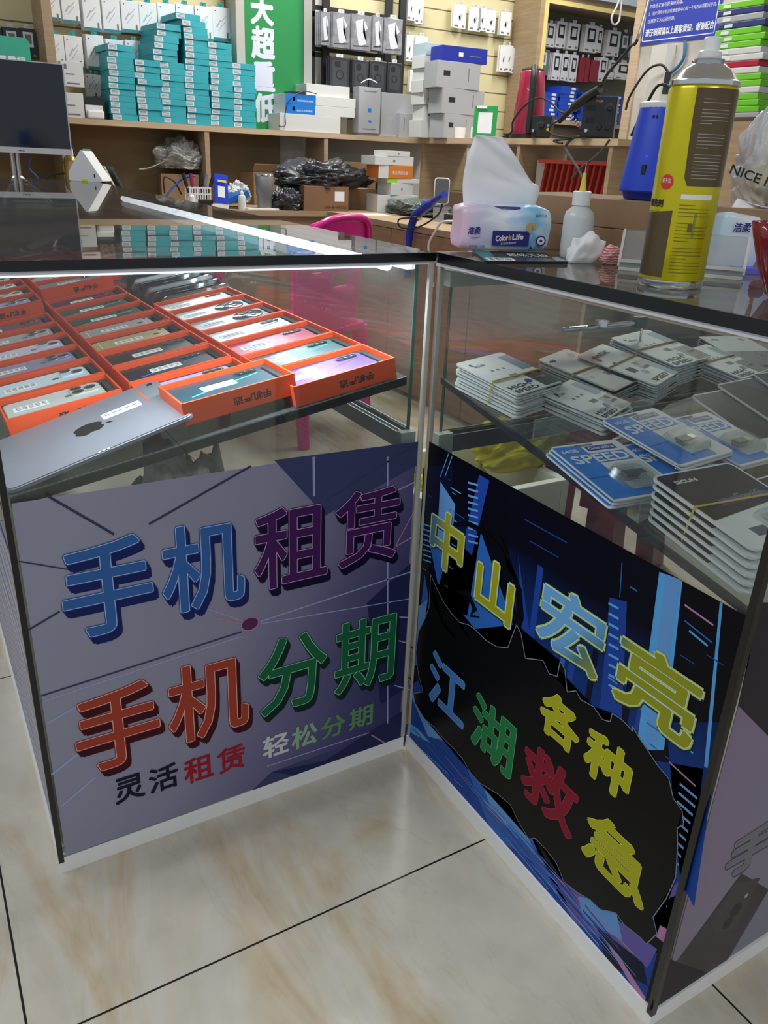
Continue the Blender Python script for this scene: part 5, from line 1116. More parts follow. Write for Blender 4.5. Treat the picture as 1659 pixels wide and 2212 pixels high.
# ------------------------------------------------------------ hanging packs
def pack_mesh(name, w, h, d, mat): return OBJ(name, BX((0, 0, -h/2), (w, d, h), .0015), mat)
def mk_pack(kind, w, h):
    """one hanging pack with its print; origin at the hook hole"""
    body = {'cable': m_paper, 'case': M('clear wrapped case', (150, 152, 160), .12, .3, coat=1, var=.35, vscale=22), 'dark': M('dark case pack', (48, 50, 56), .25, coat=.5), 'clip': m_white, 'plain': m_paper, 'green': M('dark green pack', (30, 52, 48), .4), 'grey': M('grey green pack', (110, 120, 112), .4), 'red': M('maroon book pack', (140, 40, 48), .5), 'lightblue': M('light blue pack', (130, 186, 214), .4)}[kind]
    o = pack_mesh('hanging_pack', w, h, .010, body); f = lambda x, y, l: (x, -.0053-l, y)
    OBJ('hanger_tab', PRISM(rrect(w*.34, .018, .003, 2, 0, .008), -.001, .001, lambda x, y, z: (x, z, y)), M('teal tab', (48, 150, 150), .4) if kind == 'cable' else M('clear tab', (205, 210, 212), .3), o)
    if kind == 'cable':
        FLAT('pack_print_or_glint', [(rc(-w/2+.001, w/2-.001, -h+.001, -h+.012), 0), (ln((-w*.3, -h*.62), (-w*.05, -h*.38), .006), 1), (ln((-w*.05, -h*.45), (w*.25, -h*.25), .0035), 1), (ln((-w*.2, -h*.72), (w*.2, -h*.42), .003), 1), (disc(-w*.34, -h*.12, .003, 8), 2), (ln((w*.32, -h*.95), (w*.32, -h*.74), .008), 3, .0002)], f, [M('teal print'), M('pale cable print', (176, 178, 184), .4), m_navy, m_graypr], o)
    elif kind in ('clip', 'grey', 'green', 'lightblue'):
        c = m_print if kind == 'clip' else m_paper
        FLAT('pack_print_or_glint', [(rc(-w*.3, w*.3, -h*.62, -h*.12), 0), (rc(-w*.17, w*.2, -h*.50, -h*.2), 1, .0002), (rc(-w*.38, -w*.1, -h*.94, -h*.88), 2), (rc(w*.2, w*.38, -h*.95, -h*.86), 2)], f, [c, m_white if kind == 'clip' else m_grey, m_graypr], o)
    elif kind == 'plain':
        FLAT('pack_print_or_glint', [(ln((-w*.1, -h*.62), (w*.15, -h*.40), w*.2), 0), (ln((-w*.05, -h*.45), (w*.05, -h*.68), w*.12), 0), (rc(-w*.4, -w*.1, -h*.93, -h*.86), 1), (rc(w*.2, w*.4, -h*.94, -h*.86), 1)], f, [M('pale product print', (188, 192, 198), .4), m_graypr], o)
    elif kind == 'dark':
        FLAT('pack_print_or_glint', [(rrect(w*.74, h*.82, .012, 3, 0, -h*.5), 0), (rrect(w*.3, h*.2, .008, 3, -w*.12, -h*.22), 1, .0002), (disc(0, -h*.55, w*.2, 20), 1, .0002), (disc(0, -h*.55, w*.15, 20), 0, .0004)], f, [M('smoke case print', (66, 68, 74), .25), m_dark], o)
    elif kind == 'case':
        FLAT('pack_print_or_glint', [([(-w*.3, -h*.2), (w*.1, -h*.1), (w*.35, -h*.35), (w*.1, -h*.5), (w*.3, -h*.8), (-w*.1, -h*.9), (-w*.2, -h*.6)], 0), (ln((-w*.4, -h*.9), (w*.4, -h*.86), .006), 1)], f, [M('bright film glint', (226, 228, 240), .1, .3), M('dark film crease', (60, 60, 70), .2)], o)  # wrap glint painted as a flat bright shape, beside a dark crease line
    return o
_P = {}
def hang(kind, u0, v0, u1, v1, Y, n, where, grp, cnt=None, label=None):
    """n packs one behind another on a hook whose front pack fills the given part of the view"""
    a = Yp(Y, u0, (v0+v1)/2); b = Yp(Y, u1, (v0+v1)/2); t = Yp(Y, (u0+u1)/2, v0); l = Yp(Y, (u0+u1)/2, v1)
    w = b.x-a.x; h = t.z-l.z
    proto = mk_pack(kind, w, h); proto.location = ((a.x+b.x)/2, Y, t.z)
    for k in range(n):
        lbl = (label or {'cable': 'white cable pack', 'case': 'clear wrapped phone case', 'dark': 'dark phone case pack', 'clip': 'white accessory pack', 'plain': 'plain white pack', 'grey': 'grey accessory pack', 'green': 'dark green accessory pack', 'red': 'maroon pack', 'lightblue': 'light blue accessory pack'}[kind])+' '+where+(', front one' if n > 1 and k == 0 else ', %s behind' % ORD[k-1] if n > 1 else '')
        loc = (proto.location.x-.004*k+random.uniform(-.001, .001), Y+.0125*k, t.z+random.uniform(-.002, .002))
        if k == 0: tag(proto, lbl, 'pack', grp)
        else:
            c = proto.copy(); COL.objects.link(c); c.location = loc; c['label'] = lbl
    x = proto.location.x; hk = OBJ('hook', TUBE([(0, 0, 0), (0, .0125*n+.03, .0)], .0018, 6, False), m_chrome, None, loc=(x, Y-.012, t.z+.010)); tag(hk, 'metal hook of the '+(label or {'cable': 'white cable pack', 'case': 'wrapped case', 'dark': 'dark case', 'clip': 'white packs', 'plain': 'white packs', 'grey': 'grey packs', 'green': 'green pack', 'red': 'maroon pack', 'lightblue': 'light blue pack'}[kind])+' '+where, 'hook', 'hooks on the back wall')
    return proto
for i, (u, v0, v1) in enumerate(((110, -15, 43), (152, -12, 50), (198, -4, 66), (240, -3, 70), (281, 2, 70), (320, 6, 76), (360, 8, 80), (400, 10, 84), (440, 14, 88), (478, 16, 88))):
    hang('cable', u-19, v0, u+19, v1, 3.45, 3, 'in the upper row, '+fromto(i, 10, 'left', 'right'), 'white cable packs in the upper row')
for i, (u, v0, v1) in enumerate(((120, 74, 144), (160, 78, 150), (206, 76, 150), (249, 86, 156), (291, 88, 158), (330, 92, 160))):
    hang('cable', u-19, v0, u+19, v1, 3.45, 3, 'in the lower row, '+fromto(i, 6, 'left', 'right'), 'white cable packs in the lower row')
for i, u in enumerate((200, 212)): hang('cable', u-14, 160+2*i, u+10, 214, 3.44, 2, 'low beside the teal boxes, '+('left' if i == 0 else 'right'), 'low cable packs')
for i, (u0, u1, v0, v1) in enumerate(((8, 44, 60, 122), (44, 79, 62, 126), (-20, 6, 60, 120))): hang('green', u0, v0, u1, v1, 3.44, 2, 'on the far left slatwall, '+['middle', 'right', 'left'][i], 'green packs at the left', label='green earphone pack')
for i, (u0, u1, v0, v1) in enumerate(((692, 712, 26, 98), (718, 755, 28, 104), (758, 800, 32, 109), (804, 826, 36, 110), (828, 868, 40, 117))): hang('case', u0, v0, u1, v1, 3.36, 4, 'upper row of the black rack, '+fromto(i, 5, 'left', 'right'), 'wrapped phone cases in the upper row')
for i, (u0, u1, v0, v1) in enumerate(((712, 754, 124, 192), (760, 795, 130, 200), (797, 833, 132, 200), (836, 866, 136, 200))): hang('dark', u0, v0, u1, v1, 3.36, 3, 'lower row of the black rack, '+fromto(i, 4, 'left', 'right'), 'dark phone cases in the lower row')
for i, (u0, u1, v0, v1) in enumerate(((880, 896, -10, 45), (896, 914, -6, 52), (979, 1006, 10, 62), (1012, 1038, 16, 68), (1032, 1050, 18, 67), (1050, 1070, 22, 72), (1080, 1103, 26, 77))): hang('plain', u0, v0, u1, v1, 3.46, 1 if i in (3,) else 2, 'upper row of the right slatwall, '+fromto(i, 7, 'left', 'right'), 'white packs in the upper row')
for i, (u0, u1, v0, v1) in enumerate(((876, 892, 76, 133), (896, 923, 78, 136), (1079, 1095, 98, 156), (1092, 1106, 98, 156), (1104, 1128, 104, 160))): hang('plain', u0, v0, u1, v1, 3.46, 2, 'lower row of the right slatwall, '+fromto(i, 5, 'left', 'right'), 'white packs in the lower row')
hang('clip', 884, 152, 914, 200, 3.44, 2, 'low on the right slatwall beside the black rack', 'low white packs')
# cabinet with packs right of the slatwall
xa, xb = Yp(3.30, 1152, 60).x, Yp(3.30, 1166, 60).x
cab = EMP('wall_cabinet', (xa, 3.3, 1.2), 'open light wood wall cabinet filled with hanging packs', 'cabinet')
def cb_(name, lo, hi, mat): return OBJ(name, lohi([lo[0]-xa, lo[1]-3.3, lo[2]-1.2], [hi[0]-xa, hi[1]-3.3, hi[2]-1.2]), mat, cab)
zt_ = Yp(3.28, 1250, 18).z
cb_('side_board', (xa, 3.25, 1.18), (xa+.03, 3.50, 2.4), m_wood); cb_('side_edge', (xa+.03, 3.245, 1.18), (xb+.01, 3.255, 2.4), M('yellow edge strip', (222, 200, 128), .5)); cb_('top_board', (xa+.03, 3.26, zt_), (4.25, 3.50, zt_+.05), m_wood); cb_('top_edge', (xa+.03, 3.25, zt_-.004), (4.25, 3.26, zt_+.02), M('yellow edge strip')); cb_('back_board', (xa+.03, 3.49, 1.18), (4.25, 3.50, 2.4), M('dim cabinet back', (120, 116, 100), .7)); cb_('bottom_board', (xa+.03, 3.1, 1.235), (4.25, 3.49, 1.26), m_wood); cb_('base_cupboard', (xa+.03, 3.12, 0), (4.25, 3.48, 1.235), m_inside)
zb = Yp(3.28, 1250, -30).z; tag(OBJ('banner', lohi((xa+.02, 3.235, zt_+.052), (xa+.9, 3.245, zt_+.24)), M('pale blue banner', (196, 206, 216), .5)), 'pale banner with grey lettering across the top of the wall cabinet', 'banner')
for i, (u0, u1, v0, v1, kd) in enumerate(((1164, 1176, 46, 98, 'clip'), (1178, 1198, 50, 102, 'clip'), (1200, 1222, 46, 104, 'clip'), (1226, 1250, 50, 108, 'clip'), (1262, 1290, 54, 114, 'clip'), (1288, 1300, 60, 114, 'clip'), (1310, 1338, 66, 122, 'clip'), (1338, 1358, 70, 125, 'green'), (1358, 1378, 78, 126, 'lightblue'))): hang(kd, u0, v0, u1, v1, 3.40, 3 if kd == 'clip' else 2, 'upper cabinet row, '+fromto(i, 9, 'left', 'right'), 'packs in the upper cabinet row')
for i, (u0, u1, v0, v1, kd) in enumerate(((1158, 1184, 106, 162, 'grey'), (1192, 1210, 114, 174, 'clip'), (1212, 1228, 116, 175, 'clip'), (1230, 1246, 118, 178, 'clip'), (1250, 1262, 124, 178, 'red'), (1263, 1272, 124, 178, 'red'), (1274, 1292, 130, 177, 'red'), (1293, 1310, 124, 177, 'clip'), (1316, 1326, 130, 172, 'clip'), (1328, 1362, 136, 172, 'clip'))): hang(kd, u0, v0, u1, v1, 3.40, 3 if kd != 'grey' else 1, 'lower cabinet row, '+fromto(i, 10, 'left', 'right'), 'packs in the lower cabinet row')
# blue cartons piled before the cabinet
m_bl = M('royal blue carton', (22, 62, 170), .4)
pb = None; nb_ = 0
for ci, (u0, u1, vb, n) in enumerate(((1168, 1208, 236, 7), (1204, 1248, 236, 9), (1244, 1300, 240, 8), (1300, 1352, 240, 8))):
    for k in range(n):
        A_ = Yp(3.14, u0, vb); B_ = Yp(3.14, u1, vb); loc = ((A_.x+B_.x)/2+random.uniform(-.01, .01), 3.24, 1.2605+.0208*k); lbl = 'royal blue carton in pile %s by the cabinet, %s' % (fromto(ci, 4, 'left', 'right'), 'bottom one' if k == 0 else 'top one' if k == n-1 else ORD[k]+' from the bottom')
        if pb is None:
            pb = tag(OBJ('carton', BX((0, 0, .0102), (.13, .18, .0204)), m_bl, loc=loc), lbl, 'box', 'royal blue cartons by the cabinet'); OBJ('sticker', BX((.03, -.0905, .010), (.032, .0006, .012)), m_lab, pb)
        else: DUP(pb, loc, random.uniform(-.08, .08), lbl)
# ------------------------------------------------------------ boxes on the back shelf
def pxbox(name, label, cat, u0, v0, u1, v1, Y, depth, mat, rz=0, z=None, X=None, bev=.0015, group=None, side=None):
    """a carton whose front face covers the given part of the view, standing at depth Y (or beside the right wall at X)"""
    A_ = Yp(Y, u0, v1); B_ = Yp(Y, u1, v1); T_ = Yp(Y, (u0+u1)/2, v0); zz = A_.z if z is None else z
    w = B_.x-A_.x; h = max(.004, T_.z-(Yp(Y, (u0+u1)/2, v1).z)); 
    o = OBJ(name, BX((0, 0, h/2), (w, depth, h), min(bev, h/4)), mat, loc=((A_.x+B_.x)/2, Y+depth/2, zz)); o.rotation_euler[2] = rz
    tag(o, label, cat, group); o['_w'] = w; o['_h'] = h; o['_d'] = depth; return o
def facetext(o, body, x0, x1, y0, y1, mat, rad=0):
    w, h, d = o['_w'], o['_h'], o['_d']; return TXT('printed_word', body, -w/2+w*x0, -w/2+w*x1, h*y0, h*y1, lambda x, y, l: (x, -d/2-.0010-l, y), mat, o, rad)
def facerect(o, rects, mats):
    w, h, d = o['_w'], o['_h'], o['_d']; return FLAT('printed_mark', [(rc(-w/2+w*a, -w/2+w*b, h*c, h*e), i) for a, b, c, e, i in rects], lambda x, y, l: (x, -d/2-.0007, y), mats, o)
m_wc = M('white carton', (206, 208, 206), .45); m_gc = M('silver grey carton', (164, 166, 170), .4); m_lb = M('pale blue carton', (170, 192, 200), .45); m_bb = M('bright blue carton', (24, 118, 206), .4)
o = pxbox('carton', 'large white carton lying under the blue-ended boxes on the back shelf', 'box', 605, 249, 735, 286, YS+.01, .16, m_wc, z=SZ1)
z1 = SZ1+o['_h']
o2 = pxbox('carton', 'blue-ended white carton, lower of two above the large white carton', 'box', 616, 228, 766, 249, YS+.012, .16, m_wc, z=z1+.0005); facerect(o2, [(0, .42, 0, 1, 0), (.10, .13, .3, .7, 1)], [m_bb, m_paper]); facetext(o2, '超级无敌玻璃膜', .16, .38, .25, .45, m_paper)
o3 = pxbox('carton', 'blue-ended white carton, upper of two above the large white carton', 'box', 617, 207, 768, 228, YS+.012, .16, m_wc, z=z1+o2['_h']+.001); facerect(o3, [(0, .42, 0, 1, 0), (.10, .13, .3, .7, 1)], [m_bb, m_paper]); facetext(o3, '超级无敌玻璃膜', .16, .38, .25, .45, m_paper)
z3 = z1+o2['_h']+o3['_h']+.0015
o4 = pxbox('carton', 'white carton with a black cable clip on top of the blue-ended boxes', 'box', 662, 193, 755, 218, YS+.03, .14, m_wc, z=z3); tag(pxbox('black_case', 'flat black case on the blue-ended boxes', 'case', 630, 201, 660, 207, YS+.03, .10, m_dark, z=z3), 'flat black case beside the clip carton on the blue-ended boxes', 'case')
tag(OBJ('cable', TUBE([Yp(YS+.0, *p) for p in ((602, 272), (616, 271), (616, 245), (626, 215), (655, 198), (684, 203))], .0022, 6), m_dark), 'thin black cable looped over the blue-ended boxes', 'cable')
o = pxbox('carton', 'tall upright silver grey carton on the back shelf', 'box', 774, 178, 820, 278, YS-.0+.01, .07, m_gc, z=SZ1+.012); facerect(o, [(.2, .8, .9, .92, 0), (.2, .8, .08, .10, 0), (.42, .58, .46, .54, 1), (.46, .6, .24, .28, 1)], [m_graypr, m_bb])
tag(OBJ('hanger', TUBE([Yp(YS+.04, 780, 179), Yp(YS+.04, 797, 171), Yp(YS+.04, 815, 179)], .003, 6), m_white), 'white hanging tab on top of the tall silver grey carton', 'tab')
tag(OBJ('slim_case', BX((0, 0, .006), (.24, .05, .011), .002), m_gc, loc=(Yp(YS+.05, 810, 284).x, YS+.045, SZ1)), 'slim silver case lying under the tall grey carton', 'case')
tag(OBJ('wall_card', BX((0, 0, .05), (.03, .004, .10)), m_paper, loc=(Yp(3.35, 745, 270).x, 3.36, SZ1)), 'small white card standing behind the blue-ended boxes', 'card')
for i, (u0, v0, u1, v1, Y, d, m, nm) in enumerate((
    (822, 240, 872, 288, 3.30, .12, m_gc, 'grey gift-wrapped carton, lower of two left of the shelf corner'),
    (824, 192, 915, 240, 3.30, .13, m_gc, 'grey gift-wrapped carton, upper of two left of the shelf corner'),
    (862, 238, 935, 291, 3.262, .10, m_gc, 'silver grey carton with a small blue mark at the shelf corner'))):
    o = pxbox('carton', nm, 'box', u0, v0, u1, v1, Y, d, m, z=SZ1 if i != 1 else SZ1+.112)
    if i == 2: facerect(o, [(.12, .14, .3, .8, 0), (.6, .75, .42, .6, 1)], [m_graypr, m_bb])
# white and grey tower at the corner of the right shelf
tw = [(916, 219, 952, 252, m_wc), (914, 193, 948, 219, m_wc), (913, 166, 945, 193, m_wc), (918, 140, 946, 166, m_wc), (916, 112, 960, 140, m_wc), (920, 85, 985, 112, m_lb)]
z = SZ1; zz_ = []
for i, (u0, v0, u1, v1, m) in enumerate(tw):
    if i == 0: e0 = pxbox('carton', 'white carton at the foot of the narrow white tower at the shelf corner', 'box', 908, 252, 960, 290, 3.02, .12, m_wc, z=z); z += e0['_h']+.0005
    o = pxbox('carton', '%s carton in the narrow tower at the shelf corner, %s' % ('pale blue' if m is m_lb else 'white', ORD[i+1]+' from the bottom'), 'box', u0, v0, u1, v1, 3.02, .12, m, z=z, rz=random.uniform(-.05, .05)); z += o['_h']+.0005; facerect(o, [(.25, .6, .3, .6, 0)], [m_paper if m is m_lb else m_graypr])
z = SZ1
for i, (u0, v0, u1, v1, m, nm) in enumerate(((956, 238, 1022, 291, m_gc, 'grey carton at the foot of the wide grey tower at the shelf corner'), (954, 185, 1044, 240, m_gc, 'grey carton with a black tag in the middle of the wide tower'), (945, 128, 1035, 186, m_gc, 'wrapped grey carton in the upper part of the wide tower'), (960, 98, 1051, 132, M('deep blue carton', (26, 42, 150), .4), 'deep blue carton on top of the wide grey tower'))):
    o = pxbox('carton', nm, 'box', u0, v0, u1, v1, 2.86, .13, m, z=z, rz=-.05*i+.05); z += o['_h']+.0005
    facerect(o, [(.15, .3, .45, .65, 0), (.72, .74, .3, .8, 1)] if i != 3 else [(.36, .46, .35, .62, 0), (.6, .85, .4, .46, 1)], [m_print if i != 3 else m_paper, m_graypr])
def shelf_x(u, v, X=2.0): return Xp(X, u, v)
P = shelf_x(955, 285, 1.99); 
pt = EMP('white_tray', (2.03, 2.80, SZ1), 'pair of round white charger cups on the shelf before the grey tower', 'tray')
for dx in (0, .075): OBJ('cup', LATHE([(0, 0), (.034, 0), (.037, .03), (.036, .055), (.033, .055), (.032, .006), (0, .006)], 28), m_white, pt, smooth=True, loc=(dx*.2, -dx*2+.07, 0))
# green payment stand (its square code left out)
P = Xp(1.97, 1046, 286); P.z = SZ1
gs = EMP('payment_stand', P, 'green and white payment card stand on the right shelf', 'stand')
R_ = Matrix.Rotation(-.12, 3, 'Y'); rzs = Matrix.Rotation(-.9, 4, 'Z')
gs.matrix_world = Matrix.Translation(P) @ Matrix.Rotation(-.75, 4, 'Z')
OBJ('card', BX((0, 0, .075), (.115, .006, .145), .001, Matrix.Rotation(-.12, 3, 'X')), M('payment green', (24, 148, 76), .35), gs)
OBJ('white_panel', BX((0, -.0036, .070), (.070, .001, .095), 0, Matrix.Rotation(-.12, 3, 'X')), m_paper, gs); OBJ('base', BX((0, .01, .004), (.11, .06, .008)), m_ac2, gs); OBJ('white_top', BX((-.02, -.0036, .140), (.05, .0015, .012), 0, Matrix.Rotation(-.12, 3, 'X')), m_paper, gs)
# red and black appliance
P = Xp(2.06, 1138, 288); P.z = SZ1
kt = EMP('red_appliance', P, 'tall dark red and black tapered appliance on the right shelf', 'appliance')
def oval(prof, sx, sy, seg=40):
    bm = LATHE(prof, seg)
    for v in bm.verts: v.co.x *= sx; v.co.y *= sy
    return bm
OBJ('shell', oval([(0, .02), (.082, .02), (.084, .03), (.068, .20), (.060, .285), (.052, .296), (0, .30)], .95, 1.0), M('dark red gloss', (140, 18, 52), .25, coat=.5), kt, smooth=True)
OBJ('base', oval([(0, 0), (.088, 0), (.088, .022), (.080, .026), (0, .026)], .95, 1.0), m_dark, kt, smooth=True); OBJ('lid', oval([(.056, .286), (.054, .298), (.03, .308), (0, .309)], .95, 1.0), m_dark, kt, smooth=True)
a = math.atan2(CLOC.y-P.y, CLOC.x-P.x); c_, s_ = math.cos(a+.1), math.sin(a+.1)
OBJ('handle', TUBE([(c_*.085, s_*.085, .03), (c_*.088, s_*.088, .10), (c_*.084, s_*.084, .2), (c_*.075, s_*.075, .27), (c_*.05, s_*.05, .305)], [.017]*8+[.016]*8+[.017]*8+[.016]*9, 12, True), m_dark, kt, smooth=True)
# soldering stations
def station(name, label, u0, v0, u1, v1, X, w, h, d, rz, knobs, disp):
    P = Xp(X, (u0+u1)/2, v1); P.z = SZ1
    e = EMP(name, None, label, 'soldering station', mat=Matrix.Translation(P) @ Matrix.Rotation(rz, 4, 'Z'))
    OBJ('case', BX((0, d/2, h/2+.006), (w, d, h), .002), M('station black', (20, 21, 24), .4), e); OBJ('front_panel', BX((0, -.001, h/2+.006), (w-.008, .003, h-.008), .001), M('panel black', (30, 31, 34), .35), e)
    for x, z_, r in knobs:
        k = OBJ('knob', LATHE([(0, .014), (r*.8, .014), (r, .010), (r, 0), (0, 0)], 20), m_dark, e, smooth=True, loc=(x, -.002, z_)); k.rotation_euler[0] = PI/2
        OBJ('knob_scale', TUBE([(x+r*1.35*math.cos(t*.55-.8), -.003, z_+r*1.35*math.sin(t*.55-.8)) for t in range(9)], .0005, 4), m_graypr, e)
    for x, z_ in disp: OBJ('display', BX((x, -.0028, z_), (.035, .001, .020)), M('display glass', (10, 12, 20), .1), e)
    return e
s1 = station('soldering_station', 'large black soldering station with three knobs on the right shelf', 1252, 205, 1325, 288, 1.96, .135, .155, .17, -PI/2+.75, ((.040, .118, .012), (.008, .045, .011), (.042, .045, .011)), ((-.035, .115), (-.035, .068)))
OBJ('socket', LATHE([(0, .004), (.007, .004), (.008, 0)], 16), m_chrome, s1, loc=(-.045, -.003, .030)).rotation_euler[0] = PI/2
TXT('printed_word', 'YIHUA', -.02, .01, .138, .146, lambda x, y, l: (x, -.0030, y), M('gold print'), s1)
s2 = station('soldering_station', 'small black soldering station with one knob and round stickers', 1144, 242, 1192, 289, 1.96, .085, .088, .12, -PI/2+.75, ((.0, .055, .013),), ())
FLAT('round_sticker', [(disc(.030, .055, .006, 16), 0)], lambda x, y, l: (x, -.0032, y), [M('blue sticker', (110, 160, 210), .5)], s2); FLAT('round_sticker', [(disc(.030, .038, .007, 16), 0)], lambda x, y, l: (x, -.0032, y), [M('yellow sticker', (224, 190, 40), .5)], s2)
OBJ('plug', TUBE([(-.03, -.004, .03), (-.03, -.05, .03)], .006, 10, False), m_chrome, s2)
ip = [Xp(1.92, *p) for p in ((1208, 262), (1240, 232), (1275, 205), (1296, 192))]
ir = tag(OBJ('hot_air_gun', TUBE(ip, [.012]*8+[.019]*8+[.017]*9, 14), m_dark, smooth=True), 'black hot air handle slanting up between the two soldering stations', 'soldering tool')
tag(OBJ('cable', TUBE([Xp(1.93, *p) for p in ((1296, 192), (1312, 160), (1340, 128), (1362, 100), (1385, 60))]+[Vector((2.9, 2.45, 2.1))], .006, 8), m_dark), 'thick black cable rising from the hot air handle to the wall', 'cable')
tag(OBJ('cable', TUBE([Xp(1.93, *p) for p in ((1072, 302), (1104, 286), (1108, 262), (1130, 232), (1160, 212), (1186, 218), (1206, 238), (1218, 244))], .0045, 8), m_dark), 'black iron cable arching in front of the red appliance', 'cable')
tag(OBJ('cable', TUBE([Xp(1.925, *p) for p in ((1204, 262), (1190, 272), (1190, 288), (1220, 296), (1260, 294), (1225, 300), (1196, 304), (1215, 310))], .0045, 8), m_dark), 'black cable coiled on the shelf edge before the soldering stations', 'cable')
tag(OBJ('coil_stand', TUBE([Xp(1.955, 1234+2.6*i+(3 if i % 2 else -3), 254+2.6*i+(-4 if i % 2 else 4)) for i in range(9)], .002, 6), m_chrome), 'chrome coil iron holder between the soldering stations', 'holder')
tag(OBJ('cable', TUBE([Xp(1.93, *p) for p in ((1235, 300), (1222, 318), (1236, 345), (1250, 366), (1262, 395), (1266, 420))], .006, 8), M('grey cable', (70, 70, 72), .5)), 'dark cable hanging below the right shelf', 'cable'); tag(OBJ('cable', TUBE([Xp(1.93, *p) for p in ((1318, 300), (1300, 325), (1278, 345), (1256, 362), (1236, 385))], .005, 8), M('grey cable')), 'grey cable hanging below the right end of the shelf', 'cable')
# things under the right shelf
m_rb = M('rust red spine', (168, 52, 40), .5)
def spine(u, i): 
    return tag(OBJ('red_folder', BX((0, 0, .13), (.10, .014, .26), .001, Matrix.Rotation(.16, 3, 'X')), m_rb, loc=(2.08, 2.16-.040*i, DZ+.012)), 'rust red folder in the slanted row under the right shelf, '+fromto(i, 11, 'left', 'right'), 'folder', 'rust red folders under the right shelf')
for i in range(11): spine(0, i)
fr_ = EMP('folder_rack', (2.08, 1.95, DZ), 'white wire rack holding the rust red folders under the right shelf', 'rack'); OBJ('front_rail', BX((-.062, 0, .275), (.004, .46, .016)), M('coral rail', (206, 80, 76), .5), fr_); OBJ('base_tray', BX((0, 0, .004), (.16, .48, .008)), m_dark, fr_)
tag(OBJ('white_panel_box', BX((0, 0, .14), (.10, .07, .28), .002), m_wc, loc=(2.10, 2.215-.02, DZ)), 'tall white carton beside the upright under the right shelf', 'box')
for i, (y, h, m, nm) in enumerate(((2.62, .30, m_wc, 'tall white carton standing under the right shelf, left one'), (2.52, .24, m_gc, 'grey carton under the right shelf, right one'))): tag(OBJ('carton', BX((0, 0, h/2), (.12, .07, h), .002), m, loc=(2.12, y, DZ)), nm, 'box')
tag(OBJ('parts_tray', BX((0, 0, .02), (.28, .40, .04), .004), m_dark, loc=(1.62, 1.95, DZ)), 'low black parts tray on the right desk', 'tray')
tag(OBJ('grey_bag', crumple(.26, .4, .08, 44, 14), M('grey plastic film', (84, 94, 92), .25, coat=.3), smooth='all', loc=(1.66, 2.64, DZ)), 'crumpled dark grey plastic bag on the right desk under the shelf', 'bag')
tag(OBJ('brown_box', BX((0, 0, .055), (.22, .5, .11), .004), M('dull brown carton', (98, 78, 60), .8), loc=(2.06, 2.70, DZ)), 'low dull brown carton under the right shelf', 'box')
# ------------------------------------------------------------ things on the desk under the back shelf
def deskbox(label, u0, v0, u1, v1, Y, d, m, rz=0, z=DZ, name='carton', cat='box'):
    return pxbox(name, label, cat, u0, v0, u1, v1, Y, d, m, rz=rz, z=z)
o = deskbox('open brown carton on the desk under the back shelf behind the steel cup', 540, 350, 612, 420, 3.30, .14, m_card, .2); 
OBJ('flap', BX((0, -.07, o['_h']+.02), (o['_w'], .003, .05), 0, Matrix.Rotation(.5, 3, 'X')), m_card, o); OBJ('dark_opening', BX((0, 0, o['_h']+.0005), (o['_w']-.008, .13, .001)), M('box inside shadow'), o)  # thin dark sheet painted as the shade in the open top
deskbox('brown carton under the plastic bag, left of the upright', 355, 356, 436, 420, 3.31, .12, m_card, -.15)
tag(OBJ('plastic_bag', crumple(.26, .16, .13, 55, 14), M('clear crumpled film', (140, 138, 134), .25, coat=.3, var=.3, vscale=40), smooth='all', loc=(Yp(3.36, 392, 350).x, 3.36, DZ+.165)), 'crumpled clear plastic bag on the brown carton under the back shelf', 'bag')
tag(OBJ('plastic_spoon', TUBE([Yp(3.30, 300, 366), Yp(3.30, 325, 362), Yp(3.30, 362, 345)], [.016]*6+[.012]*6+[.006]*5, 10, flat=.3), M('clear film strip', (160, 158, 150), .2), smooth=True), 'twisted clear film tail of the plastic bag', 'film')
for i in range(4):
    tag(OBJ('leaning_tablet', BX((0, 0, .085), (.006, .11, .17), .001, Matrix.Rotation(-.42, 3, 'Y')), [m_dark, M('maroon sleeve', (70, 26, 40), .4), m_white, M('teal grey sleeve', (60, 92, 90), .4)][i], loc=(Yp(3.2, 214+15*i, 400).x, 3.24, DZ+.004)), 'thin tablet leaning in the row right of the card stand, '+fromto(i, 4, 'left', 'right'), 'tablet', 'thin tablets leaning under the back shelf')
sc2 = EMP('spray_can', (Yp(3.05, 158, 400).x, 3.05, DZ), 'small gold spray can with a white cap behind the card stand', 'spray can')
OBJ('body', LATHE([(0, 0), (.031, 0), (.031, .185), (.026, .20), (.014, .21), (0, .21)], 28), M('gold can print', (150, 128, 66), .3, .5), sc2, smooth=True); OBJ('cap', LATHE([(.014, .208), (.014, .235), (.011, .240), (0, .240)], 20), m_white, sc2, smooth=True)
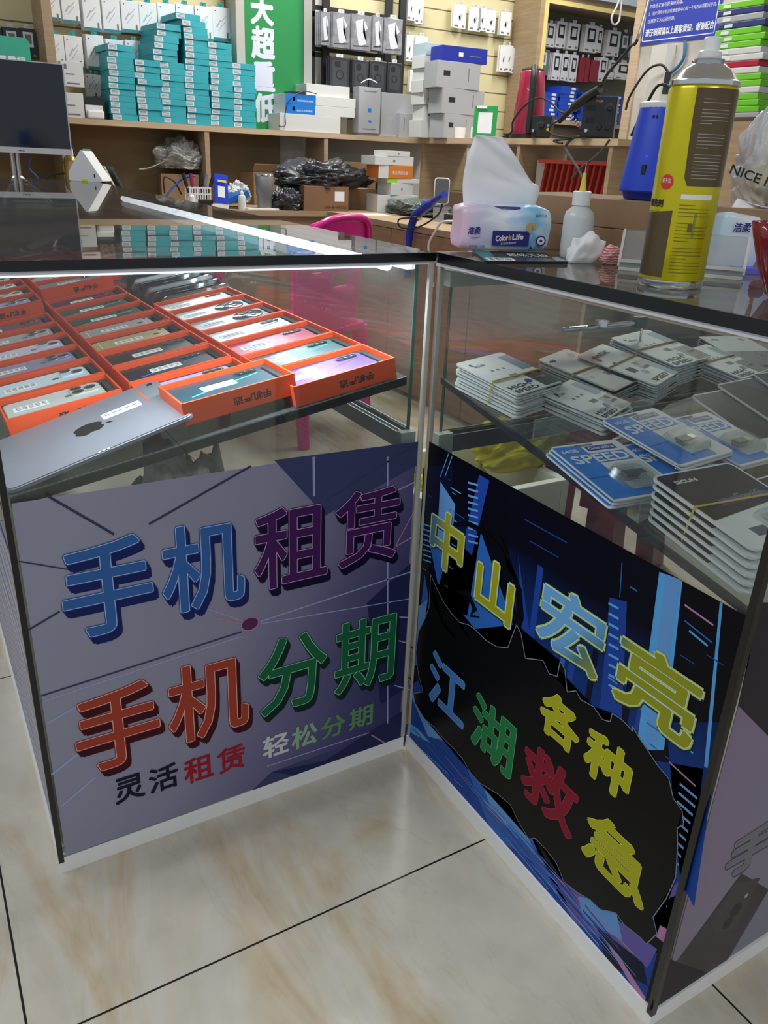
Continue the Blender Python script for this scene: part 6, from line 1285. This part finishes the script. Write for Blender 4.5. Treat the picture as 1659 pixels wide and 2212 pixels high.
# plier caddy
P = Yp(3.08, 428, 430); P.z = DZ
cd = EMP('plier_caddy', P, 'white slotted basket of pliers on the desk', 'basket')
bm = bmesh.new()
for x in range(-4, 5): quadbox(bm, (x*.0125, -.035, .045), (.005, .003, .09)); quadbox(bm, (x*.0125, .035, .045), (.005, .003, .09))
for z_ in (.004, .03, .06, .088): quadbox(bm, (0, -.035, z_), (.11, .0032, .006)); quadbox(bm, (0, .035, z_), (.11, .0032, .006)); quadbox(bm, (-.053, 0, z_), (.004, .07, .006)); quadbox(bm, (.053, 0, z_), (.004, .07, .006))
quadbox(bm, (0, 0, .002), (.11, .07, .003)); OBJ('basket', bm, m_white, cd)
for i, (x, m, t) in enumerate(((-.035, m_dark, -.25), (-.018, M('magenta grip', (150, 30, 80), .4), -.1), (.006, m_dark, .1), (.022, m_grey, .2), (.038, m_dark, .35))):
    tag(OBJ('pliers', TUBE([(P.x+x, P.y, P.z+.03), (P.x+x+.08*t, P.y, P.z+.10), (P.x+x+.13*t, P.y, P.z+.15)], [.006]*8+[.009]*9, 8), m, smooth=True), '%s pliers grip sticking out of the white basket, %s' % (['black', 'magenta', 'dark', 'grey', 'black'][i], fromto(i, 5, 'left', 'right')), 'pliers', 'pliers in the white basket')
tag(OBJ('cable', TUBE([Yp(3.1, *p) for p in ((358, 425), (376, 402), (398, 384), (420, 380))], .005, 8), M('blue cable')), 'blue cable curving up to the pliers basket', 'cable'); tag(OBJ('cable', TUBE([Yp(3.1, *p) for p in ((356, 418), (354, 384), (376, 392), (392, 420))], .004, 8), m_dark), 'black cable loop left of the pliers basket', 'cable')
P = Yp(2.95, 415, 432); P.z = DZ; g_ = EMP('glue_bottle', P, 'small white and green glue bottle by the basket', 'bottle'); OBJ('body', LATHE([(0, 0), (.012, 0), (.013, .03), (0, .03)], 16), M('green glue', (70, 180, 60), .4), g_, smooth=True); OBJ('cap', LATHE([(.013, .03), (.013, .055), (.006, .062), (0, .062)], 16), m_white, g_, smooth=True)
tag(OBJ('adapter', BX((0, 0, .02), (.06, .05, .04), .003), m_dark, loc=(Yp(2.95, 444, 436).x, 2.95, DZ)), 'black adapter block beside the pliers basket', 'adapter')
# blue payment stand without its square code
P = Yp(2.93, 474, 440); P.z = DZ; bs = EMP('payment_stand', None, 'blue payment card stand with a white base on the back desk', 'stand', mat=Matrix.Translation(P) @ Matrix.Rotation(.15, 4, 'Z'))
OBJ('card', BX((.012, 0, .09), (.07, .005, .13), .001, Matrix.Rotation(-.2, 3, 'X') @ Matrix.Rotation(.12, 3, 'Y')), M('payment blue', (24, 56, 200), .35), bs); OBJ('base', BX((0, .012, .012), (.085, .05, .024), .003), m_white, bs); OBJ('white_panel', BX((.010, -.0055, .078), (.036, .001, .05), 0, Matrix.Rotation(-.2, 3, 'X') @ Matrix.Rotation(.12, 3, 'Y')), m_paper, bs); OBJ('yellow_strip', BX((.014, -.0075, .125), (.044, .001, .010), 0, Matrix.Rotation(-.2, 3, 'X') @ Matrix.Rotation(.12, 3, 'Y')), M('yellow tag'), bs)
tag(OBJ('wrapping', crumple(.13, .10, .10, 66, 12), M('crumpled grey white film', (190, 192, 196), .3, var=.15, vscale=30), smooth='all', loc=(Yp(3.1, 515, 410).x, 3.12, DZ+.02)), 'crumpled pale wrapping behind the small bottle', 'wrapping')
tag(OBJ('blue_tray', BX((0, 0, .03), (.13, .10, .03), .003, Matrix.Rotation(-.35, 3, 'Y')), M('blue tray', (30, 96, 170), .4), loc=(Yp(3.0, 505, 430).x, 3.0, DZ+.02)), 'tilted blue tray beside the blue payment stand', 'tray')
P = Yp(2.93, 523, 446); P.z = DZ; b_ = EMP('squeeze_bottle', P, 'small milky dropper bottle on the back desk', 'bottle'); OBJ('body', LATHE([(0, 0), (.019, 0), (.020, .05), (.016, .062), (.008, .066), (0, .066)], 24), M('milky plastic'), b_, smooth=True); OBJ('cap', LATHE([(.009, .064), (.009, .078), (.004, .082), (.002, .10), (0, .10)], 16), m_white, b_, smooth=True)
P = Yp(2.97, 565, 448); P.z = DZ; cu = EMP('steel_cup', P, 'grey steel tumbler on the back desk', 'cup'); OBJ('body', LATHE([(0, 0), (.034, 0), (.036, .05), (.042, .062), (.046, .145), (.044, .148)], 36), M('grey enamel', (130, 132, 132), .35, .3), cu, smooth=True); OBJ('lid', LATHE([(.046, .144), (.047, .150), (.044, .154), (0, .154)], 36), m_chrome, cu, smooth=True)
tag(OBJ('white_tray', BX((0, 0, .004), (.16, .10, .008), .002), m_white, loc=(Yp(2.97, 555, 450).x, 2.90+.03, DZ-.0)), 'flat white tray edge under the tumbler', 'tray').location.z = DZ; cu.location.z = DZ+.0085; cu.location.y = 2.93
o = deskbox('brown shipping carton with a white label near the pink chair', 657, 425, 752, 478, 2.86, .22, M('shipping carton', (128, 94, 66), .8)); facerect(o, [(.68, .9, .40, .8, 0)], [m_paper]); facetext(o, '江苏省一箱一码官方正品', .45, .95, .1, .22, m_print)
deskbox('small brown carton with a white label behind the shipping carton', 752, 400, 812, 445, 3.0, .14, m_card, z=DZ)
deskbox('tall brown carton at the back under the shelf', 742, 334, 810, 430, 3.28, .14, m_card)
deskbox('dark blue carton at the back under the shelf', 812, 308, 862, 360, 3.30, .1, M('dark blue box', (22, 28, 52), .6), rz=.1)
tag(OBJ('black_bag', crumple(.44, .24, .13, 77, 16), M('black film', (40, 42, 47), .32, coat=.15), smooth='all', loc=(Yp(2.97, 690, 445).x, 2.99, DZ+.10)), 'large crumpled black plastic bag draped over the shipping carton', 'bag')
tag(OBJ('black_bag', crumple(.18, .14, .10, 78, 14), M('black film'), smooth='all', loc=(Yp(2.93, 622, 455).x, 2.93, DZ)), 'lower left tail of the crumpled black plastic bag', 'bag')
tag(OBJ('dark_cloth', crumple(.34, .16, .10, 79, 14), M('black cloth', (22, 22, 26), .8), smooth='all', loc=(Yp(3.2, 745, 400).x, 3.22, DZ+.10)), 'black cloth heap behind the plastic bag', 'cloth')
z = DZ
for u0, v0, u1, v1, m, nm in ((817, 435, 900, 472, m_wc, 'white carton, lowest of the pile right of the shipping carton'), (842, 412, 890, 438, m_wc, 'small white carton second in the pile right of the shipping carton'), (838, 402, 905, 411, m_wc, 'green and white slim carton third in the pile'), (817, 382, 890, 410, M('orange carton', (206, 120, 50), .5), 'orange and white carton fourth in the pile'), (806, 363, 892, 382, m_wc, 'wide white carton fifth in the pile'), (834, 354, 884, 366, m_wc, 'slim white carton on top of the pile')):
    o = pxbox('carton', nm, 'box', u0, v0, u1, v1, 2.80, .13, m, z=z, rz=random.uniform(-.08, .08)); z += o['_h']+.0005
    if 'orange' in nm: facerect(o, [(0, .28, 0, 1, 0)], [m_wc]); facetext(o, '高品质钢化膜', .4, .85, .3, .6, m_paper)
    elif 'green' in nm: facerect(o, [(0, .3, 0, 1, 0)], [M('lime print', (150, 210, 60), .4)])
    else: facerect(o, [(.46, .52, .4, .6, 0)], [m_graypr])
for i, (v0, v1, m) in enumerate(((505, 517, m_wc), (488, 504, M('mid grey carton', (96, 100, 104), .5)), (470, 488, m_wc))): pass
_q = Zp(.64, 800, 512)
st_ = EMP('side_table', (_q.x+.02, _q.y+.05, 0), 'low light wood side table behind the pink chair', 'table'); OBJ('table_top', BX((0, 0, .625), (.36, .40, .02)), m_wood, st_)
for sx in (-1, 1):
    for sy in (-1, 1): OBJ('leg', BX((sx*.16, sy*.18, .3075), (.03, .03, .615)), m_wood, st_)
z = .6355
for i, (h, m, nm) in enumerate(((.035, m_wc, 'white carton, lowest of three on the side table'), (.040, M('mid grey carton'), 'grey carton between two white cartons on the side table'), (.035, m_wc, 'white carton on top of the three on the side table'))): tag(OBJ('carton', BX((0, 0, h/2), (.16, .14, h), .001), m, loc=(_q.x, _q.y, z)), nm, 'box'); z += h+.0005
# phone holder and blue cable bundle at the right desk
P = Xp(1.50, 935, 462); 
hd = EMP('phone_holder', (1.36, 2.02, DZ), 'white-edged grey phone holder on a clear cup on the right desk', 'holder')
hd.location = (*Zp(DZ, 950, 478).xy, DZ)
rzh = Matrix.Rotation(-.6, 4, 'Z'); hd.matrix_world = Matrix.Translation(hd.location) @ rzh
OBJ('cup', LATHE([(0, 0), (.032, 0), (.035, .06), (.034, .06), (.03, .004), (0, .004)], 24), m_ac2, hd, smooth=True)
OBJ('pad', PRISM(rrect(.062, .105, .010, 4), -.003, .003, lambda x, y, z: (x, z, y+.13)), M('grey pad', (96, 102, 108), .5), hd); OBJ('pad_rim', TUBE([(x, 0, y+.13) for x, y in rrect(.064, .107, .011, 4)], .0035, 8, False, True), m_white, hd, smooth=True)
cb2 = EMP('cable_bundle', hd.location+Vector((0, 0, 0)), 'bundle of blue network cables hanging over the right desk edge', 'cable bundle')
L0 = hd.location
OBJ('blue_cables', TUBE([Xp(1.22, *p)-L0 for p in ((960, 420), (930, 440), (898, 468), (886, 500), (882, 545), (880, 600))], [.016]*8+[.024]*10+[.018]*10+[.015]*13, 10, flat=.7), M('blue network cable', (28, 50, 168), .45), cb2, smooth=True)
OBJ('tie', TUBE([Xp(1.205, 890, 466)-L0, Xp(1.20, 910, 474)-L0], .004, 6, False), M('yellow tag'), cb2)
tag(OBJ('cable', TUBE([Xp(1.19, *p) for p in ((900, 470), (862, 474), (868, 492), (905, 490), (945, 465), (956, 440))], .0035, 8), m_dark), 'thin black cable loop across the blue cable bundle', 'cable')
tag(OBJ('cable', TUBE([Xp(1.20, *p) for p in ((985, 478), (955, 480), (940, 500), (926, 528), (929, 560), (935, 620))], .0045, 8), m_white), 'white charging cable hanging over the right desk edge', 'cable')
P = Zp(DZ, 966, 473); tag(OBJ('charger_block', BX((0, 0, .0125), (.07, .045, .025), .004, Matrix.Rotation(-.9, 3, 'Z')), M('pale pink plastic', (222, 196, 184), .4), loc=P), 'pale pink charger block beside the phone holder', 'charger')
# ------------------------------------------------------------ right wall sign and the stack of green and white boxes
XW = 2.995
A_ = Xp(XW, 1383, 101); B_ = Xp(XW, 1548, 76)
y1_, y0_ = A_.y, B_.y; zb_ = (A_.z+B_.z)/2
sn = EMP('wall_sign', (XW, y1_, zb_), 'blue customer notice with white Chinese text on the right wall', 'sign')
OBJ('board', lohi((-.006, -(y1_-y0_), 0), (0, 0, .60)), M('notice blue', (42, 62, 172), .4), sn)
bm = bmesh.new(); W_ = y1_-y0_
for lo, hi in (((-.0075, -W_+.012, .014), (-.006, -.012, .018)), ((-.0075, -.016, .014), (-.006, -.012, .59)), ((-.0075, -W_+.012, .014), (-.006, -W_+.016, .59))): band(bm, lo, hi)
OBJ('white_border', bm, m_paper, sn)
fw_ = lambda x, y, l: (-.0072-l, -x, y)
TXT('printed_line', '请仔细阅读以上顾客须知，谢谢配合', .03, W_-.02, .035, .072, fw_, m_paper, sn, .0009)
for i, t in enumerate(('过期恕无人认领处理。', '5、用户须在手机交给本维修中心起一个月内必须取回手机，', '的维修记录可获保修资格。', '修、显示屏、触屏、安装系统、外部件均不保修，私自拆后无', '同一配件非人为损坏，凭借本维修中心保修单享受保修服务', '维修期内如出现质量问题，请及时与本店联系处理')):
    TXT('printed_line', t, .035, .035+min(W_-.06, .0185*len(t)*1.0), .098+.034*i, .098+.034*i+.019, fw_, m_paper, sn)
pd = EMP('storage_cabinet', (2.13, 1.15, DZ), 'plain wooden cabinet standing on the desk right of the hutch', 'cabinet')
zc_ = 1.19
hc_ = zc_-DZ
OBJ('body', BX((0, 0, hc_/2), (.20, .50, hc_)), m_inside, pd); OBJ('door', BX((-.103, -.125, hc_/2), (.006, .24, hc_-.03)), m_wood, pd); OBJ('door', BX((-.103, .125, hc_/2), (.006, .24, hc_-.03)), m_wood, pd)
m_lime = M('lime green carton', (112, 196, 44), .4); seqc = [m_gc, m_lime, m_lime, m_lime, m_wc, m_lime, m_lime, m_wc, M('crimson carton', (170, 26, 56), .4), m_wc, m_wc, m_lime, m_lime, m_lime, M('navy carton', (44, 56, 110), .4), m_gc, M('navy carton'), m_lime]
nmc = {'silver grey carton': 'silver grey', 'lime green carton': 'lime green', 'white carton': 'white', 'crimson carton': 'crimson', 'navy carton': 'navy'}
XG = 2.12; z = zc_+.0005; 
vtop = 190
for i, m in enumerate(seqc):
    h = .0215
    yl = Xp(XG, 1548, 190-9.2*i).y; yr = Xp(XG, 1642, 190-9.2*i).y
    o = OBJ('carton', BX((.07, 0, h/2), (.13, .20, h-.0006), .003), m, loc=(XG, (yl+yr)/2+random.uniform(-.01, .01), z)); tag(o, '%s flat carton in the tall pile by the notice, %s' % (nmc[m.name], 'bottom one' if i == 0 else 'top one' if i == len(seqc)-1 else ORD[i]+' from the bottom'), 'box', 'flat cartons in the tall pile'); z += h
    OBJ('sticker', BX((.0045, .055, h*.45), (.0006, .035, h*.5)), m_lab, o)
tag(OBJ('cable', TUBE([Xp(2.98, *p) for p in ((1480, 88), (1478, 120), (1468, 140), (1448, 158))], .008, 8), M('teal blue cable', (50, 100, 150), .5)), 'teal blue cable hanging below the wall notice', 'cable')
pl_ = EMP('power_plug', Xp(2.9, 1440, 180), 'black power plug with its cord on the right wall', 'plug'); OBJ('body', TUBE([(0, 0, .05), (0, 0, -.05)], .016, 10, False), m_dark, pl_); OBJ('cord', TUBE([(0, 0, .05), (-.02, .04, .085), (-.03, .12, .06), (-.04, .20, -.05), (-.04, .22, -.12)], .006, 8), m_dark, pl_)
struct(bxw('trim_7', (2.93, Xp(2.95, 1440, 150).y-.0, 1.2), (3.0, Xp(2.95, 1452, 150).y+.14, Xp(2.95, 1445, 96).z), M('white batten', (206, 204, 198), .8)))
# hanging white loop near the cabinet
tag(OBJ('hanging_loop', TUBE([Yp(3.2, *p) for p in ((1345, -20), (1334, 10), (1321, 38), (1326, 53), (1337, 45), (1342, 10), (1346, -20))], .006, 8), m_white), 'white cable loop hanging before the wall cabinet', 'cable')
# left end: white product boxes by the monitor, teal sign
for i, (v0, v1, z) in enumerate(((201, 254, SZ1), (147, 201, SZ1+.127))): 
    o = pxbox('carton', 'white product carton beside the monitor, %s of two' % ('lower' if i == 0 else 'upper'), 'box', 137, v0, 184, v1, YS+.01, .06, m_wc, z=z); facerect(o, [(.2, .8, .10, .16, 0), (.2, .6, .48, .52, 0), (.14, .26, .68, .88, 0)], [m_graypr])
o = pxbox('carton', 'dark carton with a white front beside the teal columns', 'box', 184, 206, 228, 254, YS+.03, .10, m_dark, z=SZ1); facerect(o, [(.05, .9, .0, .62, 0)], [m_wc])
tag(OBJ('white_adapter', BX((0, 0, .018), (.075, .03, .036), .008), m_white, loc=(Yp(YS, 208, 250).x, YS-.0+.012, SZ1)), 'white adapter lying before the dark carton on the shelf', 'adapter')
A_ = Yp(3.22, -20, 128); B_ = Yp(3.22, 62, 84); s_ = tag(OBJ('teal_sign', PRISM(rrect(B_.x-A_.x+.1, .16, .02, 4), 0, .006, lambda x, y, z: (x+(A_.x+B_.x)/2-.05, 3.22+z, y+B_.z-.078)), M('teal sign', (60, 168, 142), .4)), 'rounded teal sign above the monitor at the left edge', 'sign'); s_['kind'] = 'thing'
del s_['kind']
TXT('printed_word', '一款重量级', A_.x-.05, B_.x-.02, A_.z+.0, A_.z+.02, lambda x, y, l: (x, 3.2195-l, y), m_paper, s_, .001)
# ============================================================ staff side: pink chair, maroon stool, cloths
m_pk = M('hot pink plastic', (222, 30, 148), .3, coat=.3)
pc = EMP('plastic_chair', None, 'hot pink plastic chair behind the left counter', 'chair', mat=Matrix.Translation((.62, 1.84, 0)) @ Matrix.Rotation(math.radians(207), 4, 'Z') @ Matrix.Scale(.975, 4, (0, 0, 1)))
# back: curved shell with holes, top rounded
def backshell():
    bm = bmesh.new(); nu, nv_ = 24, 20; g = {}
    def hole(u, v): return ((u/.30)**2+((v-.44)/.055)**2 < 1) or (((u-.62)/.16)**2+((v-.62)/.07)**2 < 1) or (((u+.62)/.16)**2+((v-.62)/.07)**2 < 1)
    def P(u, v):
        w = .20*(1-.05*v) ; top = .36+.05*math.sqrt(max(0, 1-u*u))
        return Vector((u*w, .19+.05*v-.05*u*u, .42+v*top))
    for i in range(nu+1):
        for j in range(nv_+1): g[i, j] = bm.verts.new(P(-1+2*i/nu, j/nv_))
    for i in range(nu):
        for j in range(nv_):
            if hole(-1+2*(i+.5)/nu, (j+.5)/nv_): continue
            bm.faces.new((g[i, j], g[i+1, j], g[i+1, j+1], g[i, j+1]))
    bmesh.ops.delete(bm, geom=[v for v in bm.verts if not v.link_faces], context='VERTS')
    bmesh.ops.recalc_face_normals(bm, faces=bm.faces); bmesh.ops.solidify(bm, geom=list(bm.faces), thickness=.008); return bm
OBJ('backrest', backshell(), m_pk, pc, smooth='all')
OBJ('top_rim', TUBE([(-.19, .185, .66), (-.185, .20, .76), (-.12, .225, .815), (0, .235, .828), (.12, .225, .815), (.185, .20, .76), (.19, .185, .66)], .012, 10), m_pk, pc, smooth=True)
OBJ('seat', PRISM(rrect(.42, .40, .06, 5), .405, .425), m_pk, pc, smooth=True)
for sx in (-1, 1):
    OBJ('armrest', TUBE([(sx*.19, .19, .66), (sx*.225, .06, .655), (sx*.23, -.08, .65), (sx*.225, -.17, .62), (sx*.215, -.185, .55), (sx*.20, -.17, .42)], .020, 10, flat=.6), m_pk, pc, smooth=True)
    for sy in (-1, 1): OBJ('leg', TUBE([(sx*.185, sy*.165, .41), (sx*.205, sy*.20, .0)], [.034, .022], 10, False), m_pk, pc, smooth=True)
m_mr = M('maroon plastic', (112, 26, 44), .35)
stl = EMP('plastic_stool', None, 'maroon plastic stool behind the right counter', 'stool', mat=Matrix.Translation((.80, .42, 0)) @ Matrix.Rotation(.35, 4, 'Z'))
OBJ('seat', PRISM(rrect(.30, .30, .05, 5), .44, .465), m_mr, stl, smooth=True)
def stoolside(w0, w1, h):
    bm = bmesh.new(); n, m = 14, 18; g = {}
    for i in range(n+1):
        for j in range(m+1):
            u = -1+2*i/n; v = j/m; w = w0+(w1-w0)*(1-v); g[i, j] = bm.verts.new((u*w, 0, v*h))
    for i in range(n):
        for j in range(m):
            u = -1+2*(i+.5)/n; v = (j+.5)/m
            if abs(u) < .52*(1 if v < .45 else math.sqrt(max(0, 1-((v-.45)/.30)**2))) and v < .75: continue
            bm.faces.new((g[i, j], g[i+1, j], g[i+1, j+1], g[i, j+1]))
    bmesh.ops.delete(bm, geom=[v for v in bm.verts if not v.link_faces], context='VERTS'); bmesh.ops.recalc_face_normals(bm, faces=bm.faces); bmesh.ops.solidify(bm, geom=list(bm.faces), thickness=.006); return bm
for k in range(4):
    o = OBJ('side_panel', stoolside(.145, .185, .445), m_mr, stl); o.matrix_local = Matrix.Rotation(k*PI/2, 4, 'Z') @ Matrix.Translation((0, -.185, 0)) @ Matrix.Rotation(-.09, 4, 'X')
# foam tray and yellow cloths on the floor of the staff side
m_yc = M('yellow cloth', (196, 186, 34), .85, var=.12, vscale=30)
P = Zp(.30, 1120, 1000)
bs_ = EMP('foam_box', (.36, .36, 0), 'open white foam box standing behind the right counter', 'box')
bm = bmesh.new()
for c, s in (((0, 0, .01), (.36, .30, .02)), ((-.17, 0, .19), (.02, .30, .36)), ((.17, 0, .19), (.02, .30, .36)), ((0, -.14, .19), (.32, .02, .36)), ((0, .14, .19), (.32, .02, .36))): quadbox(bm, c, s, None, .003)
OBJ('foam_shell', bm, M('white foam', (222, 226, 214), .8), bs_)
tag(OBJ('yellow_cloth', crumple(.20, .16, .12, 88, 14), m_yc, smooth='all', loc=(.33, .36, .25)), 'yellow folded cloth heap in the white foam box', 'cloth')
tag(OBJ('support_carton', BX((0, 0, .11), (.28, .20, .22), .003), m_card, loc=(.355, .36, .0215)), 'brown carton inside the white foam box', 'box')
_q = Yp(.34, 1128, 935)
tag(OBJ('yellow_cloth', crumple(.26, .12, .10, 90, 14), m_yc, smooth='all', loc=(_q.x, .34, .372)), 'yellow cloth bag lying across the rim of the white foam box', 'cloth')
# clear carrier bag on the floor inside the left case
tag(OBJ('plastic_bag', crumple(.32, .20, .50, 101, 16), M('pale bag film', (196, 196, 188), .35), smooth='all', loc=(-.30, .16, .041)), 'crumpled clear carrier bag in the bottom of the left display case', 'bag')
# dark bits of grit on the tiles
